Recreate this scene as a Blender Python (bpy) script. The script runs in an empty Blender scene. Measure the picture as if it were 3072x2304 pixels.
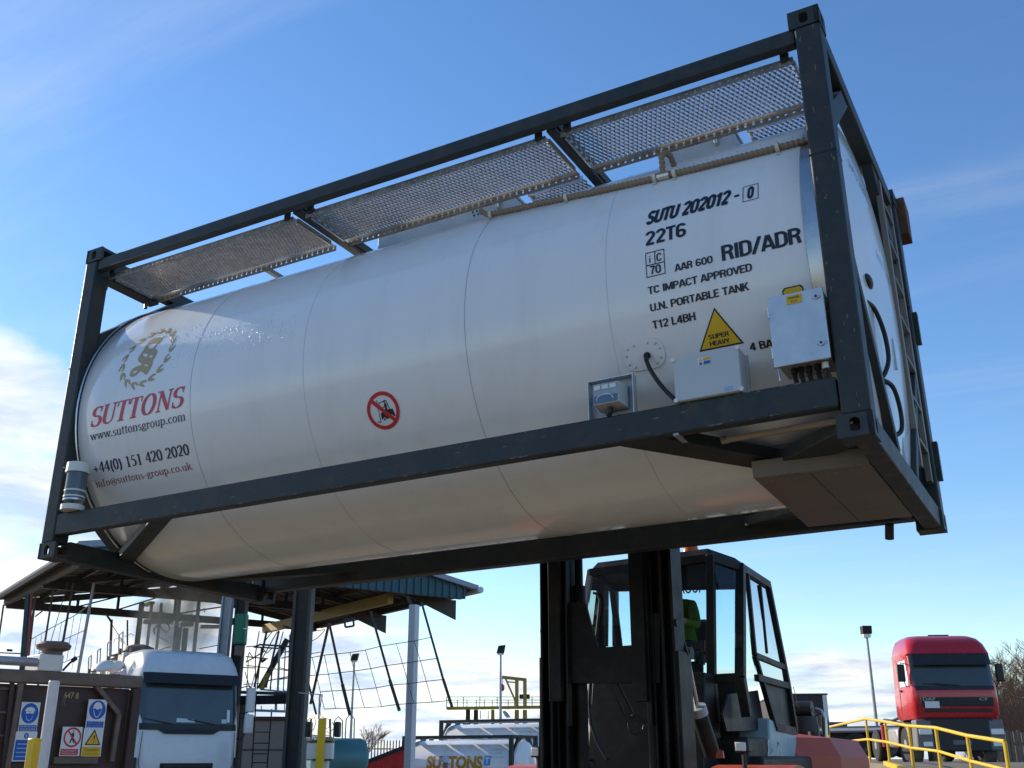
import bpy, bmesh, math, random
from mathutils import Vector, Matrix
RND = random.Random(11)
S = bpy.context.scene
COL = S.collection
D = bpy.data
rad = math.radians

# ------------------------------------------------------------------ camera
YAW, PITCH = 0.50632794, rad(19.76)
CAM = Vector((6.84, -5.03, 1.6))
FPX = 3126.718
cd = D.cameras.new('camera')
cam = D.objects.new('camera', cd)
COL.objects.link(cam)
cam.location = CAM
cam.rotation_euler = (math.pi / 2 + PITCH, 0, YAW)
cd.sensor_fit = 'HORIZONTAL'
cd.sensor_width = 36
cd.lens = FPX / 3072 * 36
cd.clip_start = 0.05
cd.clip_end = 6000
S.camera = cam

# ------------------------------------------------------------------ light
SUN_EL, SUN_AZ = rad(22.8), rad(3.8)          # low winter sun, a little behind the tank, from the left
sdir = Vector((-math.cos(SUN_EL) * math.cos(SUN_AZ), math.cos(SUN_EL) * math.sin(SUN_AZ), math.sin(SUN_EL)))
sl = D.lights.new('sun', 'SUN')
sl.energy = 4.2
sl.angle = rad(0.53)
sl.color = (1.0, 0.91, 0.78)
so = D.objects.new('sun', sl)
COL.objects.link(so)
so.rotation_euler = (-sdir).to_track_quat('-Z', 'Y').to_euler()
so.location = (-30, 0, 40)

W = D.worlds.new('World')
S.world = W
W.use_nodes = True
wn, wl = W.node_tree.nodes, W.node_tree.links
wn.clear()


def N(t, **k):
    n = wn.new(t)
    for a, b in k.items():
        setattr(n, a, b)
    return n


def wmath(op, a, b=None, c=None, clamp=False):
    n = N('ShaderNodeMath', operation=op, use_clamp=clamp)
    for i, x in enumerate((a, b, c)):
        if x is None:
            continue
        if isinstance(x, (int, float)):
            n.inputs[i].default_value = x
        else:
            wl.new(x, n.inputs[i])
    return n.outputs[0]


def wmap(v, a, b, c, d, smooth=True):
    n = N('ShaderNodeMapRange')
    if smooth:
        n.interpolation_type = 'SMOOTHSTEP'
    wl.new(v, n.inputs[0])
    for i, x in enumerate((a, b, c, d)):
        if isinstance(x, (int, float)):
            n.inputs[i + 1].default_value = x
        else:
            wl.new(x, n.inputs[i + 1])
    return n.outputs[0]


sky = N('ShaderNodeTexSky', sky_type='NISHITA', sun_disc=False)
sky.sun_elevation = SUN_EL
sky.sun_rotation = math.atan2(sdir.x, sdir.y)
sky.altitude = 50
sky.air_density = 1.0
sky.dust_density = 0.1
sky.ozone_density = 2.2
tc = N('ShaderNodeTexCoord')
sep = N('ShaderNodeSeparateXYZ')
wl.new(tc.outputs['Generated'], sep.inputs[0])
dx, dy, dz = sep.outputs
den = wmath('ADD', wmath('MAXIMUM', dz, 0.0), 0.13)
cmb = N('ShaderNodeCombineXYZ')
wl.new(wmath('DIVIDE', dx, den), cmb.inputs[0])
wl.new(wmath('DIVIDE', dy, den), cmb.inputs[1])


def wnoise(vec, scale, detail, rough, dist=0.0, off=(0, 0, 0), sc=(1, 1, 1), rot=0):
    m = N('ShaderNodeMapping')
    wl.new(vec, m.inputs[0])
    m.inputs['Location'].default_value = off
    m.inputs['Scale'].default_value = sc
    m.inputs['Rotation'].default_value = (0, 0, rot)
    n = N('ShaderNodeTexNoise')
    wl.new(m.outputs[0], n.inputs['Vector'])
    n.inputs['Scale'].default_value = scale
    n.inputs['Detail'].default_value = detail
    n.inputs['Roughness'].default_value = rough
    n.inputs['Distortion'].default_value = dist
    return n.outputs['Fac']


sund = wmath('ADD', wmath('MULTIPLY', dx, sdir.x), wmath('MULTIPLY', dy, sdir.y))   # -1..1 towards the sun
n1 = wnoise(cmb.outputs[0], 1.15, 10, 0.58, 0.35, (3.1, 7.7, 0))
n2 = wnoise(cmb.outputs[0], 2.2, 8, 0.6, 0.3, (9.4, 1.2, 0))
nc = wnoise(cmb.outputs[0], 0.9, 7, 0.62, 0.8, (1.0, 2.0, 0), (0.45, 2.6, 1), rad(-35))
lowthr = wmap(wmath('SUBTRACT', dz, wmath('MULTIPLY', wmap(sund, 0.50, 0.85, 0.0, 1.0), 0.37)), 0.0, 0.19, 0.31, 0.71)
cum = wmap(n1, lowthr, wmath('ADD', lowthr, 0.20), 0.0, 1.0)
cir = wmap(nc, 0.45, 0.80, 0.0, 0.24)
fac = wmath('MAXIMUM', cum, cir, clamp=True)
ramp = N('ShaderNodeValToRGB')
ramp.color_ramp.elements[0].position = 0.36
ramp.color_ramp.elements[0].color = (0.50, 0.62, 0.80, 1)
ramp.color_ramp.elements[1].position = 0.62
ramp.color_ramp.elements[1].color = (1.0, 0.985, 0.95, 1)
wl.new(n2, ramp.inputs[0])
b1 = N('ShaderNodeBackground')
hs = N('ShaderNodeHueSaturation')
hs.inputs['Saturation'].default_value = 1.19
hs.inputs['Hue'].default_value = 0.505
wl.new(sky.outputs[0], hs.inputs['Color'])
wl.new(hs.outputs[0], b1.inputs[0])
b1.inputs[1].default_value = 0.15
b2 = N('ShaderNodeBackground')
wl.new(ramp.outputs[0], b2.inputs[0])
wl.new(wmath('MULTIPLY', wmap(sund, -0.6, 1.0, 0.60, 0.88), 1.0), b2.inputs[1])
mx = N('ShaderNodeMixShader')
wl.new(fac, mx.inputs[0])
wl.new(b1.outputs[0], mx.inputs[1])
wl.new(b2.outputs[0], mx.inputs[2])
out = N('ShaderNodeOutputWorld')
wl.new(mx.outputs[0], out.inputs[0])

S.view_settings.view_transform = 'Standard'
S.view_settings.look = 'None'
S.view_settings.exposure = 0.55
S.view_settings.gamma = 1.0
S.view_settings.use_curve_mapping = False
try:
    S.cycles.max_bounces = 8
    S.cycles.volume_bounces = 1
    S.cycles.volume_step_rate = 3
    S.cycles.caustics_reflective = False
    S.cycles.caustics_refractive = False
except Exception:
    pass

# ------------------------------------------------------------------ picking helpers (photo pixel + a known distance -> world point)
RW = cam.rotation_euler.to_matrix()


def ray(u, v):
    return RW @ Vector(((u - 1536) / FPX, -(v - 1152) / FPX, -1))


def at(u, v, d):                   # horizontal distance d
    r = ray(u, v)
    return CAM + r * (d / math.hypot(r.x, r.y))


FWD = Vector((-math.sin(YAW), math.cos(YAW), 0))
RGT = Vector((math.cos(YAW), math.sin(YAW), 0))


def dep(u, v, d):                  # on the upright plane d in front of the camera
    r = ray(u, v)
    return CAM + r * (d / r.dot(FWD))


def axp(u, v, a, val):             # on the plane coordinate a = val
    r = ray(u, v)
    return CAM + r * ((val - CAM[a]) / r[a])


def crop(ox, oy, s):
    return lambda X, Y: (ox + X * s, oy + Y * s)


PXM = 3323.0                       # pixels per metre at one metre


# ------------------------------------------------------------------ materials
MATS = {}


def mat(name, col, rough=0.5, metal=0.0, var=0.12, scale=6.0, bump=0.0, bscale=40.0, dirt=None, dirt_amt=0.0,
        dirt_scale=3.0, streak=1.0, coat=0.0, spec=0.5, rvar=0.1, trans=0.0, ior=1.45, emit=None, emit_s=0.0):
    if name in MATS:
        return MATS[name]
    m = D.materials.new(name)
    m.use_nodes = True
    nt = m.node_tree
    b = nt.nodes['Principled BSDF']
    b.inputs['Base Color'].default_value = (*col, 1)
    b.inputs['Roughness'].default_value = rough
    b.inputs['Metallic'].default_value = metal
    b.inputs['Coat Weight'].default_value = coat
    b.inputs['Coat Roughness'].default_value = 0.08
    b.inputs['Specular IOR Level'].default_value = spec
    b.inputs['Transmission Weight'].default_value = trans
    b.inputs['IOR'].default_value = ior
    if emit:
        b.inputs['Emission Color'].default_value = (*emit, 1)
        b.inputs['Emission Strength'].default_value = emit_s
    t = nt.nodes.new('ShaderNodeTexCoord')
    mp = nt.nodes.new('ShaderNodeMapping')
    nt.links.new(t.outputs['Object'], mp.inputs[0])
    mp.inputs['Scale'].default_value = (1, 1, 1 / streak)
    if var > 0 or dirt_amt > 0:
        n = nt.nodes.new('ShaderNodeTexNoise')
        nt.links.new(mp.outputs[0], n.inputs['Vector'])
        n.inputs['Scale'].default_value = scale
        n.inputs['Detail'].default_value = 6
        n.inputs['Roughness'].default_value = 0.65
        mr = nt.nodes.new('ShaderNodeMapRange')
        nt.links.new(n.outputs['Fac'], mr.inputs[0])
        mr.inputs[1].default_value, mr.inputs[2].default_value = 0.25, 0.75
        mr.inputs[3].default_value, mr.inputs[4].default_value = 1 - var, 1 + var
        mix = nt.nodes.new('ShaderNodeMix')
        mix.data_type = 'RGBA'
        mix.blend_type = 'MULTIPLY'
        mix.inputs[0].default_value = 1
        mix.inputs[6].default_value = (*col, 1)
        nt.links.new(mr.outputs[0], mix.inputs[7])
        last = mix.outputs[2]
        if dirt_amt > 0:
            n2_ = nt.nodes.new('ShaderNodeTexNoise')
            nt.links.new(mp.outputs[0], n2_.inputs['Vector'])
            n2_.inputs['Scale'].default_value = dirt_scale
            n2_.inputs['Detail'].default_value = 8
            n2_.inputs['Roughness'].default_value = 0.7
            mr2 = nt.nodes.new('ShaderNodeMapRange')
            nt.links.new(n2_.outputs['Fac'], mr2.inputs[0])
            mr2.inputs[1].default_value, mr2.inputs[2].default_value = 0.48, 0.72
            mr2.inputs[3].default_value, mr2.inputs[4].default_value = 0, dirt_amt
            mx2 = nt.nodes.new('ShaderNodeMix')
            mx2.data_type = 'RGBA'
            nt.links.new(mr2.outputs[0], mx2.inputs[0])
            nt.links.new(last, mx2.inputs[6])
            mx2.inputs[7].default_value = (*(dirt or (0.15, 0.12, 0.09)), 1)
            last = mx2.outputs[2]
        nt.links.new(last, b.inputs['Base Color'])
        if rvar > 0:
            mr3 = nt.nodes.new('ShaderNodeMapRange')
            nt.links.new(n.outputs['Fac'], mr3.inputs[0])
            mr3.inputs[1].default_value, mr3.inputs[2].default_value = 0.25, 0.75
            mr3.inputs[3].default_value, mr3.inputs[4].default_value = max(0.02, rough - rvar), min(1, rough + rvar)
            nt.links.new(mr3.outputs[0], b.inputs['Roughness'])
    if bump > 0:
        nb = nt.nodes.new('ShaderNodeTexNoise')
        nt.links.new(mp.outputs[0], nb.inputs['Vector'])
        nb.inputs['Scale'].default_value = bscale
        nb.inputs['Detail'].default_value = 4
        bp = nt.nodes.new('ShaderNodeBump')
        bp.inputs['Strength'].default_value = bump
        bp.inputs['Distance'].default_value = 0.01
        nt.links.new(nb.outputs['Fac'], bp.inputs['Height'])
        nt.links.new(bp.outputs[0], b.inputs['Normal'])
    MATS[name] = m
    return m


mFrame = mat('slate_paint', (0.030, 0.038, 0.039), 0.5, spec=.34, var=0.22, scale=7, dirt=(0.11, 0.075, 0.045), dirt_amt=0.42, dirt_scale=5, bump=0.04, bscale=60)
mFrameR = mat('rusting_slate_paint', (0.030, 0.036, 0.038), 0.55, var=0.25, scale=8, dirt=(0.17, 0.075, 0.025), dirt_amt=0.8, dirt_scale=7, bump=0.15, bscale=50)
mRust = mat('rusty_steel', (0.13, 0.06, 0.035), 0.85, var=0.5, scale=14, bump=0.3, bscale=60)
mWhite = mat('white_tank_paint', (0.80, 0.79, 0.77), 0.2, var=0.025, scale=1.3, coat=0.35, dirt=(0.52, 0.48, 0.42), dirt_amt=0.2, dirt_scale=4.5, streak=7, rvar=0.06, bump=0.022, bscale=2.2)
mSeam = mat('seam', (0.40, 0.40, 0.40), 0.5)
mSeamL = mat('pale_seam', (0.64, 0.63, 0.61), 0.4)
mGalv = mat('galvanised', (0.55, 0.54, 0.52), 0.36, 0.85, var=0.2, scale=9, dirt=(0.28, 0.24, 0.2), dirt_amt=0.25)
mGalvD = mat('dull_galvanised', (0.36, 0.37, 0.38), 0.5, 0.35, var=0.18, scale=7, dirt=(0.2, 0.17, 0.14), dirt_amt=0.3)
mStain = mat('stainless', (0.56, 0.54, 0.51), 0.28, 0.9, var=0.1, scale=4, dirt=(0.3, 0.25, 0.2), dirt_amt=0.25)
mGrat = mat('weathered_grating', (0.44, 0.40, 0.36), 0.42, 0.6, var=0.3, scale=25, dirt=(0.2, 0.16, 0.12), dirt_amt=0.4)
mSpill = mat('spill_box_grey', (0.40, 0.40, 0.39), 0.45, 0.15, var=.12, scale=5, dirt=(.25, .2, .15), dirt_amt=.35)
mBeige = mat('dirty_aluminium', (0.20, 0.168, 0.138), 0.5, 0.3, var=0.15, scale=5, dirt=(0.14, 0.11, 0.09), dirt_amt=0.5, dirt_scale=3)
mBlack = mat('black_rubber', (0.012, 0.012, 0.013), 0.55, var=0.2)
mHose = mat('tan_hose', (0.26, 0.19, 0.12), 0.55, var=0.15)
mClip = mat('pale_clip', (0.62, 0.6, 0.5), 0.5)
mInk = mat('black_print', (0.013, 0.015, 0.024), 0.4, var=0)
mNavy = mat('navy_print', (0.02, 0.025, 0.06), 0.4, var=0)
mRed = mat('red_print', (0.56, 0.05, 0.09), 0.4, var=0)
mMaroon = mat('maroon_print', (0.27, 0.03, 0.035), 0.4, var=0)
mGold = mat('gold_print', (0.45, 0.31, 0.125), 0.35, 0.15, var=0.05)
mYel = mat('yellow_print', (0.72, 0.42, 0.01), 0.45, var=0.03)
mBoxG = mat('grey_cabinet', (0.50, 0.53, 0.54), 0.4, var=0.05, dirt=(0.35, 0.33, 0.3), dirt_amt=0.15)
mBoxS = mat('zinc_cabinet', (0.55, 0.57, 0.58), 0.34, 0.55, var=0.12, scale=9, dirt=(0.35, 0.33, 0.3), dirt_amt=0.2)
mPlas = mat('clear_plastic', (0.75, 0.8, 0.82), 0.1, var=0, trans=0.7)
mPvc = mat('white_plastic', (0.72, 0.70, 0.64), 0.4, var=0.05)
mBlue = mat('sign_blue', (0.012, 0.10, 0.42), 0.45, var=0.05)
mSignW = mat('sign_white', (0.72, 0.72, 0.70), 0.45, var=0.04)
mSignR = mat('sign_red', (0.55, 0.02, 0.03), 0.45, var=0.04)
mLBlue = mat('pale_blue_label', (0.28, 0.42, 0.66), 0.5, var=0)
mDrop = mat('water_drop', (1.0, 1.0, 1.0), 0.28, 1.0, var=0)
mGround = mat('yard_concrete', (0.20, 0.165, 0.115), 0.85, var=0.25, scale=0.25, dirt=(0.10, 0.085, 0.07), dirt_amt=0.5, dirt_scale=0.4, bump=0.2, bscale=8)
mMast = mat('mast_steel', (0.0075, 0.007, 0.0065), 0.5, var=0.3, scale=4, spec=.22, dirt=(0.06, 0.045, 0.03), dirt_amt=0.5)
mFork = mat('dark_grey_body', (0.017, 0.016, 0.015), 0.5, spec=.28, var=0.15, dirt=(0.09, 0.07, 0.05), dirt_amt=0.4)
mForkB = mat('blue_grey_body', (0.30, 0.42, 0.48), 0.4, var=0.06, dirt=(0.1, 0.09, 0.08), dirt_amt=0.3)
mOrange = mat('forklift_orange', (0.50, 0.085, 0.045), 0.42, var=0.12, dirt=(0.25, 0.12, 0.08), dirt_amt=0.4)
mBeacon = mat('amber_beacon', (0.85, 0.16, 0.01), 0.2, var=0, trans=0.3)
mGlass = D.materials.new('tinted_glass')
mGlass.use_nodes = True
nt = mGlass.node_tree
nt.nodes.clear()
_o = nt.nodes.new('ShaderNodeOutputMaterial')
_t = nt.nodes.new('ShaderNodeBsdfTransparent')
_t.inputs[0].default_value = (0.78, 0.90, 0.92, 1)
_g = nt.nodes.new('ShaderNodeBsdfGlossy')
_g.inputs['Roughness'].default_value = 0.03
_f = nt.nodes.new('ShaderNodeFresnel')
_f.inputs[0].default_value = 1.5
_m = nt.nodes.new('ShaderNodeMixShader')
nt.links.new(_f.outputs[0], _m.inputs[0])
nt.links.new(_t.outputs[0], _m.inputs[1])
nt.links.new(_g.outputs[0], _m.inputs[2])
nt.links.new(_m.outputs[0], _o.inputs[0])
mDGlass = mat('dark_windscreen', (0.045, 0.055, 0.055), 0.12, var=0.2, scale=1.5, rvar=0.03, spec=0.8)
mRedP = mat('lorry_red', (0.50, 0.012, 0.022), 0.28, var=0.06, coat=0.5, dirt=(0.2, 0.06, 0.05), dirt_amt=0.15)
mWhiteP = mat('lorry_white', (0.62, 0.63, 0.64), 0.32, var=0.04, coat=0.3, dirt=(0.4, 0.37, 0.33), dirt_amt=0.25, dirt_scale=1.6)
mBump = mat('lorry_grey', (0.16, 0.155, 0.15), 0.55, var=0.1, dirt=(0.14, 0.11, 0.09), dirt_amt=0.4)
mDark = mat('black_plastic', (0.016, 0.016, 0.018), 0.5, var=0.2)
mTyre = mat('tyre', (0.022, 0.021, 0.020), 0.8, var=0.3, bump=0.2)
mRim = mat('wheel_rim', (0.32, 0.31, 0.29), 0.5, 0.3, var=0.2, dirt=(0.12, 0.1, 0.08), dirt_amt=0.5)
mLamp = mat('lamp_lens', (0.80, 0.80, 0.78), 0.12, var=0.05, coat=0.5)
mYelP = mat('yellow_paint', (0.80, 0.48, 0.01), 0.42, var=0.08, scale=8, dirt=(0.3, 0.2, 0.05), dirt_amt=0.3)
mYelO = mat('ochre_paint', (0.36, 0.24, 0.03), 0.5, var=0.15, dirt=(0.12, 0.09, 0.05), dirt_amt=0.4)
mShed = mat('shed_steel', (0.05, 0.045, 0.04), 0.6, var=0.25, dirt=(0.12, 0.07, 0.04), dirt_amt=0.5)
mShedR = mat('shed_roof', (0.075, 0.065, 0.055), 0.75, var=0.25, scale=1.2, dirt=(0.05, 0.04, 0.03), dirt_amt=0.5)
mTeal = mat('teal_cladding', (0.019, 0.085, 0.11), 0.5, var=0.1, scale=2, dirt=(0.04, 0.06, 0.07), dirt_amt=0.4, streak=4)
mTealT = mat('teal_tank_paint', (0.075, 0.24, 0.27), 0.45, var=0.1, scale=2, dirt=(0.2, 0.12, 0.06), dirt_amt=0.4)
mGreen = mat('green_cabinet', (0.015, 0.16, 0.085), 0.5, var=0.1)
mBrown = mat('brown_paint', (0.055, 0.030, 0.025), 0.55, var=0.15, scale=3, dirt=(0.1, 0.08, 0.07), dirt_amt=0.35)
mBrownL = mat('worn_brown_paint', (0.15, 0.105, 0.08), 0.6, var=0.2, dirt=(0.25, 0.2, 0.16), dirt_amt=0.4)
mPost = mat('white_post', (0.62, 0.62, 0.64), 0.5, var=0.05, dirt=(0.3, 0.28, 0.25), dirt_amt=0.2)
mHi = mat('hi_vis_green', (0.10, 0.19, 0.012), 0.8, var=0.15, scale=12)
mSkin = mat('skin', (0.42, 0.24, 0.17), 0.55, var=0.1)
mTrou = mat('dark_trousers', (0.02, 0.025, 0.04), 0.85, var=0.2)
mCap = mat('pale_cap', (0.48, 0.52, 0.58), 0.7, var=0.1)
mHair = mat('dark_hair', (0.03, 0.02, 0.015), 0.7, var=0.2)
mBark = mat('bark', (0.105, 0.075, 0.055), 0.9, var=0.3, scale=10)
mTwig = mat('twigs', (0.19, 0.115, 0.075), 0.9, var=0.3, scale=3)
mGrass = mat('dry_grass', (0.20, 0.135, 0.06), 0.9, var=0.4, scale=3)
mFence = mat('fence_steel', (0.17, 0.19, 0.21), 0.55, 0.2, var=0.15)
mMarT = mat('maroon_trailer', (0.045, 0.022, 0.025), 0.6, var=0.1)
mBlueC = mat('blue_container', (0.035, 0.07, 0.16), 0.6, var=0.1)
mRoofG = mat('pale_roof', (0.30, 0.33, 0.38), 0.6, var=0.08)
mCabin = mat('cabin_wall', (0.20, 0.18, 0.16), 0.7, var=0.1)
mTan = mat('sand_panel', (0.22, 0.17, 0.08), 0.7, var=0.15)
mPaper = mat('paper', (0.5, 0.6, 0.64), 0.6, var=0)


# ------------------------------------------------------------------ object helpers
WM = {}                            # world matrix of every thing and part


def thing(name, label, cat, loc=(0, 0, 0), rz=0.0, group=None, mtx=None):
    o = D.objects.new(name, None)
    COL.objects.link(o)
    m = mtx if mtx is not None else Matrix.Translation(loc) @ Matrix.Rotation(rz, 4, 'Z')
    o.location = m.to_translation()
    o.rotation_euler = m.to_euler()
    WM[o] = m
    o.empty_display_size = 0.2
    o['label'] = label
    o['category'] = cat
    if group:
        o['group'] = group
    return o


def tag(o, label=None, cat=None, group=None, kind=None):
    for k, v in (('label', label), ('category', cat), ('group', group), ('kind', kind)):
        if v:
            o[k] = v
    return o


def smooth_path(P, k=5):
    P = [Vector(p) for p in P]
    o = []
    for i in range(len(P) - 1):
        a, b, c, d = P[max(i - 1, 0)], P[i], P[i + 1], P[min(i + 2, len(P) - 1)]
        for j in range(k):
            t = j / k
            o.append(.5 * (2 * b + (c - a) * t + (2 * a - 5 * b + 4 * c - d) * t * t + (3 * b - a - 3 * c + d) * t ** 3))
    return o + [P[-1]]


class MB:
    def __init__(s):
        s.v, s.f = [], []

    def add(s, vs, fs):
        n = len(s.v)
        s.v.extend(Vector(p) for p in vs)
        s.f.extend([i + n for i in q] for q in fs)
        return s

    def bx(s, x0, x1, y0, y1, z0, z1):
        v = [(x, y, z) for z in (z0, z1) for y in (y0, y1) for x in (x0, x1)]
        return s.add(v, [(0, 2, 3, 1), (4, 5, 7, 6), (0, 1, 5, 4), (1, 3, 7, 5), (3, 2, 6, 7), (2, 0, 4, 6)])

    def hexa(s, b, t):             # two quads of points, same order
        return s.add(list(b) + list(t), [(3, 2, 1, 0), (4, 5, 6, 7), (0, 1, 5, 4), (1, 2, 6, 5), (2, 3, 7, 6), (3, 0, 4, 7)])

    def beam(s, p, q, w, h, up=(0, 0, 1), w2=None, h2=None):
        p, q, up = Vector(p), Vector(q), Vector(up)
        d = (q - p).normalized()
        r = d.cross(up)
        if r.length < 1e-4:
            r = d.cross(Vector((1, 0, 0)))
        r.normalize()
        u = r.cross(d)
        w2, h2 = w2 or w, h2 or h
        a = [p + r * (i * w / 2) + u * (j * h / 2) for i, j in ((-1, -1), (1, -1), (1, 1), (-1, 1))]
        b = [q + r * (i * w2 / 2) + u * (j * h2 / 2) for i, j in ((-1, -1), (1, -1), (1, 1), (-1, 1))]
        return s.hexa(a, b)

    def ibeam(s, p, q, w, h, t=0.02, up=(0, 0, 1)):
        p, q, up = Vector(p), Vector(q), Vector(up)
        d = (q - p).normalized()
        r = d.cross(up).normalized()
        u = r.cross(d)
        for k in (-1, 1):
            s.beam(p + u * (k * (h - t) / 2), q + u * (k * (h - t) / 2), w, t, up)
        return s.beam(p, q, t, h - 2 * t, up)

    def tube(s, path, r, n=8, caps=True):
        P = [Vector(p) for p in path]
        rs = r if isinstance(r, (list, tuple)) else [r] * len(P)
        base = len(s.v)
        ref = None
        for i, p in enumerate(P):
            d = (P[min(i + 1, len(P) - 1)] - P[max(i - 1, 0)]).normalized()
            if ref is None:
                ref = d.cross(Vector((0, 0, 1)))
                if ref.length < 0.05:
                    ref = d.cross(Vector((1, 0, 0)))
            ref = (ref - d * ref.dot(d)).normalized()
            b = d.cross(ref)
            for k in range(n):
                a = 2 * math.pi * k / n
                s.v.append(p + (ref * math.cos(a) + b * math.sin(a)) * rs[i])
        for i in range(len(P) - 1):
            for k in range(n):
                k2 = (k + 1) % n
                s.f.append([base + i * n + k, base + i * n + k2, base + (i + 1) * n + k2, base + (i + 1) * n + k])
        if caps:
            s.f.append([base + k for k in range(n)][::-1])
            s.f.append([base + (len(P) - 1) * n + k for k in range(n)])
        return s

    def cyl(s, p, q, r, n=16, r2=None):
        return s.tube([p, q], [r, r if r2 is None else r2], n)

    def lathe(s, o, axis, prof, n=24, caps=True):      # prof: (radius, distance along axis)
        o, ax = Vector(o), Vector(axis).normalized()
        e1 = ax.cross(Vector((0, 0, 1)))
        if e1.length < 0.05:
            e1 = ax.cross(Vector((1, 0, 0)))
        e1.normalize()
        e2 = ax.cross(e1)
        base = len(s.v)
        for r, d in prof:
            for k in range(n):
                a = 2 * math.pi * k / n
                s.v.append(o + ax * d + (e1 * math.cos(a) + e2 * math.sin(a)) * max(r, 1e-4))
        for i in range(len(prof) - 1):
            for k in range(n):
                k2 = (k + 1) % n
                s.f.append([base + i * n + k, base + i * n + k2, base + (i + 1) * n + k2, base + (i + 1) * n + k])
        if caps:
            s.f.append([base + k for k in range(n)][::-1])
            s.f.append([base + (len(prof) - 1) * n + k for k in range(n)])
        return s

    def prism(s, poly, vec):
        P = [Vector(p) for p in poly]
        vec = Vector(vec)
        n = len(P)
        return s.add(P + [p + vec for p in P], [list(range(n))[::-1], list(range(n, 2 * n))] +
                     [[i, (i + 1) % n, n + (i + 1) % n, n + i] for i in range(n)])

    def ball(s, c, r, sc=(1, 1, 1), n=12, m=8):
        c = Vector(c)
        prof = [(r * math.sin(math.pi * j / m), -r * math.cos(math.pi * j / m)) for j in range(m + 1)]
        t = MB().lathe((0, 0, 0), (0, 0, 1), prof, n, False)
        return s.add([c + Vector((p.x * sc[0], p.y * sc[1], p.z * sc[2])) for p in t.v], t.f)

    def build(s, name, m, parent=None, W=False, smooth=35, bevel=0.0, kind=None, label=None):
        me = D.meshes.new(name)
        vs = s.v
        if W and parent is not None:
            iv = WM[parent].inverted()
            vs = [iv @ p for p in vs]
        me.from_pydata([tuple(p) for p in vs], [], s.f)
        me.materials.append(m)
        if smooth:
            me.polygons.foreach_set('use_smooth', [True] * len(me.polygons))
            me.update()
            me.set_sharp_from_angle(angle=rad(smooth))
        bm = bmesh.new()
        bm.from_mesh(me)
        bmesh.ops.recalc_face_normals(bm, faces=bm.faces)
        bm.to_mesh(me)
        bm.free()
        o = D.objects.new(name, me)
        COL.objects.link(o)
        if parent is not None:
            o.parent = parent
            WM[o] = WM[parent]
        else:
            WM[o] = Matrix.Identity(4)
        if bevel:
            bv = o.modifiers.new('bevel', 'BEVEL')
            bv.width = bevel
            bv.segments = 2
            bv.limit_method = 'ANGLE'
            bv.angle_limit = rad(50)
        if kind:
            o['kind'] = kind
        if label:
            o['label'] = label
        return o


def raw(name, vs, fs, m, parent=None, smooth=False):
    b = MB()
    b.v = [Vector(p) for p in vs]
    b.f = [list(f) for f in fs]
    return b.build(name, m, parent, smooth=60 if smooth else 0)


def share(o, parent, name=None):   # a further piece that shares the mesh of o
    c = o.copy()
    COL.objects.link(c)
    c.parent = parent
    WM[c] = WM[parent]
    return c


# ---- flat print: text, outlines, pen strokes -------------------------------------------------
def _curve_mesh(ob):
    me = D.meshes.new_from_object(ob)
    vs = [(v.co.x, v.co.y) for v in me.vertices]
    fs = [tuple(p.vertices) for p in me.polygons]
    D.meshes.remove(me)
    cu = ob.data
    D.objects.remove(ob)
    D.curves.remove(cu)
    return vs, fs


def text2d(t, width, height, bold=0.0, shear=0.0, spacing=1.0):
    cu = D.curves.new('text', 'FONT')
    cu.body = t
    cu.offset = bold
    cu.shear = shear
    cu.space_character = spacing
    cu.resolution_u = 3
    vs, fs = _curve_mesh(D.objects.new('text', cu))
    x0, x1 = min(v[0] for v in vs), max(v[0] for v in vs)
    sx = width / (x1 - x0)
    sy = height / 0.70
    return [((x - x0) * sx, y * sy) for x, y in vs], fs


def fill2d(polys):
    cu = D.curves.new('fill', 'CURVE')
    cu.dimensions = '2D'
    cu.fill_mode = 'BOTH'
    for P in polys:
        sp = cu.splines.new('POLY')
        sp.points.add(len(P) - 1)
        for i, (x, y) in enumerate(P):
            sp.points[i].co = (x, y, 0, 1)
        sp.use_cyclic_u = True
    return _curve_mesh(D.objects.new('fill', cu))


def arc(cx, cy, rx, ry, a0, a1, n=12):
    return [(cx + rx * math.cos(rad(a0 + (a1 - a0) * i / n)), cy + ry * math.sin(rad(a0 + (a1 - a0) * i / n))) for i in range(n + 1)]


def pen(path, a, b):               # outline quads of a stroke: thick a across, thin b
    out_v, out_f = [], []
    n = len(path)
    for i, (x, y) in enumerate(path):
        x0, y0 = path[max(i - 1, 0)]
        x1, y1 = path[min(i + 1, n - 1)]
        l = math.hypot(x1 - x0, y1 - y0) or 1
        nx, ny = -(y1 - y0) / l, (x1 - x0) / l
        w = math.hypot(a * nx, b * ny) / 2
        out_v += [(x + nx * w, y + ny * w), (x - nx * w, y - ny * w)]
    for i in range(n - 1):
        out_f.append((2 * i, 2 * i + 1, 2 * i + 3, 2 * i + 2))
    return out_v, out_f


def serifs(*xs, y=0.0, w=0.26):
    return [('s', [(x - w / 2, y), (x + w / 2, y)]) for x in xs]


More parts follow.
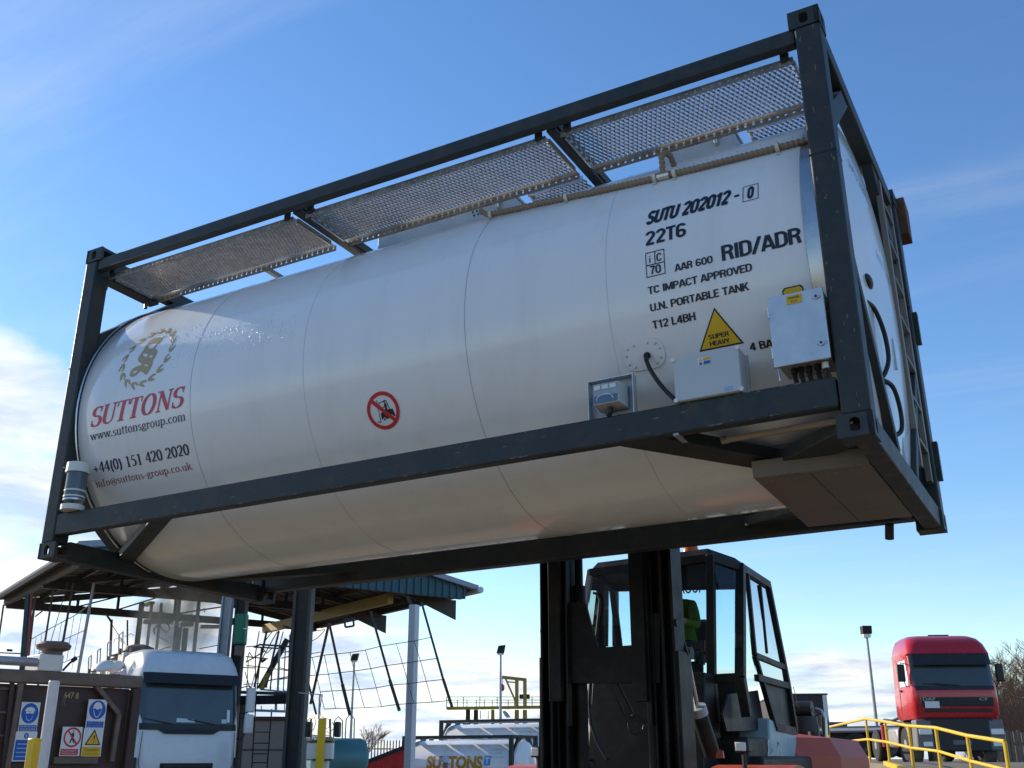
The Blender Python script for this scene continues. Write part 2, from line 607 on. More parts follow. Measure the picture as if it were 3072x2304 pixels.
XH = 0.62
GL = {                             # serif alphabet: advance, strokes ('t' pen stroke, 's' serif hairline)
    'S': (0.62, [('t', arc(0.32, 0.735, 0.225, 0.235, 40, 270, 14) + arc(0.31, 0.25, 0.25, 0.25, 90, -145, 14)), ('s', [(0.51, 0.70), (0.53, 0.98)]), ('s', [(0.09, 0.02), (0.08, 0.3)])]),
    'U': (0.80, [('t', [(0.17, 0.98), (0.17, 0.32)] + arc(0.40, 0.28, 0.23, 0.27, 180, 290, 8)), ('h', arc(0.40, 0.28, 0.25, 0.27, 290, 360, 6) + [(0.65, 0.98)])] + serifs(0.17, 0.65, y=0.98, w=0.3)),
    'T': (0.70, [('t', [(0.35, 0.0), (0.35, 0.98)]), ('s', [(0.04, 0.98), (0.66, 0.98)]), ('s', [(0.045, 0.74), (0.05, 0.98)]), ('s', [(0.655, 0.74), (0.65, 0.98)])] + serifs(0.35, w=0.34)),
    'O': (0.84, [('t', arc(0.42, 0.49, 0.30, 0.5, 90, 450, 30))]),
    'N': (0.84, [('h', [(0.16, 0.0), (0.16, 0.98)]), ('t', [(0.16, 0.98), (0.68, 0.02)]), ('h', [(0.68, 0.0), (0.68, 0.98)])] + serifs(0.16, w=0.26) + serifs(0.12, 0.68, y=0.98, w=0.26)),
    'w': (0.84, [('t', [(0.08, XH), (0.25, 0.02)]), ('h', [(0.25, 0.02), (0.42, XH)]), ('t', [(0.42, XH), (0.59, 0.02)]), ('h', [(0.59, 0.02), (0.76, XH)])] + serifs(0.08, 0.42, 0.76, y=XH, w=0.2)),
    '.': (0.26, [('t', arc(0.12, 0.06, 0.03, 0.05, 0, 360, 8))]),
    's': (0.44, [('t', arc(0.22, 0.46, 0.13, 0.15, 50, 270, 9) + arc(0.22, 0.155, 0.15, 0.155, 90, -145, 9))]),
    'u': (0.60, [('t', [(0.13, XH), (0.13, 0.2)] + arc(0.27, 0.19, 0.14, 0.18, 180, 300, 6)), ('h', [(0.34, 0.03), (0.46, 0.14)]), ('t', [(0.46, XH), (0.46, 0.0)])] + serifs(0.08, 0.41, y=XH, w=0.14) + serifs(0.5, y=0.0, w=0.14)),
    't': (0.38, [('t', [(0.17, 0.84), (0.17, 0.14)] + arc(0.27, 0.13, 0.10, 0.12, 180, 310, 5)), ('s', [(0.03, XH), (0.33, XH)])]),
    'o': (0.58, [('t', arc(0.28, 0.31, 0.20, 0.31, 90, 450, 18))]),
    'n': (0.62, [('t', [(0.13, XH), (0.13, 0)]), ('h', [(0.13, 0.5), (0.22, 0.6)]), ('t', arc(0.31, 0.44, 0.15, 0.18, 110, 0, 6) + [(0.46, 0.0)])] + serifs(0.13, 0.46, w=0.22) + serifs(0.09, y=XH, w=0.14)),
    'm': (0.92, [('t', [(0.13, XH), (0.13, 0)]), ('t', arc(0.29, 0.44, 0.14, 0.18, 120, 0, 6) + [(0.43, 0.0)]), ('t', arc(0.6, 0.44, 0.15, 0.18, 120, 0, 6) + [(0.75, 0.0)])] + serifs(0.13, 0.43, 0.75, w=0.2) + serifs(0.09, y=XH, w=0.14)),
    'g': (0.54, [('t', arc(0.25, 0.42, 0.15, 0.19, 0, 360, 14)), ('s', [(0.36, 0.54), (0.5, 0.6)]), ('t', [(0.18, 0.25), (0.13, 0.13), (0.2, 0.06)]), ('t', arc(0.26, -0.08, 0.2, 0.13, 110, 450, 14))]),
    'r': (0.42, [('t', [(0.13, XH), (0.13, 0)]), ('h', [(0.13, 0.44), (0.22, 0.58), (0.32, 0.6)]), ('t', arc(0.34, 0.55, 0.02, 0.03, 0, 360, 6))] + serifs(0.13, w=0.24) + serifs(0.09, y=XH, w=0.14)),
    'p': (0.62, [('t', [(0.13, XH), (0.13, -0.26)]), ('t', arc(0.30, 0.31, 0.19, 0.30, 140, -140, 14))] + serifs(0.13, y=-0.26, w=0.26) + serifs(0.09, y=XH, w=0.14)),
    'c': (0.50, [('t', arc(0.28, 0.31, 0.2, 0.31, 45, 315, 14))]),
    '+': (0.66, [('e', [(0.06, 0.36), (0.58, 0.36)]), ('e', [(0.32, 0.1), (0.32, 0.62)])]),
    '4': (0.58, [('t', [(0.40, 0.95), (0.40, 0.0)]), ('h', [(0.40, 0.95), (0.05, 0.3)]), ('s', [(0.04, 0.28), (0.55, 0.28)])]),
    '(': (0.38, [('t', arc(0.42, 0.36, 0.26, 0.62, 120, 240, 8))]),
    ')': (0.38, [('t', arc(-0.04, 0.36, 0.26, 0.62, 60, -60, 8))]),
    '0': (0.58, [('t', arc(0.28, 0.475, 0.2, 0.475, 90, 450, 20))]),
    '1': (0.58, [('t', [(0.30, 0.95), (0.30, 0.0)]), ('s', [(0.12, 0.84), (0.30, 0.93)])] + serifs(0.30, w=0.34)),
    '5': (0.58, [('s', [(0.16, 0.92), (0.48, 0.92)]), ('h', [(0.17, 0.92), (0.12, 0.52)]), ('t', arc(0.25, 0.29, 0.22, 0.29, 120, -130, 12))]),
    '2': (0.58, [('t', arc(0.27, 0.68, 0.19, 0.27, 165, -30, 10) + [(0.3, 0.3), (0.08, 0.05)]), ('e', [(0.06, 0.05), (0.5, 0.05)])]),
    'i': (0.32, [('t', [(0.15, XH), (0.15, 0)]), ('t', arc(0.15, 0.85, 0.02, 0.04, 0, 360, 6))] + serifs(0.15, w=0.24) + serifs(0.10, y=XH, w=0.14)),
    'f': (0.40, [('t', [(0.16, 0.0), (0.16, 0.75)] + arc(0.28, 0.77, 0.12, 0.16, 180, 50, 6)), ('s', [(0.03, XH), (0.33, XH)])] + serifs(0.16, w=0.26)),
    '@': (0.92, [('h', arc(0.45, 0.31, 0.38, 0.46, -50, 300, 24)), ('t', arc(0.43, 0.33, 0.15, 0.2, 0, 360, 14)), ('h', [(0.6, 0.52), (0.59, 0.18), (0.7, 0.14)])]),
    '-': (0.36, [('e', [(0.05, 0.3), (0.3, 0.3)])]),
    'k': (0.62, [('t', [(0.13, 0.95), (0.13, 0.0)]), ('h', [(0.14, 0.26), (0.44, XH)]), ('t', [(0.26, 0.36), (0.52, 0.0)])] + serifs(0.13, 0.53, w=0.22) + serifs(0.45, y=XH, w=0.18) + serifs(0.09, y=0.95, w=0.14)),
    ' ': (0.34, []),
}


def serif2d(t, width, height, thick=0.12, thin=0.05, shear=0.0, cap=0.98):
    vs, fs, lv = [], [], []
    x = 0.0
    for ch in t:
        adv, st = GL[ch]
        for k, (ty, path) in enumerate(st):
            a, b = {'t': (thick, thin), 's': (thin, thin), 'h': (thin * 1.25, thin), 'e': (thin * 1.4, thin * 1.4)}[ty]
            pv, pf = pen(path, a, b)
            n = len(vs)
            vs += [(px + x + shear * py, py) for px, py in pv]
            lv += [k] * len(pv)
            fs += [tuple(i + n for i in f) for f in pf]
        x += adv
    x0, x1 = min(v[0] for v in vs), max(v[0] for v in vs)
    sx, sy = width / (x1 - x0), height / cap
    return [((px - x0) * sx, py * sy, l * 0.00025) for (px, py), l in zip(vs, lv)], fs


# ------------------------------------------------------------------ ground
g = MB()
n = 24
ring = [(math.cos(2 * math.pi * k / 48), math.sin(2 * math.pi * k / 48)) for k in range(48)]
rs = [0, 12, 40, 120, 500, 3000]
g.v.append(Vector((0, 0, 0)))
for r_ in rs[1:]:
    g.v += [Vector((r_ * a, r_ * b, 0)) for a, b in ring]
for k in range(48):
    g.f.append([0, 1 + k, 1 + (k + 1) % 48])
for i in range(len(rs) - 2):
    for k in range(48):
        a, b = 1 + i * 48, 1 + (i + 1) * 48
        g.f.append([a + k, b + k, b + (k + 1) % 48, a + (k + 1) % 48])
tag(g.build('ground', mGround, smooth=0), kind='structure')

# ------------------------------------------------------------------ the lifted tank container (local frame: x along it, y away, z up)
L_, W_, H_ = 6.058, 2.438, 2.591
_rz, _rx = Matrix.Rotation(YAW, 3, 'Z'), lambda a: Matrix.Rotation(a, 3, 'X')
_Rc = _rz @ _rx(0.369106028) @ Matrix.Rotation(0.00192800494, 3, 'Y')
_A = (_rz @ _rx(PITCH)) @ _Rc.transposed()
_T = CAM - _A @ Vector((6.84352955, -5.03194029, -1.59306243))
tank = thing('tank_container', 'white tank container in a slate grey frame held up in the air by the forklift', 'tank container',
             mtx=Matrix.Translation(_T) @ _A.to_4x4())
TR, TY, TZ = 1.18, 1.219, 1.21


def tp(x, phi, e=0.0):             # point on the tank skin: phi in degrees above the middle of the near side
    a = rad(phi)
    return Vector((x, TY - (TR + e) * math.cos(a), TZ + (TR + e) * math.sin(a)))


def on_tank(vs, fs, x0, phi0, m, name, e=0.0025, parent=None, step=0.03):
    bm = bmesh.new()
    bv = [bm.verts.new((v[0], v[1], v[2] if len(v) > 2 else 0.0)) for v in vs]
    for f in fs:
        try:
            bm.faces.new([bv[i] for i in f])
        except ValueError:
            pass
    lo, hi = min(v[1] for v in vs), max(v[1] for v in vs)
    y = lo + step
    while y < hi:
        bmesh.ops.bisect_plane(bm, geom=bm.verts[:] + bm.edges[:] + bm.faces[:], plane_co=(0, y, 0), plane_no=(0, 1, 0))
        y += step
    bm.verts.ensure_lookup_table()
    bm.verts.index_update()
    V = [tp(x0 + v.co.x, phi0 + math.degrees(v.co.y / TR), e + v.co.z) for v in bm.verts]
    F = [[v.index for v in f.verts] for f in bm.faces]
    bm.free()
    me = D.meshes.new(name)
    me.from_pydata([tuple(p) for p in V], [], F)
    me.materials.append(m)
    bm = bmesh.new()               # face everything outwards
    bm.from_mesh(me)
    for f in bm.faces:
        c = f.calc_center_median()
        if f.normal.dot(Vector((0, c.y - TY, c.z - TZ))) < 0:
            f.normal_flip()
    bm.to_mesh(me)
    bm.free()
    o = D.objects.new(name, me)
    COL.objects.link(o)
    o.parent = parent or tank
    WM[o] = WM[tank]
    return o


# shell with dished ends
prof = []
X0, X1 = 0.16, 5.93
for k in range(9):
    a = k / 8 * math.pi / 2
    prof.append((TR * math.sin(a), X0 - 0.17 * math.cos(a)))
nx = 24
prof += [(TR, X0 + (X1 - X0) * k / nx) for k in range(1, nx)]
for k in range(9):
    a = (1 - k / 8) * math.pi / 2
    prof.append((TR * math.sin(a), X1 + 0.10 * math.cos(a)))
shell = MB().lathe((0, TY, TZ), (1, 0, 0), prof, 128, False).build('tank_shell', mWhite, tank, smooth=50)
for x, mm, wd in ((1.345, mSeam, 0.0045), (2.395, mSeamL, 0.004), (3.69, mSeam, 0.0045), (4.665, mSeamL, 0.0045)):
    MB().lathe((x - wd / 2, TY, TZ), (1, 0, 0), [(TR + 0.0006, 0), (TR + 0.0018, wd * .3), (TR + 0.0018, wd * .7), (TR + 0.0006, wd)], 128, False).build('weld_seam', mm, tank)
MB().lathe((5.826, TY, TZ), (1, 0, 0), [(TR + .001, 0), (TR + .006, .004), (TR + .006, .1), (TR + .001, .104)], 96, False).build('steel_band', mStain, tank)
MB().lathe((0, TY, TZ), (1, 0, 0), [(TR - .02, 0.16), (TR + 0.012, 0.155), (TR + 0.012, 0.03), (TR - .1, 0.03), (TR - .1, .05), (TR - .03, .06)], 96, False).build('end_ring', mFrame, tank)
MB().tube([tp(0.145, a, 0.012) for a in range(64, -80, -3)], 0.009, 6).build('edge_cable', mStain, tank)

# chipped paint and scuffs on the near beams
ch = MB()
rc_ = random.Random(3)
for k in range(150):
    if k < 95:
        x, z, w, h = rc_.uniform(.2, 5.85), rc_.choice((rc_.uniform(.17, .325), .176, .322)), rc_.uniform(.004, .035), rc_.uniform(.002, .007)
        y = .0052
    elif k < 125:
        x, z, w, h = rc_.uniform(5.92, 6.04), rc_.uniform(.15, 2.45), rc_.uniform(.002, .008), rc_.uniform(.004, .03)
        y = .0032
    else:
        x, z, w, h = rc_.uniform(.015, .12), rc_.uniform(.15, 2.45), rc_.uniform(.002, .008), rc_.uniform(.004, .03)
        y = .0032
    n_ = 6
    ch.add([(x + w * math.cos(6.283 * q / n_) * rc_.uniform(.5, 1), y, z + h * math.sin(6.283 * q / n_) * rc_.uniform(.5, 1)) for q in range(n_)], [list(range(n_))])
ch.build('paint_chips', mat('bare_scuffed_steel', (0.13, 0.105, 0.085), 0.6, var=.4, scale=9), tank, smooth=0, kind='stuff')

# corner posts, castings, rails
for ex in (0, 1):
    for ey in (0, 1):
        x0, x1 = ((0.0, 0.135) if ex == 0 else (5.905, L_ - 0.004))
        y0, y1 = ((0.004, 0.145) if ey == 0 else (W_ - 0.145, W_ - 0.004))
        MB().bx(x0 + .004, x1, y0, y1, 0.118, H_ - 0.118).build('corner_post', mFrame, tank, bevel=0.012)
        jz = 1.53 if ex == 0 else 1.62
        MB().bx(x0 + .0025, x1 + .0015, y0 - .0015, y1 + .0015, jz - .004, jz + .004).build('weld_joint', mInk, tank, smooth=0)
        for ez in (0, 1):
            cx0 = 0.0 if ex == 0 else L_ - 0.178
            cy0 = 0.0 if ey == 0 else W_ - 0.162
            cz0 = 0.0 if ez == 0 else H_ - 0.118
            c = MB()               # hollow casting: faces with oval holes
            t = 0.028
            ox, oy, oz = cx0, cy0, cz0
            ov = [(0.5 + 0.145 * math.cos(a), 0.5 + 0.13 * (1 if math.sin(a) > 0 else -1) + 0.2 * math.sin(a)) for a in [2 * math.pi * (k + .5) / 20 for k in range(20)]]
            sv, sf = fill2d([[(0, 0), (1, 0), (1, 1), (0, 1)], ov])
            ny = oy if ey == 0 else oy + 0.162 - t
            nxx = ox if ex == 0 else ox + 0.178 - t
            for (fn, vec) in ((lambda a, b: (ox + a * 0.178, ny, oz + b * 0.118), (0, t, 0)), (lambda a, b: (nxx, oy + a * 0.162, oz + b * 0.118), (t, 0, 0))):
                P = [Vector(fn(a, b)) for a, b in sv]
                c.add(P, sf)
                c.add([p + Vector(vec) for p in P], [q[::-1] for q in sf])
                O = [Vector(fn(a, b)) for a, b in ov]
                c.add(O + [p + Vector(vec) for p in O], [[i, (i + 1) % 20, 20 + (i + 1) % 20, 20 + i] for i in range(20)])
                R_ = [Vector(fn(a, b)) for a, b in ((0, 0), (1, 0), (1, 1), (0, 1))]
                c.add(R_ + [p + Vector(vec) for p in R_], [[i, (i + 1) % 4, 4 + (i + 1) % 4, 4 + i] for i in range(4)])
            zz = oz if ez == 0 else oz + 0.118 - t       # outer cap, and the wall towards the post
            c.bx(ox + .002, ox + .176, oy + .002, oy + .160, zz + .001, zz + t - .001)
            iy = oy + 0.162 - 0.01 if ey == 0 else oy
            c.bx(ox + .003, ox + .175, iy + .001, iy + .009, oz + .003, oz + .115) if ez == 0 else None
            c.build('corner_casting', mFrameR if ez == 0 else mFrame, tank, smooth=0)
for ey in (0, 1):
    s_ = 1 if ey == 0 else -1
    y0 = 0.006 if ey == 0 else W_ - 0.006
    def yy(a, b):
        return (min(y0 + s_ * a, y0 + s_ * b), max(y0 + s_ * a, y0 + s_ * b))
    MB().bx(0.137, 5.903, *yy(0.010, 0.078), 2.386, 2.488).build('top_side_rail', mFrame, tank, bevel=0.008)
    MB().bx(0.137, 5.903, *yy(0.0, 0.075 if ey == 0 else .12), 0.166 if ey == 0 else .095, 0.33).build('bottom_side_rail', mFrame, tank, bevel=0.012)
for ex in (0, 1):
    x0, x1 = (0.02, 0.13) if ex == 0 else (5.93, 6.04)
    MB().bx(x0, x1, 0.164, W_ - 0.164, 0.006, 0.15).build('end_sill', mFrameR if ex else mFrame, tank, bevel=0.01)
    MB().bx(x0, x1, 0.164, W_ - 0.164, 2.44, 2.555).build('end_header', mFrame, tank, bevel=0.01)
    # gussets between post and header / sill
    gx, gt = (0.03, 0.11) if ex == 0 else (5.95, 0.075)
    for ey in (0, 1):
        f = (lambda y: y) if ey == 0 else (lambda y: W_ - y)
        top = [(0.14, 1.46), (0.14, 1.86), (0.86, 2.44), (1.215, 2.44), (1.19, 2.375)] if ex == 0 else [(0.14, 1.80), (0.14, 1.98), (0.66, 2.44), (0.86, 2.44)]
        MB().prism([(gx, f(y), z) for y, z in top], (gt, 0, 0)).build('corner_gusset', mFrame, tank, smooth=0, bevel=0.004)
        if ex == 0:
            bot = [(0.14, 0.85), (0.14, 0.70), (0.80, 0.15), (0.95, 0.15)]
            MB().prism([(gx, f(y), z) for y, z in bot], (gt, 0, 0)).build('corner_gusset', mFrame, tank, smooth=0, bevel=0.004)
        else:
            MB().beam((6.0, f(0.15), 1.18), (6.0, f(0.93), 0.155), 0.07, 0.07, (1, 0, 0)).build('end_brace', mFrame, tank, bevel=0.006)
            MB().prism([(5.955, f(0.145), 0.98), (5.955, f(0.145), 0.16), (5.955, f(0.80), 0.16)], (0.012, 0, 0)).build('corner_gusset', mFrame, tank, smooth=0)
# braces seen from below
for far_ in (0, 1):
    f = (lambda y: W_ - y) if far_ else (lambda y: y)
    for P in (((1.07, .078, .186), (1.30, .078, .186), (.14, .78, .095), (.135, .62, .095)), ((4.65, .078, .18), (4.93, .078, .18), (5.47, .60, .10), (5.35, .76, .10)), ((5.38, .60, .082), (5.86, .165, .082), (5.927, .40, .082), (5.46, .79, .082))):
        q = [Vector((x, f(y), z)) for x, y, z in P]
        MB().hexa(q, [p + Vector((0, 0, .072)) for p in q]).build('floor_brace', mFrame, tank, smooth=0, bevel=.005)
MB().tube([(5.22, .28, .19), (5.24, .22, .15), (5.30, .17, .14), (5.9, .12, .13)], 0.018, 8).build('drain_pipe', mHose, tank)
MB().bx(5.03, 5.06, .012, .09, .155, .168).bx(5.03, 5.06, .09, .16, .155, .162).build('rail_strap', mGalvD, tank, smooth=0)
# heating box below the right end
h_ = MB()
h_.hexa([(5.30, 0.52, 0.008), (5.925, 0.56, 0.008), (5.925, 1.88, 0.008), (5.27, 1.84, 0.008)],
        [(5.30, 0.50, 0.105), (5.925, 0.54, 0.105), (5.925, 1.90, 0.105), (5.27, 1.86, 0.105)])
box = h_.build('heater_box', mBeige, tank, bevel=0.006)
MB().bx(5.32, 5.92, 0.60, 1.82, 0.106, 0.25).build('heater_duct', mBeige, tank)
for xx, yy_ in ((5.60, 0.58), (5.60, 1.22)):
    MB().bx(xx, xx + .004, yy_, yy_ + .6, 0.0055, 0.0075).build('panel_joint', mInk, box, smooth=0)
for k_ in range(14):
    MB().cyl((5.34 + .043 * k_, .60 + .002 * k_, .0065), (5.34 + .043 * k_, .60 + .002 * k_, .004), .006, 6).build('rivet', mGalvD, box)
MB().tube([(5.72, 2.25, .06), (5.705, 2.29, .0), (5.70, 2.305, -.028)], 0.03, 10).build('drain_spigot', mFrame, tank)

# walkway on top
def grating(x0, x1, y0, y1, z, sp=0.0158, per=0.074):
    m = MB()                       # expanded mesh: strands across the walkway, touching in turn
    hgt, th = 0.013, 0.0032
    ns = int((x1 - x0) / sp)
    sp = (x1 - x0) / ns
    nk = max(2, round((y1 - y0) / (per / 4)))
    wave = (0, .82, 1, .82)
    for i_ in range(ns + 1):
        xc = x0 + sp * i_
        sg = 1 if i_ % 2 else -1
        b = len(m.v)
        for k in range(nk + 1):
            y = y0 + (y1 - y0) * k / nk
            w = (0, 1, 0, -1)[k % 4] if True else 0
            x = xc + sg * w * sp * .47
            m.v += [Vector((x - th / 2, y, z)), Vector((x + th / 2, y, z)), Vector((x + th / 2 + .004, y, z + hgt)), Vector((x - th / 2 + .004, y, z + hgt))]
        for k in range(nk):
            a, c = b + 4 * k, b + 4 * (k + 1)
            for j in range(4):
                m.f.append([a + j, a + (j + 1) % 4, c + (j + 1) % 4, c + j])
    return m


def holed_flange(x0, x1, y, z0, z1, parent, t=0.004):
    m = MB()
    st = 0.052
    k = int((x1 - x0) / st)
    st = (x1 - x0) / k
    ov = [(0.5 + 0.17 * math.cos(a), 0.5 + 0.17 * st / (z1 - z0) * math.sin(a)) for a in [2 * math.pi * i / 10 for i in range(10)]]
    sv, sf = fill2d([[(0, 0), (1, 0), (1, 1), (0, 1)], ov])
    for i in range(k):
        for yo in (0, t):
            m.add([(x0 + (i + a) * st, y + yo, z0 + b * (z1 - z0)) for a, b in sv], sf)
    return m.build('walkway_flange', mGalv, parent, smooth=0)


WZ = 2.380
walks = [(0.15, 2.115, .13, .645), (2.235, 4.235, .13, .645), (4.345, 5.86, .13, .645)]
for (x0, x1, y0, y1) in walks:
    gp = grating(x0 + .012, x1 - .012, y0 + .05, y1 - .05, WZ).build('walkway_grating', mGrat, tank, smooth=0, kind='stuff')
    holed_flange(x0, x1, y0, WZ - .045, WZ + .007, gp)
    holed_flange(x0, x1, y1, WZ - .038, WZ + .014, gp)
    e_ = MB().bx(x0, x1, y0 + .006, y0 + .056, WZ - .004, WZ).bx(x0, x1, y1 - .056, y1 - .002, WZ - .004, WZ)
    e_.bx(x0, x0 + .012, y0 + .06, y1 - .06, WZ - .02, WZ + .02).bx(x1 - .012, x1, y0 + .06, y1 - .06, WZ - .02, WZ + .02)
    e_.build('walkway_edge', mGalv, gp, smooth=0)
    for bx_ in (x0 + .03, x1 - .07):
        MB().bx(bx_, bx_ + .05, y0 - .02, y0 - .004, WZ - .02, WZ + .05).build('walkway_bracket', mFrame, gp, smooth=0)
for (x0, x1, y0, y1) in ((3.80, 4.235, .70, 1.75), (5.41, 5.86, .70, 1.75)):
    gp = grating(x0 + .012, x1 - .012, y0 + .012, y1, WZ).build('walkway_grating', mGrat, tank, smooth=0, kind='stuff')
    MB().bx(x0, x0 + .01, y0, y1, WZ - .025, WZ + .02).bx(x0, x1, y0 - .004, y0, WZ - .02, WZ + .02).build('walkway_edge', mGalv, gp, smooth=0)
for (x0, x1, yb) in ((2.125, 2.225, 2.3), (4.245, 4.335, 2.3)):
    MB().bx(x0, x1, .092, yb, WZ + .035, WZ + .10).bx(x0 + .012, x1 - .012, .092, yb, WZ + .005, WZ + .034).build('cross_bearer', mFrame, tank, bevel=0.004)
MB().bx(1.33, 1.37, .60, 1.4, WZ - .0, WZ + .035).build('cross_bearer', mBeige, tank)
for x_ in (0.13,):
    MB().bx(x_ - .09, x_ + .015, .146, .68, 2.345, 2.385).build('walkway_support', mFrame, tank)
    for y_ in (.17, .60):
        MB().cyl((x_ - .05, y_, 2.29), (x_ - .05, y_, 2.345), .016, 8).build('bolt', mBeige, tank)

# spill boxes with lids
for (x0, x1, y0, y1, z1) in ((2.36, 3.58, .86, 1.5, 2.532), (4.76, 5.27, .86, 1.5, 2.532)):
    b = MB().bx(x0, x1, y0, y1, 2.28, z1).build('spill_box', mSpill, tank, bevel=0.004)
    MB().bx(x0 - .012, x1 + .012, y0 - .015, y1 + .015, z1 + .002, z1 + .022).build('lid', mSpill, b, bevel=0.004)
    MB().bx(x0 - .03, x0 - .003, y0 + .05, y0 + .11, z1 - .07, z1 - .01).build('hinge', mGalv, b)
    for bx_ in (x1 - .12,):
        MB().bx(bx_, bx_ + .02, y0 - .022, y0 - .002, z1 - .10, z1 - .01).tube([(bx_ + .01, y0 - .025, z1 - .09), (bx_ + .01, y0 - .045, z1 - .06)], .012, 6).build('latch', mGalv, b)
    if x0 < 3:
        hh = MB()
        for q in range(3):
            for w_ in range(2):
                hh.cyl((x1 - .34 + q * .035 + w_ * .012, y0 - .002, z1 - .06 - w_ * .03), (x1 - .34 + q * .035 + w_ * .012, y0 + .004, z1 - .06 - w_ * .03), .009, 8)
        hh.build('vent_holes', mInk, b)

# corrugated drain hose along the shoulder, with clips
def hose(path, r, name):
    P = [Vector(p) for p in path]
    m = MB()
    dense = [P[0]]
    for a, b in zip(P, P[1:]):
        k = max(1, int((b - a).length / 0.0075))
        dense += [a.lerp(b, (i + 1) / k) for i in range(k)]
    rr = [r * (1.0 if (i // 2) % 2 else 0.8) for i in range(len(dense))]
    return m.tube(dense, rr, 10).build(name, mHose, tank, smooth=20)


hx = [(3.56, 51.5, .06), (3.585, 49.5, .055), (3.63, 48.4, .028), (3.75, 47.2, .022), (4.0, 44.0, .022), (4.285, 41.0, .022), (4.58, 38.0, .022), (4.9, 35.9, .022), (5.23, 34.2, .022), (5.5, 33.2, .022), (5.8, 32.4, .022), (5.93, 32.0, .022)]
hose([tp(*q) for q in hx], 0.021, 'drain_hose')
hose([tp(4.985, 35.4, .024), tp(4.99, 36.4, .06), tp(4.995, 38.5, .12), tp(5.01, 40.2, .13), tp(5.03, 41.6, .09), tp(5.03, 42.2, .02)], 0.02, 'branch_hose')
MB().tube([tp(4.95, 35.6, .022), tp(5.03, 35.2, .022)], 0.027, 10).build('hose_tee', mStain, tank)
for x_, p_ in ((3.66, 48.1), (4.29, 41.0), (4.93, 35.7), (5.06, 35.1), (5.70, 32.7)):
    MB().tube([tp(x_ - .011, p_, .022), tp(x_ + .011, p_, .022)], 0.030, 12).add([tp(x_ - .012, p_ - 1.2, .004), tp(x_ + .012, p_ - 1.2, .004), tp(x_ + .012, p_ - 2.6, .006), tp(x_ - .012, p_ - 2.6, .006)], [(0, 1, 2, 3)]).build('hose_clip', mClip, tank)
rv = MB()
for k in range(44):
    x_ = 3.75 + k * .048
    rv.ball(tp(x_, 49.5 - (x_ - 3.75) * 4.8, .001), .005, n=6, m=4)
rv.build('rivet', mGalv, tank, kind='stuff')
MB().add([tp(3.2, a, .0015) for a in (49, 70)] + [tp(5.8, a, .0015) for a in (70, 41)], [(0, 1, 2, 3)])

# water drops by the left end
dr = MB()
for k in range(480):
    col_ = RND.uniform(0, 1)
    x_ = 1.0 + 1.27 * col_ if RND.random() < .93 else RND.uniform(.6, 1.0)
    x_ = round(x_ / .055) * .055 + RND.gauss(0, .011)
    ph = RND.uniform(7 - 1.5 * (x_ - .7), 21 - 3.0 * (x_ - .7))
    if RND.random() < .25:
        ph = RND.uniform(8, 32 - 5 * (x_ - .7))
    r_ = RND.choice((.0018, .0024, .003, .004))
    dr.ball(tp(x_, ph, .0), r_, (1, 1, RND.uniform(1, 1.8)), 6, 4)
dr.build('water_drops', mDrop, tank, kind='stuff', smooth=80)

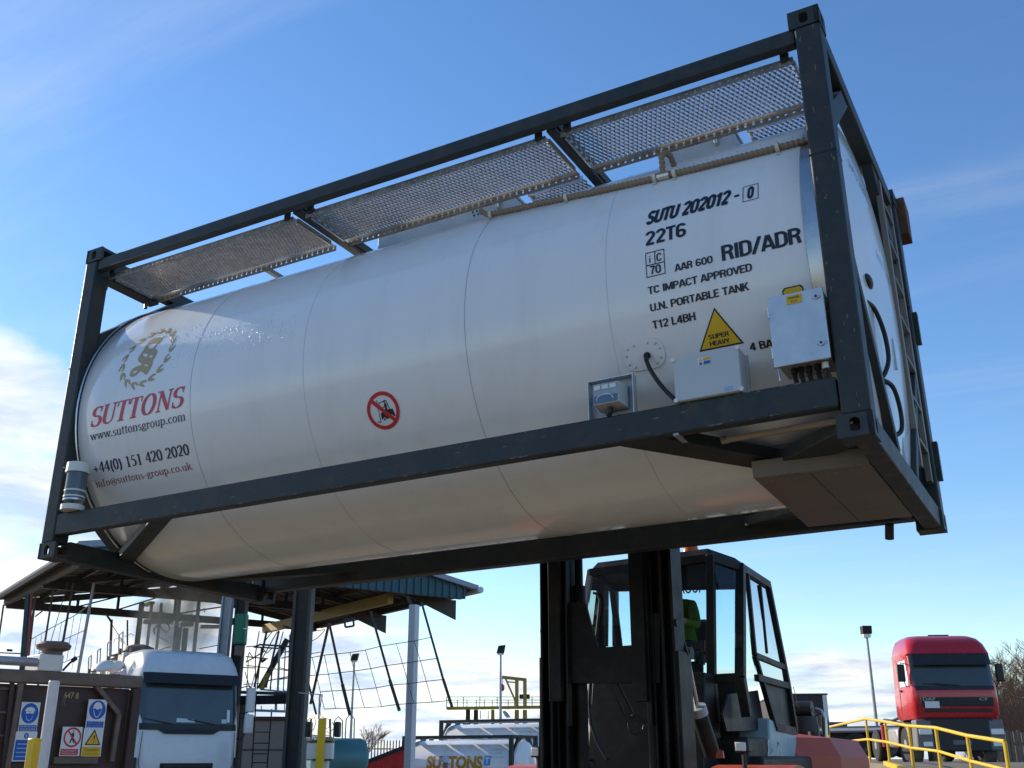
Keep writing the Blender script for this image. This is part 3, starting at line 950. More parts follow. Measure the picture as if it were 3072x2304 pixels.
# lettering: a condensed sans drawn with an even stroke
SG = {
    'S': (.54, [arc(.27, .725, .17, .205, 15, 270, 12) + arc(.27, .275, .18, .205, 90, -165, 12)]),
    'U': (.56, [[(.09, 1), (.09, .28)] + arc(.28, .27, .19, .20, 180, 360, 12) + [(.47, .28), (.47, 1)]]),
    'T': (.50, [[(.01, .93), (.49, .93)], [(.25, .93), (.25, 0)]]),
    'R': (.56, [[(.09, 0), (.09, 1)], [(.09, .93), (.28, .93)] + arc(.28, .72, .18, .21, 90, -90, 8) + [(.09, .51)], [(.28, .51), (.40, .40), (.46, 0)]]),
    'I': (.22, [[(.11, 0), (.11, 1)]]),
    'D': (.56, [[(.09, 0), (.09, 1)], [(.09, .93), (.24, .93)] + arc(.25, .72, .22, .21, 90, 0, 6) + arc(.25, .28, .22, .21, 0, -90, 6) + [(.09, .07)]]),
    '/': (.40, [[(.04, -.04), (.36, 1.04)]]),
    'A': (.58, [[(.05, 0), (.27, .99)], [(.31, .99), (.53, 0)], [(.13, .27), (.45, .27)]]),
    'C': (.54, [arc(.28, .70, .19, .23, 10, 180, 10) + [(.09, .5)] + arc(.28, .30, .19, .23, 180, 350, 10)]),
    'M': (.70, [[(.08, 0), (.08, 1)], [(.10, .97), (.35, .06)], [(.35, .06), (.60, .97)], [(.62, 0), (.62, 1)]]),
    'P': (.53, [[(.09, 0), (.09, 1)], [(.09, .93), (.27, .93)] + arc(.27, .69, .19, .24, 90, -90, 8) + [(.09, .45)]]),
    'O': (.56, [arc(.28, .70, .20, .23, 0, 180, 10) + [(.08, .5)] + arc(.28, .30, .20, .23, 180, 360, 10) + [(.48, .70)]]),
    'V': (.54, [[(.05, 1), (.27, .02)], [(.27, .02), (.49, 1)]]),
    'E': (.48, [[(.09, 0), (.09, 1)], [(.09, .93), (.46, .93)], [(.09, .51), (.42, .51)], [(.09, .07), (.46, .07)]]),
    'N': (.58, [[(.08, 0), (.08, 1)], [(.10, .95), (.48, .05)], [(.50, 0), (.50, 1)]]),
    '.': (.22, [[(.11, 0), (.11, .16)]]),
    'B': (.55, [[(.09, 0), (.09, 1)], [(.09, .93), (.27, .93)] + arc(.27, .735, .18, .195, 90, -90, 8) + [(.09, .54)], [(.27, .50)] + arc(.28, .285, .20, .215, 90, -90, 8) + [(.09, .07)]]),
    'L': (.46, [[(.09, 0), (.09, 1)], [(.09, .07), (.45, .07)]]),
    'K': (.56, [[(.09, 0), (.09, 1)], [(.12, .36), (.48, 1)], [(.22, .55), (.50, 0)]]),
    'H': (.58, [[(.09, 0), (.09, 1)], [(.49, 0), (.49, 1)], [(.09, .52), (.49, .52)]]),
    'Y': (.52, [[(.04, 1), (.26, .42)], [(.48, 1), (.26, .42)], [(.26, .45), (.26, 0)]]),
    'G': (.57, [arc(.28, .70, .19, .23, 10, 180, 10) + [(.09, .5)] + arc(.28, .30, .19, .23, 180, 350, 10) + [(.47, .48)], [(.30, .48), (.50, .48)]]),
    '0': (.54, [arc(.27, .70, .18, .23, 0, 180, 10) + [(.09, .5)] + arc(.27, .30, .18, .23, 180, 360, 10) + [(.45, .70)]]),
    '1': (.42, [[(.06, .76), (.20, .84), (.26, .98)], [(.27, 1), (.27, 0)]]),
    '2': (.54, [arc(.27, .72, .18, .215, 170, -35, 10) + [(.11, .10)], [(.06, .07), (.48, .07)]]),
    '4': (.54, [[(.37, 0), (.37, 1)], [(.35, .96), (.07, .30)], [(.03, .27), (.51, .27)]]),
    '5': (.54, [[(.46, .93), (.12, .93)], [(.13, .93), (.10, .50)], arc(.26, .31, .20, .24, 140, -160, 12)]),
    '6': (.54, [arc(.27, .29, .18, .22, 0, 360, 16), [(.09, .30), (.09, .60)] + arc(.28, .70, .19, .23, 180, 25, 8)]),
    '7': (.50, [[(.04, .93), (.46, .93)], [(.43, .93), (.28, .5), (.20, 0)]]),
    '8': (.54, [arc(.27, .74, .16, .19, 0, 360, 16), arc(.27, .28, .19, .21, 0, 360, 16)]),
    'i': (.22, [[(.11, 0), (.11, .72)], [(.11, .86), (.11, 1)]]),
    '-': (.34, [[(.04, .42), (.30, .42)]]),
    ' ': (.26, []),
}


def sans2d(t, width, height, th=.145, shear=0.0):
    vs, fs = [], []
    x = 0.0
    for ch in t:
        adv, st = SG[ch]
        for k, path in enumerate(st):
            pv, pf = pen(path, th, th)
            n_ = len(vs)
            vs += [(px + x + shear * py, py, k * .00025) for px, py in pv]
            fs += [tuple(i + n_ for i in f) for f in pf]
        x += adv
    x0, x1 = min(v[0] for v in vs), max(v[0] for v in vs)
    return [((px - x0) * width / (x1 - x0), py * height, l) for px, py, l in vs], fs


def sans(t, x0, x1, phi, hdeg, m=mInk, bold=0.0, shear=0.0, e=0.0025):
    vs, fs = sans2d(t, x1 - x0, rad(hdeg) * TR, .148 + bold, shear)
    return on_tank(vs, fs, x0, phi, m, 'lettering', e)


sans('SUTU 202012', 4.918, 5.437, 14.15, 5.1, bold=0.07, shear=0.2)
sans('-', 5.455, 5.484, 14.3, 4.6, bold=0.02)
sans('22T6', 4.917, 5.169, 6.6, 4.75, bold=0.018)
sans('AAR 600', 5.088, 5.314, -3.7, 2.15, bold=0.012)
sans('RID/ADR', 5.367, 5.810, -3.95, 4.5, bold=0.016)
sans('TC IMPACT APPROVED', 4.919, 5.527, -8.55, 2.15, bold=0.014)
sans('U.N. PORTABLE TANK', 4.919, 5.496, -13.5, 2.15, bold=0.014)
sans('T12 L4BH', 4.919, 5.174, -18.4, 2.2, bold=0.014)
sans('4 BAR', 5.437, 5.602, -29.5, 2.05, bold=0.016)


def frame_box(x0, x1, p0, p1, w, m=mInk, extra=(), name='lettering'):
    hgt = rad(p1 - p0) * TR
    P = [[(0, 0), (x1 - x0, 0), (x1 - x0, hgt), (0, hgt)], [(w, w), (x1 - x0 - w, w), (x1 - x0 - w, hgt - w), (w, hgt - w)]]
    vs, fs = fill2d(P)
    for r_ in extra:
        n_ = len(vs)
        vs = vs + [(r_[0], r_[2]), (r_[1], r_[2]), (r_[1], r_[3]), (r_[0], r_[3])]
        fs = fs + [(n_, n_ + 1, n_ + 2, n_ + 3)]
    return on_tank(vs, fs, x0, p0, m, name)


frame_box(5.504, 5.595, 13.15, 19.05, .004)
sans('0', 5.530, 5.570, 14.0, 4.3, bold=0.08, shear=0.1)
hh_ = rad(7.8) * TR
frame_box(4.917, 5.034, -3.6, 4.2, .005, extra=[(.005, .112, .073, .079), (.055, .0605, .079, hh_ - .005)])
sans('i', 4.940, 4.947, 0.7, 2.3)
sans('C', 4.984, 5.016, 0.7, 2.5, bold=.01)
sans('70', 4.942, 5.008, -2.9, 2.6, bold=.01)

# triangle
tri = [(0.0, 0.0), (0.2555, 0.0), (0.129, 0.2255)]
vs, fs = fill2d([tri])
on_tank(vs, fs, 5.158, -27.1, mInk, 'warning_triangle', .0022)
cx_, cy_ = sum(p[0] for p in tri) / 3, sum(p[1] for p in tri) / 3
vs, fs = fill2d([[(cx_ + (x - cx_) * .885, cy_ + (y - cy_) * .885) for x, y in tri]])
on_tank(vs, fs, 5.158, -27.1, mYel, 'warning_triangle', .0034)
sans('SUPER', 5.226, 5.342, -24.35, 1.25, bold=.008, e=.0044)
sans('HEAVY', 5.226, 5.340, -26.2, 1.25, bold=.008, e=.0044)
# placard half hidden behind the cabinet
rr_ = [(0.014, 0), (.1, 0), (.113, .013), (.113, .10), (.1, .114), (.014, .114), (0, .10), (0, .013)]
vs, fs = fill2d([rr_])
on_tank(vs, fs, 5.668, -20.6, mInk, 'placard', .0022)
vs, fs = fill2d([[(.0565 + (x - .0565) * .87, .057 + (y - .057) * .87) for x, y in rr_]])
on_tank(vs, fs, 5.668, -20.6, mYel, 'placard', .0034)

# prohibition sign with forklift pictogram
R1, R2 = 0.1255, 0.1005
cv = (R1, R1)
circ = lambda r, n_=40: [(cv[0] + r * math.cos(2 * math.pi * k / n_), cv[1] + r * math.sin(2 * math.pi * k / n_)) for k in range(n_)]
pb = -25.7 - math.degrees(R1 / TR)
xs = 3.008 - R1
vs, fs = fill2d([circ(R1 * 1.02)])
on_tank(vs, fs, xs, pb, mSignW, 'prohibition_sign', .0018)
vs, fs = fill2d([circ(R1), circ(R2)])
on_tank(vs, fs, xs, pb, mSignR, 'prohibition_sign', .0042)
a45 = rad(135)
d_, e_ = (math.cos(a45), math.sin(a45)), (math.sin(a45), -math.cos(a45))
sl_ = [(cv[0] + d_[0] * i * R2 + e_[0] * j * .013, cv[1] + d_[1] * i * R2 + e_[1] * j * .013) for i, j in ((1, 1), (1, -1), (-1, -1), (-1, 1))]
vs, fs = fill2d([sl_])
on_tank(vs, fs, xs, pb, mSignR, 'prohibition_sign', .0042)


def sq(u, v):                      # pictogram coordinates: picture (u right, v up) about the sign's centre, in sign radii
    return (cv[0] + u * R1, cv[1] + v * R1)


pic = [[(-.30, .60), (-.26, .60), (-.26, -.55), (-.50, -.50), (-.51, -.54), (-.30, -.60)],
       [(-.19, .02), (-.19, .44), (.30, .52), (.44, .0), (.39, .0), (.27, .47), (-.15, .40), (-.15, .02)],
       [(-.19, -.46), (-.19, -.12), (.02, -.02), (.18, .02), (.60, .0), (.68, -.40), (.58, -.40), (.50, -.30), (.40, -.26), (.36, -.44), (.10, -.48), (.06, -.40), (-.02, -.36), (-.10, -.40), (-.13, -.46)],
       [(.12, .02), (.14, .16), (-.02, .14), (-.02, .17), (.12, .22), (.14, .36), (.22, .40), (.28, .30), (.28, .02)],
       [(.16 + .055 * math.cos(a), .45 + .065 * math.sin(a)) for a in [k * math.pi / 6 for k in range(12)]],
       [(-.02 + .06 * math.cos(a), -.47 + .06 * math.sin(a)) for a in [k * math.pi / 6 for k in range(12)]]]
vs, fs = [], []
for P in pic:
    a_, b_ = fill2d([[sq(u, v) for u, v in P]])
    n_ = len(vs)
    vs += a_
    fs += [tuple(i + n_ for i in f) for f in b_]
on_tank(vs, fs, xs, pb, mInk, 'prohibition_sign', .0030)

# company name, web address, phone, mail
def serif(t, x0, x1, phi, hdeg, m, **k):
    vs, fs = serif2d(t, x1 - x0, rad(hdeg) * TR, **k)
    return on_tank(vs, fs, x0, phi, m, 'lettering', .0025)


serif('SUTTONS', 0.302, 1.294, -10.0, 7.35, mRed, thick=.185, thin=.06, shear=.2, cap=1.0)
serif('www.suttonsgroup.com', 0.292, 1.293, -15.15, 2.75, mNavy, thick=.11, thin=.06, cap=.84)
serif('+44(0) 151 420 2020', 0.281, 1.283, -27.4, 3.85, mNavy, thick=.16, thin=.065, cap=.95)
serif('info@suttons-group.co.uk', 0.262, 1.272, -32.7, 2.65, mMaroon, thick=.10, thin=.055, cap=.95)
# emblem: blackletter S inside a leaf wreath
_inv = WM[tank].inverted()


def skin_xy(u, v):                 # photo pixel -> (x, arc height) on the skin
    o, d = _inv @ CAM, _inv.to_3x3() @ ray(u, v)
    a = d.y ** 2 + d.z ** 2
    b = 2 * ((o.y - TY) * d.y + (o.z - TZ) * d.z)
    c = (o.y - TY) ** 2 + (o.z - TZ) ** 2 - TR ** 2
    t = (-b - math.sqrt(max(0, b * b - 4 * a * c))) / 2 / a
    p = o + d * t
    return (p.x, math.atan2(p.z - TZ, -(p.y - TY)) * TR)


cS = crop(350, 970, 200 / 1659)
SO = [[(1265, 300), (1180, 330), (1130, 362), (1050, 355), (960, 370), (870, 410), (780, 490), (720, 570), (680, 660), (620, 740), (560, 820), (535, 900), (550, 960), (620, 1000), (636, 1010), (610, 1040), (500, 1075), (410, 1130), (345, 1210), (322, 1290), (350, 1325), (410, 1330), (480, 1290), (550, 1220), (585, 1185), (640, 1205), (690, 1250), (722, 1285), (760, 1250), (800, 1190), (850, 1110), (890, 1010), (905, 920), (950, 850), (1000, 760), (1015, 700), (1000, 650), (955, 622), (1010, 540), (1090, 450), (1140, 372), (1215, 335)],
      [(780, 590), (790, 550), (850, 505), (930, 490), (1000, 500), (985, 540), (920, 615), (860, 635), (800, 620)],
      [(665, 735), (720, 760), (795, 770), (760, 838), (700, 833), (655, 800)],
      [(805, 833), (840, 785), (880, 782), (895, 820), (880, 868)],
      [(680, 1040), (710, 1010), (750, 1017), (780, 1050), (775, 1083), (720, 1060)],
      [(395, 1245), (400, 1210), (460, 1170), (540, 1162), (500, 1210), (440, 1245)]]
vs, fs = fill2d([[skin_xy(*cS(*q)) for q in P] for P in SO])
on_tank(vs, fs, 0, 0, mGold, 'emblem', .0025)
wx, wy, wr = 0.803, rad(14.6) * TR, 0.252
vs, fs = [], []


def leaf(px, py, ang, ln, wd):
    P = []
    for k in range(7):
        t = k / 6
        P.append((t * ln, wd * math.sin(math.pi * t ** .8)))
    for k in range(5, 0, -1):
        t = k / 6
        P.append((t * ln, -wd * .55 * math.sin(math.pi * t ** .8)))
    c, s_ = math.cos(ang), math.sin(ang)
    a_, b_ = fill2d([[(px + c * x - s_ * y, py + s_ * x + c * y) for x, y in P]])
    n_ = len(vs)
    vs.extend(a_)
    fs.extend([tuple(i + n_ for i in f) for f in b_])


NL = 17
for k in range(NL):
    a = 2 * math.pi * k / NL + .25
    px, py = wx + wr * math.cos(a), wy + wr * math.sin(a)
    tg = a + math.pi / 2
    leaf(px, py, tg + .34, .080, .0145)
    leaf(px, py, tg - .40, .080, .0145)
    b = a + 1.35 * math.pi / NL
    leaf(wx + wr * math.cos(b), wy + wr * math.sin(b), b + math.pi / 2, .024, .009)
on_tank(vs, fs, 0, 0, mGold, 'emblem', .0025)

# document tube
dt = MB().tube([(.30, .005, .40), (.30, .005, .62)], .075, 20).build('document_tube', mat('smoky_plastic', (0.10, 0.13, 0.15), 0.18, var=.3, scale=5), tank)
MB().tube([(.30, .005, .621), (.30, .005, .695)], [.088, .084], 20).build('cap', mPvc, dt)
MB().tube([(.30, .005, .332), (.30, .005, .372)], .084, 20).build('cap', mPvc, dt)
for z_ in (.405, .43, .475):
    MB().tube([(.30, .005, z_), (.30, .005, z_ + .012)], .077, 20).build('clip', mPvc if z_ > .42 else mStain, dt)
MB().ball((.232, -.06, .66), .008, n=8, m=6).build('screw', mInk, dt)

# cabinets on the bottom rail
b = MB().bx(4.53, 4.805, .075, .085, .331, .565).build('recorder_plate', mGalvD, tank, smooth=0)
MB().bx(4.528, 4.533, .03, .074, .331, .567).bx(4.802, 4.807, .03, .074, .331, .567).bx(4.534, 4.801, .03, .074, .561, .567).build('rim', mBoxS, b, smooth=0)
c_ = MB().hexa([(4.60, -.05, .385), (4.75, -.05, .385), (4.765, .06, .372), (4.595, .06, .372)], [(4.60, -.05, .505), (4.75, -.05, .505), (4.765, .06, .515), (4.595, .06, .515)]).build('recorder', mBoxG, b, bevel=.004)
MB().bx(4.602, 4.748, -.056, -.0515, .43, .503).build('display', mat('display', (.30, .36, .42), .15, var=.2, scale=20), c_)
for q in range(3):
    MB().bx(4.608 + q * .047, 4.645 + q * .047, -.0585, -.0565, .468, .492).build('button', mPvc, c_, smooth=0)
MB().tube([(4.625 + .05 * math.cos(a) + .045, -.056, .405 + .034 * math.sin(a)) for a in [k * math.pi / 10 for k in range(11)]], .0028, 6).build('cable_loop', mPvc, c_)
MB().bx(4.604, 4.746, -.0535, -.0515, .39, .428).build('cover', mat('dusky_blue', (.10, .16, .26), .3, var=.1), c_, smooth=0)
MB().tube([(4.68, .0, .373), (4.675, .0, .345), (4.66, .01, .332)], .017, 8).build('cable', mBlack, c_)
for zz in (.36, .46, .53):
    MB().ball((4.785, .072, zz), .006, n=6, m=4).build('screw', mGalv, b)
    MB().ball((4.55, .072, zz - .005), .005, n=6, m=4).build('screw', mGalv, b)

b = MB().bx(5.063, 5.43, -.012, .115, .332, .578).build('junction_box', mBoxG, tank, bevel=.006)
MB().bx(5.066, 5.427, -.0165, -.0135, .335, .575).build('door', mBoxG, b, bevel=.001)
MB().bx(5.058, 5.435, .117, .15, .331, .583).build('back_frame', mBoxG, b)
for xx, zz in ((5.066, .573), (5.425, .573), (5.43, .34), (5.07, .338)):
    MB().cyl((xx, -.024, zz), (xx, -.0135, zz), .0125, 10).build('corner_screw', mPvc, b)
MB().bx(5.205, 5.275, -.0185, -.0168, .512, .556).build('label_plate', mSignW, b, smooth=0)
MB().bx(5.236, 5.273, -.0205, -.0188, .538, .553).build('label_plate', mYel, b, smooth=0)
MB().bx(5.236, 5.273, -.0205, -.0188, .515, .533).build('label_plate', mBlue, b, smooth=0)
MB().cyl((5.220, -.0208, .522), (5.220, -.0188, .522), .008, 12).build('label_plate', mBlue, b, smooth=0)
MB().prism([(5.211, -.0188, .536), (5.230, -.0188, .536), (5.2205, -.0188, .553)], (0, -.002, 0)).build('label_plate', mYel, b, smooth=0)
MB().bx(5.338, 5.383, -.0185, -.0168, .343, .365).build('label_plate', mLBlue, b, smooth=0)

b = MB().bx(5.625, 5.893, -.005, .22, .43, .81).build('control_cabinet', mBoxS, tank, bevel=.004)
MB().bx(5.612, 5.899, -.026, -.006, .418, .815).build('door', mBoxS, b, bevel=.003)
for zz in (.50, .73):
    MB().cyl((5.610, -.02, zz - .03), (5.610, -.02, zz + .03), .007, 8).build('hinge', mGalv, b)
MB().bx(5.618, 5.893, -.0058, -.0052, .421, .811).build('gasket', mInk, b, smooth=0)
for zz in (.765, .505):
    k_ = MB().cyl((5.862, -.034, zz), (5.862, -.0265, zz), .015, 14).build('lock', mGalv, b)
    MB().cyl((5.862, -.037, zz), (5.862, -.0345, zz), .007, 8).build('keyhole', mInk, k_)
    MB().bx(5.84, 5.884, -.030, -.0275, zz - .007, zz + .007).build('lock_wing', mGalv, k_, smooth=0)
MB().bx(5.710, 5.790, -.0295, -.0265, .752, .800).build('label_plate', mYel, b, smooth=0)


def flat_text(t, o, ex, ez, width, height, m, name, parent, bold=0.01, shear=0.0, W=False, f2=None):
    vs, fs = f2 if f2 else text2d(t, width, height, bold, shear)
    o, ex, ez = Vector(o), Vector(ex), Vector(ez)
    nn = ex.cross(ez)
    V = [o + ex * v[0] + ez * v[1] + nn * (v[2] if len(v) > 2 else 0) for v in vs]
    mb = MB().add(V, fs)
    return mb.build(name, m, parent, W=W, smooth=0)


flat_text('DANGER', (5.720, -.031, .780), (1, 0, 0), (0, 0, 1), .060, .012, mInk, 'lettering', b)
flat_text('415 V', (5.731, -.031, .760), (1, 0, 0), (0, 0, 1), .036, .011, mInk, 'lettering', b)
MB().tube([(5.625, -.01, .43), (5.628, -.012, .40), (5.63, -.012, .37)], .004, 6).tube([(5.63, -.012, .37), (5.634, -.012, .345), (5.629, -.012, .345), (5.63, -.012, .37)], .003, 5).build('padlock_chain', mGalv, b)
for xx, dz_ in ((5.69, .0), (5.725, .01), (5.765, -.004), (5.81, .004)):
    gl = MB().cyl((xx, .07, .43), (xx, .07, .40 + dz_), .017, 10).build('cable_gland', mBlack, b)
    MB().tube([(xx, .07, .40 + dz_), (xx + .004, .06, .37), (xx + .012, .05, .331)], .012, 8).build('cable', mBlack, gl)
gl = MB().cyl((5.858, .03, .418), (5.858, .03, .385), .018, 12).build('cable_gland', mPvc, b)
MB().tube([(5.858, .03, .385), (5.858, .03, .332)], .009, 8).build('cable', mBlack, gl)

# inspection plate with bolts and the cable out of it
hw, hh2, rc = 0.125, rad(8.2) * TR / 2, 0.07
P = arc(hw - rc, hh2 - rc, rc, rc, 0, 90, 6) + arc(-hw + rc, hh2 - rc, rc, rc, 90, 180, 6) + arc(-hw + rc, -hh2 + rc, rc, rc, 180, 270, 6) + arc(hw - rc, -hh2 + rc, rc, rc, 270, 360, 6)
vs, fs = fill2d([P])
vs = [(x, y, 0.006) for x, y in vs]
pl_ = on_tank(vs, fs, 4.836, -24.9, mWhite, 'inspection_plate', .002)
E2 = P + [P[0]]
vs2 = [(x, y, .006) for x, y in E2] + [(x * 1.012, y * 1.015, .0) for x, y in E2]
n_ = len(E2)
on_tank(vs2, [(i, i + 1, n_ + i + 1, n_ + i) for i in range(n_ - 1)], 4.836, -24.9, mSeamL, 'plate_edge', .002, parent=pl_, step=1)
for k in range(11):
    a = 2 * math.pi * k / 11 + .2
    bx_, by_ = (hw - .02) * math.copysign(abs(math.cos(a)) ** .7, math.cos(a)), (hh2 - .018) * math.copysign(abs(math.sin(a)) ** .7, math.sin(a))
    MB().ball(tp(4.836 + bx_, -24.9 + math.degrees(by_ / TR), .010), .0065, n=8, m=6).build('bolt', mGalv, pl_)
MB().tube(smooth_path([tp(4.858, -25.2, .0), tp(4.858, -25.2, .03), tp(4.862, -26.2, .055), tp(4.88, -29, .075), (4.94, .09, .50), (5.0, .045, .42), (5.045, .03, .365), (5.062, .03, .345)]), .0125, 10).build('cable', mBlack, pl_)
MB().cyl(tp(4.858, -25.2, .0), tp(4.858, -25.2, .022), .02, 10).build('grommet', mBlack, pl_)

# right end: ladder, white panel, cables, small fittings
ld = MB().beam((6.02, 1.80, .30), (6.02, 1.80, 2.40), .035, .07, (0, 1, 0)).build('ladder', mBeige, tank)
MB().beam((6.02, 2.20, .30), (6.02, 2.20, 2.40), .035, .07, (0, 1, 0)).build('stile', mBeige, ld)
for k in range(7):
    z_ = .50 + k * .29
    MB().bx(6.005, 6.04, 1.84, 2.16, z_ - .012, z_ + .012).build('rung', mBeige, ld)
MB().prism([(5.985, 1.36, .20), (5.985, 1.36, .56), (5.985, 1.62, .62), (5.985, 1.78, .55), (5.985, 1.78, .16)], (.015, 0, 0)).build('valve_cover', mBoxG, tank, smooth=0)
MB().tube(smooth_path([(6.0, .62, .98), (6.03, .74, .97), (6.05, .84, .86), (6.05, .88, .72), (6.03, .84, .62), (6.0, .80, .56)]), .014, 8).build('end_cable', mBlack, tank)
MB().tube(smooth_path([(6.0, .86, .58), (6.04, .96, .56), (6.05, 1.05, .45), (6.04, 1.06, .33), (6.0, .98, .27)]), .014, 8).build('end_cable', mBlack, tank)
MB().lathe((6.0, .72, 1.16), (1, 0, 0), [(.02, 0), (.10, 0), (.10, .008), (.02, .01)], 20).build('round_plate', mWhite, tank)
MB().ball((6.02, .72, 1.14), .05, (.5, 1.6, .8), 12, 8).build('handle', mBlack, tank)
MB().bx(6.005, 6.02, 1.26, 1.36, .86, .98).bx(6.02, 6.035, 1.30, 1.33, .80, 1.0).build('end_clamp', mStain, tank)
for z0, z1 in ((1.36, 1.6), (.35, .62)):
    MB().bx(6.055, 6.085, 2.35, 2.41, z0, z1).build('placard_holder', mFrame, tank)
sv, sf = text2d('CAPACITY  24 000', .5, .035, .0)
V = [(X1 + .10 * math.sqrt(max(0, 1 - ((1.15 + a - TY) ** 2 + (1.52 + b - TZ) ** 2) / TR ** 2)) + .004, 1.15 + a, 1.52 + b) for a, b in sv]
MB().add(V, sf).build('lettering', mInk, tank, smooth=0)
V = [(X1 + .10 * math.sqrt(max(0, 1 - ((.75 + a - TY) ** 2 + (1.95 + b - TZ) ** 2) / TR ** 2)) + .004, .75 + a, 1.95 + b) for a, b in text2d('SUTU 202012 0', .6, .06, .0)[0]]
MB().add(V, text2d('SUTU 202012 0', .6, .06, .0)[1]).build('lettering', mInk, tank, smooth=0)

# ------------------------------------------------------------------ the forklift (faces the camera side, -y)
FX = 3.22
fk = thing('forklift', 'heavy forklift with black mast and glazed cab standing behind the lifted tank container', 'forklift', (FX, 4.4, 0))
cF = crop(1500, 1600, 0.4243)
YM = 2.98                          # front face of the mast
for sgn in (-1, 1):
    xo = FX + .05 + sgn * .60
    xi = xo - sgn * .17
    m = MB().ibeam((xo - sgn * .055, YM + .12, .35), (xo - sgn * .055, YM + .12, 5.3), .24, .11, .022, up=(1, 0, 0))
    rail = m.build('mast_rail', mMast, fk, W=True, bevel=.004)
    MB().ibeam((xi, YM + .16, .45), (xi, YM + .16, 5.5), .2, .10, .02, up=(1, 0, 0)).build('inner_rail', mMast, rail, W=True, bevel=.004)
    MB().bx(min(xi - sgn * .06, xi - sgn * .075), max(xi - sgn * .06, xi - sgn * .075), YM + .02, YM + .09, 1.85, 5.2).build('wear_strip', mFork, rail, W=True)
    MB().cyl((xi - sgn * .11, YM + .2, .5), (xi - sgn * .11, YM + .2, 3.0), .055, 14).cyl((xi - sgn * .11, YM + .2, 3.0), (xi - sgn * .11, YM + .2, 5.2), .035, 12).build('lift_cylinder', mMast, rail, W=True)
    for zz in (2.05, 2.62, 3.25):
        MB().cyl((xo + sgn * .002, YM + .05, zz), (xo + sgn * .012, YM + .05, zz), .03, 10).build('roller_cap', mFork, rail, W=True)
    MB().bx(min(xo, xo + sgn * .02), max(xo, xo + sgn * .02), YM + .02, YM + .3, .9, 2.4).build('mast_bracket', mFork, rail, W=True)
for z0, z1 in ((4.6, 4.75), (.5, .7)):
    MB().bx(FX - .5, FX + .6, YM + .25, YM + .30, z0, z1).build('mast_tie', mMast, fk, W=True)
# carriage plate with sloped shoulders
pt = lambda X, Y: axp(*cF(X, Y), 1, YM + .07)
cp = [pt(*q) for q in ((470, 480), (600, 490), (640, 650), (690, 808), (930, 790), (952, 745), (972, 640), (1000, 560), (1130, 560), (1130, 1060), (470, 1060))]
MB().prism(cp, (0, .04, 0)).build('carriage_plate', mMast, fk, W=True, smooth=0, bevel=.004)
for X0, X1 in ((385, 470), (975, 1075)):
    a_, b_ = pt(X0, 1195), pt(X1, 1195)
    MB().bx(a_.x, b_.x, YM - .03, YM + .04, a_.z, 5.2).build('carriage_arm', mMast, fk, W=True, bevel=.006)
for x_ in (FX - .55, FX + .65):   # fork arms that carry the spreader behind the tank
    MB().bx(x_ - .09, x_ + .09, 2.90, 3.0, 3.3, 5.55).build('fork_shank', mMast, fk, W=True)
sp = MB().bx(.25, 5.8, 2.60, 2.88, 5.15, 5.5).build('spreader_beam', mRust, fk, W=True, bevel=.02)
lx = lambda x, y, z: WM[tank] @ Vector((x, y, z))
for x0 in (-.03, 6.03):
    MB().prism([lx(x0, 2.445, 2.29), lx(x0, 2.60, 2.27), lx(x0, 2.64, 2.56), lx(x0, 2.445, 2.60)], (.08 if x0 > 0 else -.05, 0, 0)).build('spreader_head', mRust, sp, W=True, smooth=0, bevel=.004)
MB().bx(5.75, 6.02, 2.56, 2.66, 5.3, 5.5).bx(-.02, .25, 2.56, 2.66, 5.3, 5.5).build('spreader_arm', mRust, sp, W=True)
# hoses between the rails
for X0, X1, o_ in ((785, 880, 0), (835, 945, .02)):
    a_, b_ = axp(*cF(X0, 1060), 1, YM + .3), axp(*cF(X1, 1280), 1, YM + .42)
    MB().tube([a_ + Vector((-.03, 0, .12)), a_, a_.lerp(b_, .6), b_, b_ + Vector((.12, .05, -.06))], .012, 8).build('hydraulic_hose', mDark, fk, W=True)
c_ = axp(*cF(960, 1350), 1, YM + .45)
MB().tube([c_ + Vector((.07 * math.cos(a), 0, .08 * math.sin(a))) for a in [k * math.pi / 9 - 3.3 for k in range(17)]], .006, 6).build('hose_loop', mDark, fk, W=True)
a_, b_ = axp(*cF(508, 1250), 1, YM + .36), axp(*cF(515, 1640), 1, YM + .36)
MB().cyl(a_, b_, .024, 10).build('steel_pipe', mGalvD, fk, W=True)
MB().tube([axp(*cF(X, Y), 1, YM + .4) for X, Y in ((640, 1060), (632, 1200), (645, 1350), (690, 1480), (760, 1600))], .02, 8).build('hydraulic_hose', mDark, fk, W=True)
MB().tube([axp(*cF(X, Y), 1, YM + .4) for X, Y in ((600, 1650), (612, 1608), (640, 1598), (665, 1612), (672, 1650))], .012, 6).build('hand_rail', mDark, fk, W=True)
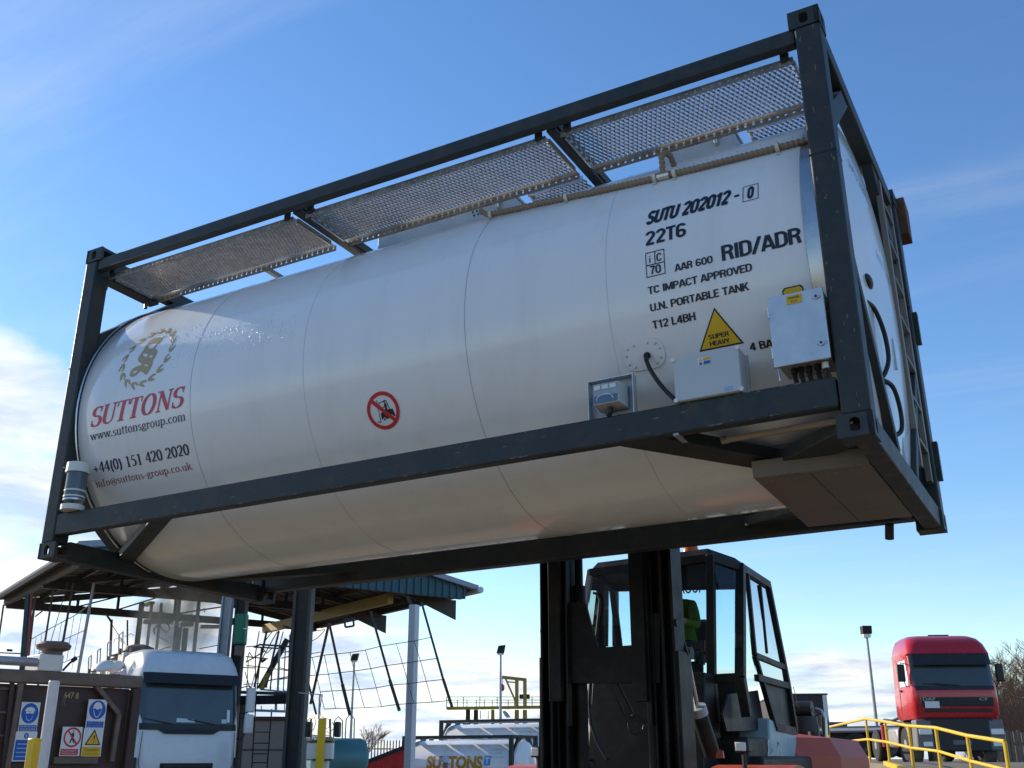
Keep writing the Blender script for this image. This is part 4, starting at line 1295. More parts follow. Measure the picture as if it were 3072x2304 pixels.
# tilt cylinder, right of the mast
p0, p1, p2 = axp(*cF(1318, 850), 1, YM + .35), axp(*cF(1395, 1235), 1, YM + .55), axp(*cF(1500, 1560), 1, YM + .75)
tc_ = MB().cyl(p1, p2, .068, 18).build('tilt_cylinder', mFork, fk, W=True)
MB().cyl(p0, p1, .022, 10).build('piston_rod', mStain, tc_, W=True)
MB().cyl(p1 - (p2 - p1).normalized() * .01, p1 + (p2 - p1).normalized() * .06, .076, 18).build('gland', mGalvD, tc_, W=True)
MB().cyl(p0 + Vector((-.05, 0, 0)), p0 + Vector((.05, 0, 0)), .05, 14).build('eye', mFork, tc_, W=True)
pl2 = lambda X, Y: axp(*cF(X, Y), 1, YM + .22)
MB().prism([pl2(*q) for q in ((1205, 400), (1240, 470), (1265, 610), (1300, 760), (1330, 850), (1290, 980), (1230, 1040), (1180, 1040), (1180, 400))], (0, .03, 0)).build('mast_bracket', mFork, fk, W=True, smooth=0)
MB().bx(axp(*cF(1240, 690), 1, YM + .2).x, axp(*cF(1262, 690), 1, YM + .2).x, YM + .2, YM + .215, axp(*cF(1240, 850), 1, YM + .2).z, axp(*cF(1240, 690), 1, YM + .2).z).build('lock_slot', mDark, fk, W=True)

# chassis: cowl, side, counterweight, fenders, lamps
FW = 1.27                          # half width
MB().hexa([(FX - .62, 3.75, .5), (FX + .48, 3.75, .5), (FX + .48, 4.5, .5), (FX - .62, 4.5, .5)],
          [(FX - .62, 4.15, 2.32), (FX + .48, 4.15, 2.32), (FX + .48, 4.5, 2.32), (FX - .62, 4.5, 2.32)]).build('front_cowl', mFork, fk, W=True, bevel=.02)
MB().hexa([(FX - .8, 4.45, .45), (FX + .86, 4.45, .45), (FX + .86, 8.2, .45), (FX - .8, 8.2, .45)],
          [(FX - .8, 4.45, 1.62), (FX + .86, 4.45, 1.62), (FX + .86, 8.2, 1.62), (FX - .8, 8.2, 1.62)]).build('chassis', mFork, fk, W=True, bevel=.03)
for sgn in (-1, 1):
    x0, x1 = sorted((FX + sgn * .62, FX + sgn * 1.30))
    P = [(x0, 3.15 + .78 + .80 * math.cos(a), 0.62 + .93 * math.sin(a)) for a in [rad(10 + 160 * k / 14) for k in range(15)]]
    P2 = [(x0, 3.15 + .78 + .76 * math.cos(a), 0.62 + .89 * math.sin(a)) for a in [rad(170 - 160 * k / 14) for k in range(15)]]
    fb = MB()
    for i in range(14):
        q = [Vector(P[i]), Vector(P[i + 1]), Vector(P2[13 - i]), Vector(P2[14 - i])]
        fb.hexa(q, [p + Vector((x1 - x0, 0, 0)) for p in q])
    fb.build('fender', mOrange, fk, W=True)
    wc = Vector((FX + sgn * .96, 3.93, .62))
    for yy_, rr in ((3.93, .62), (7.3, .55)):
        wc = Vector((FX + sgn * .96, yy_, rr))
        ty = MB().lathe(wc - Vector((.2 * sgn, 0, 0)), (sgn, 0, 0), [(.3, 0), (rr - .04, .02), (rr, .08), (rr, .32), (rr - .04, .38), (.3, .4)], 32).build('wheel', mTyre, fk, W=True)
        MB().lathe(wc, (sgn, 0, 0), [(.31, .2), (.28, .12), (.12, .14), (.10, .2)], 20).build('rim', mOrange, ty, W=True)
# engine hood and counterweight
XH_ = FX + .74
hy1 = axp(2382, 2215, 0, XH_).y
cwm = MB()
slc = []
for y_, hw_, dz in ((6.0, .74, 0), (6.45, 1.06, 0), (7.15, 1.20, -.02), (7.6, 1.05, -.08), (7.75, .8, -.2)):
    slc.append([(FX - hw_, y_, .45), (FX + hw_, y_, .45), (FX + hw_ + .02, y_, 1.62 + dz), (FX + hw_ - .08, y_, 1.80 + dz), (FX + hw_ * .5, y_, 1.86 + dz), (FX - hw_ * .5, y_, 1.86 + dz), (FX - hw_ + .08, y_, 1.80 + dz), (FX - hw_ - .02, y_, 1.62 + dz)])
for P in slc:
    cwm.v += [Vector(p) for p in P]
cwm.f.append(list(range(8)))
cwm.f.append([8 * 4 + k for k in range(8)])
for a in range(4):
    cwm.f += [[8 * a + k, 8 * a + (k + 1) % 8, 8 * a + 8 + (k + 1) % 8, 8 * a + 8 + k] for k in range(8)]
cwo = cwm.build('counterweight', mOrange, fk, W=True, smooth=20)
MB().cyl((FX + .72, 6.9, 1.80), (FX + .72, 6.9, 1.87), .06, 14).build('lifting_eye', mDark, cwo, W=True)
MB().hexa([(FX - .6, 5.08, 1.2), (XH_, 5.08, 1.2), (XH_, 6.1, 1.2), (FX - .6, 6.1, 1.2)],
          [(FX - .6, 5.16, 1.96), (XH_ - .002, 5.16, 1.96), (XH_ - .002, 6.1, 1.86), (FX - .6, 6.1, 1.86)]).build('engine_hood', mForkB, fk, W=True, bevel=.02)
MB().bx(FX - .7, FX + .5, 4.95, 5.0, 1.5, 2.28).build('bulkhead', mFork, fk, W=True)
scr = [(.34, .98), (.26, 1.08), (.16, .98), (.17, .7), (.14, .35), (.04, .08), (.12, .0), (.3, .08), (.42, .02), (.48, .1), (.57, .5), (.54, .12), (.6, .04), (.68, .2), (.74, .5), (.73, .05), (.76, .3), (.86, .5), (.92, .4), (.9, .08), (.98, .05), (1.06, .2), (1.24, .42), (1.12, .5), (1.04, .25), (1.12, .05), (1.24, .2), (1.34, 1.05), (1.28, .3), (1.32, .06), (1.42, .1), (1.54, .3), (1.6, .46), (1.52, .48), (1.48, .2), (1.58, .04), (1.8, .15)]
fine = []
for i in range(len(scr) - 1):      # smooth the script line
    p_1, p0_, p1_, p2_ = scr[max(i - 1, 0)], scr[i], scr[i + 1], scr[min(i + 2, len(scr) - 1)]
    for k in range(4):
        t = k / 4
        fine.append(tuple(.5 * ((2 * p0_[j]) + (-p_1[j] + p1_[j]) * t + (2 * p_1[j] - 5 * p0_[j] + 4 * p1_[j] - p2_[j]) * t * t + (-p_1[j] + 3 * p0_[j] - 3 * p1_[j] + p2_[j]) * t ** 3) for j in (0, 1)))
LO, LP, LT = axp(2303, 2268, 0, XH_), axp(2352, 2268, 0, XH_), axp(2318, 2224, 0, XH_)
sm = MB()
for i in range(len(fine) - 1):
    (a0, b0), (a1, b1) = fine[i], fine[i + 1]
    l = math.hypot(a1 - a0, b1 - b0) or 1
    nx_, ny_ = -(b1 - b0) / l * .045, (a1 - a0) / l * .045
    q = [(a0 + nx_, b0 + ny_), (a0 - nx_, b0 - ny_), (a1 - nx_, b1 - ny_), (a1 + nx_, b1 + ny_)]
    sm.add([(XH_ + .002 + .0008 * (i % 3), LO.y + a * (LP.y - LO.y) / 1.9, LO.z + b * (LT.z - LO.z)) for a, b in q], [(0, 1, 2, 3)])
sm.build('lettering', mSignW, fk, W=True, smooth=0)
# step and dark sill panels under the cab
MB().hexa([(FX + .45, 4.42, 1.45), (FX + .74, 4.42, 1.45), (FX + .74, 5.06, 1.45), (FX + .45, 5.06, 1.45)],
          [(FX + .45, 4.46, 1.78), (FX + .73, 4.46, 1.78), (FX + .73, 5.1, 1.78), (FX + .45, 5.1, 1.78)]).build('sill_panel', mFork, fk, W=True, bevel=.02)

# the cab, read off the photo on the planes it stands in
ZR = 3.40                          # roof height
YC = 4.5
r_ = lambda X, Y: axp(*cF(X, Y), 2, ZR)
F0 = axp(*cF(640, 258), 1, YC)
F1 = axp(*cF(1490, 152), 1, YC)
xs_ = F1.x + .20                   # the side face
F2 = axp(*cF(1700, 222), 0, xs_)
F3 = axp(*cF(1890, 345), 0, xs_ - .02)
B0 = axp(*cF(600, 520), 1, YC - .02)
B0b = Vector((B0.x - .02, YC - .06, 2.18))
B1 = axp(*cF(1497, 1030), 1, YC - .06)
B2 = axp(*cF(1700, 1020), 0, xs_ + .02)
B3 = axp(*cF(2035, 1080), 0, xs_ + .03)
zb = B1.z
B3b = axp(*cF(2085, 1400), 0, xs_ + .04)
B2b = axp(*cF(1790, 1040), 0, xs_ + .04)
# mirrored far side
xm = FX - (xs_ - FX) - .12
G2, G3 = axp(*cF(715, 305), 0, xm), axp(*cF(792, 366), 0, xm)
H2, H3 = Vector((xm - .02, G2.y + .02, B2.z)), Vector((xm - .03, G3.y + .3, B3.z))
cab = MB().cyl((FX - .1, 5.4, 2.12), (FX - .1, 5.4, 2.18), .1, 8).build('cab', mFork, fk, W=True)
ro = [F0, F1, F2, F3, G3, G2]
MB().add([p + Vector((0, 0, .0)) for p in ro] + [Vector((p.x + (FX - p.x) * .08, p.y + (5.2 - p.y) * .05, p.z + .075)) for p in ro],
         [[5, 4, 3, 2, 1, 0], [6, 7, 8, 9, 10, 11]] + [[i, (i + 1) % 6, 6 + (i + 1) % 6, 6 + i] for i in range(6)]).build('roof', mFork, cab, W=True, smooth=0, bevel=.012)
def post(a, b, w, h=None, m=mFork, nm='cab_post', up=(0, 1, 0)):
    return MB().beam(a, b, w, h or w, up).build(nm, m, cab, W=True, bevel=.006)
post(F1, B1, .075)
post(B1, Vector((B1.x + .02, B1.y - .02, 1.9)), .075)
post(F0, B0, .06, m=mGalvD)  # sunlit front post: its brightness is put into a paler material
post(B0, B0b, .06)
post(F2, B2, .085)
post(B2, Vector((B2.x + .02, B2.y + .05, 1.95)), .085)
post(F3, B3, .06)
post(B3, B3b, .06)
post(G2, H2, .06)
post(G3, H3, .06)
for a, b in ((F0, F1), (F1, F2), (F2, F3), (F3, G3), (G3, G2), (G2, F0)):
    MB().beam(a - Vector((0, 0, .03)), b - Vector((0, 0, .03)), .07, .07).build('roof_rail', mFork, cab, W=True)
lowm = lambda a, b, z, w=.06: MB().beam(Vector((a.x, a.y, z)), Vector((b.x, b.y, z)), w, w).build('sill_rail', mFork, cab, W=True)
MB().beam(B1, B2, .07, .08).build('sill_rail', mFork, cab, W=True)
# side rail between the two side windows, falling to the rear
S1, S2 = axp(*cF(1800, 862), 0, xs_ + .02), axp(*cF(2000, 945), 0, xs_ + .02)
MB().beam(S1, S2, .05, .05).build('window_rail', mFork, cab, W=True)
MB().beam(axp(*cF(1815, 1020), 0, xs_ + .03), B3, .05, .06).build('sill_rail', mFork, cab, W=True)
K1, K2 = axp(*cF(1745, 280), 0, xs_), axp(*cF(1800, 862), 0, xs_ + .02)
post(K1, K2, .045)
post(K2, axp(*cF(1945, 1370), 0, xs_ + .04), .05)
MB().beam(axp(*cF(1945, 1370), 0, xs_ + .04), B3b, .05, .07).build('sill_rail', mFork, cab, W=True)
MB().add([axp(*cF(X, Y), 0, xs_ + .02) for X, Y in ((1830, 1050), (2035, 1085), (2080, 1370), (1950, 1360))], [(0, 1, 2, 3)]).build('lower_side_panel', mDark, cab, W=True)
post(axp(*cF(1838, 365), 0, xs_), axp(*cF(1885, 850), 0, xs_ + .02), .03)
# glass
def pane(*P):
    return MB().add(P, [list(range(len(P)))]).build('window_glass', mGlass, cab, W=True, smooth=0)
pane(F0, F1, B1, Vector((B0b.x, B0b.y, B1.z)))
pane(F1, F2, B2, B1)
pane(F2, F3, B3, axp(*cF(1815, 1020), 0, xs_ + .03))
pane(G2, G3, H3, H2)
pane(F3, G3, H3, B3)
pane(G2, F0, Vector((B0b.x, B0b.y, B1.z)), H2)
# what is seen through the glass: rear post, sun blind, seat, mirrors, console
q_ = lambda X, Y, y_: axp(*cF(X, Y), 1, y_)
post(q_(815, 270, 5.6), q_(818, 800, 5.6), .06)
post(q_(755, 350, 5.3), q_(750, 800, 5.3), .04)
post(q_(660, 360, 5.2), q_(750, 335, 5.2), .03)
bl = [q_(1240, 200, 4.62), q_(1462, 195, 4.62), q_(1455, 365, 4.62), q_(1240, 382, 4.62)]
MB().prism(bl, (0, .01, 0)).build('sun_blind', mDark, cab, W=True, smooth=0)
MB().prism([q_(*p, 5.0) for p in ((845, 345), (880, 300), (960, 268), (960, 412), (900, 400), (860, 375))], (0, .01, 0)).build('sun_blind', mDark, cab, W=True, smooth=0)
MB().prism([q_(*p, 4.75) for p in ((1530, 215), (1650, 225), (1650, 345), (1530, 352))], (0, .01, 0)).build('sun_blind', mDark, cab, W=True, smooth=0)
for p in ((790, 262), (880, 258), (1350, 208), (1238, 220)):
    a_ = q_(*p, 4.9)
    MB().bx(a_.x, a_.x + .1, 4.88, 4.98, a_.z, a_.z + .008).build('roof_light', mSignW, cab, W=True)
MB().tube([q_(*p, 4.44) for p in ((660, 420), (690, 432), (706, 470), (698, 560), (680, 720), (676, 790))], .013, 8).build('grab_rail', mDark, cab, W=True)
cc = q_(660, 690, 4.7)
MB().tube([cc + Vector((.055 * math.cos(a), 0, .065 * math.sin(a))) for a in [k * math.pi / 8 for k in range(17)]], .006, 6).build('spot_mirror', mDark, cab, W=True)
txt = 'AOUI'
a_, b_ = q_(1262, 428, 4.52), q_(1416, 419, 4.52)
flat_text(txt, a_, (1, 0, 0), (0, 0, 1), b_.x - a_.x, .095, mInk, 'lettering', cab, bold=.02, W=True)
st = MB().hexa([q_(1340, 1010, 5.35), q_(1440, 1010, 5.35), q_(1440, 1010, 5.9), q_(1340, 1010, 5.9)], [q_(1330, 905, 5.35), q_(1440, 905, 5.35), q_(1440, 905, 5.9), q_(1330, 905, 5.9)]).build('seat', mDark, cab, W=True, bevel=.02)
MB().bx(q_(1325, 800, 5.7).x, q_(1440, 800, 5.7).x, 5.85, 5.95, 2.55, 3.0).build('seat_back', mDark, st, W=True, bevel=.03)
MB().prism([q_(*p, 5.0) for p in ((1330, 762), (1446, 758), (1446, 832), (1330, 836))], (0, .02, 0)).build('document_holder', mDark, cab, W=True, smooth=0)
MB().prism([q_(*p, 5.0) for p in ((1405, 862), (1446, 860), (1446, 930), (1405, 925))], (0, .02, 0)).build('document_holder', mDark, cab, W=True, smooth=0)
MB().prism([axp(*cF(*p), 0, xs_ - .12) for p in ((1848, 918), (1940, 950), (1940, 975), (1850, 955))], (.004, 0, 0)).build('sticker', mSignW, cab, W=True, smooth=0)
MB().prism([axp(*cF(*p), 1, YC + .5) for p in ((1530, 1060), (1700, 1060), (1700, 1130), (1600, 1140), (1580, 1270), (1530, 1270))], (0, .02, 0)).build('sand_panel', mTan, cab, W=True, smooth=0)
MB().prism([axp(*cF(*p), 0, xs_ - .08) for p in ((1600, 1140), (1810, 1110), (1860, 1390), (1590, 1400), (1560, 1280))], (.02, 0, 0)).build('side_step', mDark, cab, W=True, smooth=0)
# beacon
bc = q_(1350, 148, 5.0)
bb = MB().lathe(bc - Vector((0, 0, .02)), (0, 0, 1), [(.085, 0), (.085, .03), (.07, .10), (.05, .125), (.0, .13)], 20).build('beacon', mBeacon, cab, W=True)
MB().lathe(bc - Vector((0, 0, .07)), (0, 0, 1), [(.09, 0), (.09, .05)], 20).build('base', mDark, bb, W=True)
# headlamps
for (X0, Y0, X1, Y1, yv, sd) in ((212, 1505, 285, 1585, 3.2, 1), (1658, 1465, 1752, 1550, 3.5, 1)):
    a_, b_ = q_(X0, Y1, yv), q_(X1, Y0, yv)
    hb = MB().bx(a_.x, b_.x, yv + .005, yv + .12, a_.z, b_.z).build('headlamp', mDark, fk, W=True, bevel=.012)
    MB().bx(a_.x + .012, a_.x + (b_.x - a_.x) * .95 - .012, yv - .008, yv + .004, a_.z + .012, b_.z - .012).build('lens', mLamp, hb, W=True, bevel=.006)
    MB().cyl(((a_.x + b_.x) / 2, yv + .06, a_.z - .16), ((a_.x + b_.x) / 2, yv + .06, a_.z), .02, 8).build('bracket', mDark, hb, W=True)
# orange hook plate, exhaust, air cleaner, rear mirror, tail fin
MB().prism([axp(*cF(*p), 1, 3.6) for p in ((1525, 1590), (1530, 1545), (1550, 1530), (1572, 1538), (1580, 1590))], (0, .03, 0)).build('lashing_eye', mOrange, fk, W=True, smooth=0)
cR = crop(2272, 1704, 800 / 2212)
ac = axp(*cR(352, 1170), 1, 7.2)
MB().cyl(ac - Vector((.14, 0, .0)), ac + Vector((.14, 0, 0)), .085, 18).build('air_cleaner', mDark, fk, W=True)
MB().lathe(ac - Vector((-.02, 0, .5)), (0, 0, 1), [(.16, 0), (.18, .2), (.16, .42)], 18).build('air_cleaner', mDark, fk, W=True)
MB().tube([ac + Vector((.24, .05, -.45)), ac + Vector((.26, .05, -.1)), ac + Vector((.22, .05, -.02)), ac + Vector((.16, .05, .0))], .022, 8).build('exhaust_pipe', mStain, fk, W=True)
fn = [axp(*cR(*p), 1, 7.6) for p in ((372, 1390), (380, 1330), (410, 1275), (440, 1265), (462, 1300), (468, 1390))]
MB().prism(fn, (0, .05, 0)).build('rear_fin', mOrange, fk, W=True, smooth=0)
mq = [axp(*cR(*p), 1, 7.9) for p in ((525, 1228), (572, 1228), (590, 1270), (588, 1388), (535, 1388))]
mi = MB().prism(mq, (0, .05, 0)).build('rear_mirror', mDark, fk, W=True, smooth=0, bevel=.01)
MB().tube([axp(*cR(*p), 1, 7.92) for p in ((465, 1240), (490, 1212), (530, 1206), (548, 1228))], .012, 6).build('mirror_arm', mDark, mi, W=True)
MB().tube([axp(*cR(*p), 1, 7.0) for p in ((298, 985), (345, 1160))], .004, 5).build('aerial', mDark, fk, W=True)


# ------------------------------------------------------------------ people
def person(label, base, rz, joints, radii, edges, colours, group=None, cap=None, cat='person'):
    """one skinned body; joints in metres, local; colours: list of (test(point) -> bool, material)"""
    t = thing('person', label, cat, base, rz, group)
    me = D.meshes.new('body')
    names = list(joints)
    me.from_pydata([joints[k] for k in names], [(names.index(a), names.index(b)) for a, b in edges], [])
    o = D.objects.new('body', me)
    COL.objects.link(o)
    sk = o.modifiers.new('skin', 'SKIN')
    sk.use_smooth_shade = True
    for i, k in enumerate(names):
        r = radii[k]
        me.skin_vertices[0].data[i].radius = (r, r) if not isinstance(r, tuple) else r
    me.skin_vertices[0].data[names.index('pelvis')].use_root = True
    sb = o.modifiers.new('sub', 'SUBSURF')
    sb.levels = sb.render_levels = 2
    bpy.context.view_layer.update()
    dg = bpy.context.evaluated_depsgraph_get()
    m2 = D.meshes.new_from_object(o.evaluated_get(dg))
    D.objects.remove(o)
    m2.materials.clear()
    for _, mm in colours:
        m2.materials.append(mm)
    for p in m2.polygons:
        p.use_smooth = True
        for i, (test, _) in enumerate(colours):
            if test(p.center):
                p.material_index = i
                break
    m2.name = 'body'
    b = D.objects.new('body', m2)
    COL.objects.link(b)
    b.parent = t
    WM[b] = WM[t]
    return t


J = dict(pelvis=(0, 0, .95), waist=(0, 0, 1.08), chest=(0, .01, 1.30), neck=(0, .0, 1.47), jaw=(0, -.02, 1.56), skull=(0, 0, 1.65),
         hipl=(-.10, 0, .90), kneel=(-.11, -.02, .50), ankl=(-.11, .02, .09), toel=(-.12, -.14, .04),
         hipr=(.10, 0, .90), kneer=(.11, -.02, .50), ankr=(.11, .02, .09), toer=(.12, -.14, .04),
         shl=(-.19, .01, 1.40), ell=(-.26, .03, 1.12), wrl=(-.26, -.10, .88), shr=(.19, .01, 1.40), elr=(.26, .03, 1.12), wrr=(.26, -.10, .88))
Rr_ = dict(pelvis=(.16, .12), waist=(.15, .11), chest=(.18, .125), neck=.062, jaw=(.068, .08), skull=(.082, .098), hipl=.095, kneel=.062, ankl=.045, toel=.038,
           hipr=.095, kneer=.062, ankr=.045, toer=.038, shl=.075, ell=.05, wrl=.034, shr=.075, elr=.05, wrr=.034)
Ed = [('pelvis', 'waist'), ('waist', 'chest'), ('chest', 'neck'), ('neck', 'jaw'), ('jaw', 'skull'), ('pelvis', 'hipl'), ('hipl', 'kneel'), ('kneel', 'ankl'), ('ankl', 'toel'),
      ('pelvis', 'hipr'), ('hipr', 'kneer'), ('kneer', 'ankr'), ('ankr', 'toer'), ('chest', 'shl'), ('shl', 'ell'), ('ell', 'wrl'), ('chest', 'shr'), ('shr', 'elr'), ('elr', 'wrr')]
for sd, w in (('l', -1), ('r', 1)):
    x, y, z = J['wr' + sd]
    J['palm' + sd] = (x, y - .04, z - .07)
    Rr_['palm' + sd] = (.022, .04)
    Ed.append(('wr' + sd, 'palm' + sd))
    for f_, (dy_, ln) in enumerate(((-.035, .07), (-.012, .08), (.010, .075), (.032, .058))):
        J['fa%s%d' % (sd, f_)] = (x - w * .004, y - .05 + dy_, z - .125)
        J['fb%s%d' % (sd, f_)] = (x - w * .022, y - .055 + dy_, z - .115 - ln)
        Rr_['fa%s%d' % (sd, f_)] = Rr_['fb%s%d' % (sd, f_)] = .0095
        Ed += [('palm' + sd, 'fa%s%d' % (sd, f_)), ('fa%s%d' % (sd, f_), 'fb%s%d' % (sd, f_))]
    J['th' + sd] = (x - w * .02, y - .10, z - .10)
    Rr_['th' + sd] = .011
    Ed.append(('palm' + sd, 'th' + sd))
hd = at(1336, 2268, 25.0)
pb_ = Vector((hd.x, hd.y, hd.z - 1.775))
cols = [(lambda p: p.z > 1.49, mSkin), (lambda p: p.z < .12, mDark), (lambda p: p.z < .90 and abs(p.x) < .19, mTrou), (lambda p: p.z < .90, mSkin), (lambda p: True, mHi)]
per = person('man in a pale cap and green hi-vis jacket in front of the parked white tanks', (pb_.x, pb_.y, 0), YAW + .3, J, Rr_, Ed, cols)
zo = pb_.z                         # he stands on the low loading kerb
per.location.z = zo
WM[per] = Matrix.Translation((0, 0, zo)) @ WM[per]
cp_ = MB().lathe((0, .005, 1.645), (0, 0, 1), [(.098, 0), (.100, .03), (.088, .085), (.05, .118), (.0, .125)], 20).build('cap', mCap, per)
MB().hexa([(-.075, -.07, 1.645), (.075, -.07, 1.645), (.055, -.18, 1.632), (-.055, -.18, 1.632)], [(-.075, -.07, 1.658), (.075, -.07, 1.658), (.055, -.18, 1.643), (-.055, -.18, 1.643)]).build('peak', mCap, cp_)
MB().ball((0, -.118, 1.585), .016, (1, 1.2, 1.4), 8, 6).build('nose', mSkin, per)
for s_ in (-1, 1):
    MB().ball((s_ * .032, -.092, 1.612), .012, (1.2, .6, .7), 8, 6).build('eye', mDark, per)
    MB().ball((s_ * .092, .01, 1.60), .02, (.5, 1, 1.5), 8, 6).build('ear', mSkin, per)
MB().ball((0, -.10, 1.545), .02, (1.3, .4, .3), 8, 6).build('mouth', mMaroon, per)

kb = MB().bx(pb_.x - .9, pb_.x + .9, pb_.y - .8, pb_.y + .8, 0, max(zo, .02)).build('loading_kerb', mGround, smooth=0)
tag(kb, kind='structure')

# driver, seated, leaning to his left
JS = dict(pelvis=(0, 0, .1), waist=(-.02, -.02, .24), chest=(-.06, -.05, .46), neck=(-.10, -.08, .62), jaw=(-.12, -.12, .70), skull=(-.12, -.10, .79),
          hipl=(-.10, -.04, .08), kneel=(-.14, -.45, .12), ankl=(-.14, -.5, -.3), toel=(-.14, -.64, -.33), hipr=(.10, -.04, .08), kneer=(.14, -.45, .12), ankr=(.14, -.5, -.3), toer=(.14, -.64, -.33),
          shl=(-.24, -.05, .53), ell=(-.30, -.22, .32), wrl=(-.24, -.44, .36), shr=(.13, -.05, .55), elr=(.22, -.2, .33), wrr=(.16, -.44, .36))
RS = dict(Rr_)
ES = [e for e in Ed if e[0] in JS and e[1] in JS]
for sd, w in (('l', -1), ('r', 1)):
    x, y, z = JS['wr' + sd]
    JS['palm' + sd] = (x, y - .07, z)
    ES.append(('wr' + sd, 'palm' + sd))
    for f_, dx_ in enumerate((-.033, -.011, .011, .033)):
        JS['fa%s%d' % (sd, f_)] = (x + dx_, y - .125, z + .004)
        JS['fb%s%d' % (sd, f_)] = (x + dx_, y - .155, z - .035 - .004 * f_)
        ES += [('palm' + sd, 'fa%s%d' % (sd, f_)), ('fa%s%d' % (sd, f_), 'fb%s%d' % (sd, f_))]
    JS['th' + sd] = (x - w * .055, y - .09, z - .012)
    ES.append(('palm' + sd, 'th' + sd))
dv = q_(1340, 905, 5.55)
drv = person('driver in a green hi-vis jacket seated behind the glass of the forklift cab', (dv.x - .05, 5.55, dv.z), 0, JS, RS, ES,
             [(lambda p: p.z > .635, mSkin), (lambda p: p.z < -.25, mDark), (lambda p: p.z < .21, mTrou), (lambda p: p.y < -.42, mSkin), (lambda p: True, mHi)])
MB().ball((-.12, -.085, .80), .103, (.95, 1.1, .95), 14, 10).build('hair', mHair, drv)
MB().ball((-.12, -.215, .735), .016, (1, 1.2, 1.4), 8, 6).build('nose', mSkin, drv)

# ------------------------------------------------------------------ lorries
def loft(secs, n=6):
    """secs: (z, half width, y front, y back, corner radius) -> skin of rounded rectangles"""
    m = MB()
    N_ = None
    for z, hw_, yf, yb, r in secs:
        P = arc(hw_ - r, yf + r, r, r, -90, 0, n) + arc(hw_ - r, yb - r * .5, r, r * .5, 0, 90, n) + arc(-hw_ + r, yb - r * .5, r, r * .5, 90, 180, n) + arc(-hw_ + r, yf + r, r, r, 180, 270, n)
        N_ = len(P)
        m.v += [Vector((x, y, z)) for x, y in P]
    for i in range(len(secs) - 1):
        for k in range(N_):
            k2 = (k + 1) % N_
            m.f.append([i * N_ + k, i * N_ + k2, (i + 1) * N_ + k2, (i + 1) * N_ + k])
    m.f.append(list(range(N_))[::-1])
    m.f.append([(len(secs) - 1) * N_ + k for k in range(N_)])
    return m


def lorry_wheel(par, x, y, r, sgn):
    w = MB().lathe((x - sgn * .16, y, r), (sgn, 0, 0), [(.28, 0), (r - .05, .0), (r, .05), (r, .27), (r - .05, .32), (.30, .32)], 28).build('wheel', mTyre, par)
    MB().lathe((x, y, r), (sgn, 0, 0), [(.30, .15), (.27, .08), (.15, .06), (.13, .16), (.0, .17)], 20).build('rim', mRim, w)


def mirrorset(par, s_, x, y, z0, z1, m, w=.2):
    a = MB().bx(min(x, x + s_ * w), max(x, x + s_ * w), y, y + .1, z0, z1).build('mirror', m, par, bevel=.03)
    MB().tube([(x - s_ * .12, y + .12, z1 - .0), (x + s_ * .08, y + .1, z1 + .05), (x + s_ * .1, y + .05, z1 - .01)], .014, 6).build('mirror_arm', mDark, a)
    MB().tube([(x - s_ * .12, y + .14, z0 - .12), (x - s_ * .02, y + .1, z0 - .14), (x + s_ * .05, y + .05, z0)], .014, 6).build('mirror_arm', mDark, a)
    return a


# red tractor unit on the ramp
DECK = 1.5
rp = at(2890, 2240, 34.0)
RZR = math.atan2(-(rp.x - CAM.x), rp.y - CAM.y) + rad(18)
red = thing('red_lorry', 'red tractor lorry with high roof parked facing us up on the yellow railed ramp', 'lorry', (rp.x, rp.y, DECK), RZR)
bd = loft([(1.18, 1.17, .10, 2.0, .22), (1.30, 1.23, .03, 2.0, .25), (1.88, 1.23, .0, 2.0, .25), (2.0, 1.215, .02, 2.0, .22), (2.12, 1.21, .05, 2.0, .2), (2.96, 1.18, .24, 2.0, .2), (3.02, 1.2, .16, 2.0, .2), (3.30, 1.13, .28, 2.0, .25), (3.48, 1.05, .48, 2.0, .3), (3.58, .92, .72, 1.95, .35)]).build('cab_body', mRedP, red, smooth=40)
def scr_pt(x, z):                   # on the raked screen plane of the red cab
    y = .05 + (z - 2.12) / .84 * .19
    return Vector((x, y - .014 + rnd_(x, 1.195, .2), z))
def rnd_(x, h, r):
    t = max(0.0, abs(x) - (h - r))
    return r - math.sqrt(max(0.0, r * r - t * t))
def curved(m, fn, x0, x1, zs, name, par, nx_=28):
    b = MB()
    for z in zs:
        w = 1.0
        b.v += [fn(x0 + (x1 - x0) * k / nx_, z) for k in range(nx_ + 1)]
    for i in range(len(zs) - 1):
        for k in range(nx_):
            a = i * (nx_ + 1) + k
            b.f.append([a, a + 1, a + nx_ + 2, a + nx_ + 1])
    return b.build(name, m, par, smooth=60)
ws = curved(mDGlass, scr_pt, -1.15, 1.15, (2.05, 2.3, 2.6, 2.95), 'windscreen', red)
curved(mDark, lambda x, z: scr_pt(x, z) + Vector((0, -.008, 0)), -1.12, 1.12, (1.98, 2.09), 'screen_surround', ws)
vs_ = curved(mDark, lambda x, z: Vector((x, -.0 + (z - 2.66) * .36 + rnd_(x, 1.2, .22), z)), -1.14, 1.14, (2.68, 2.84, 3.0), 'sun_visor', red)
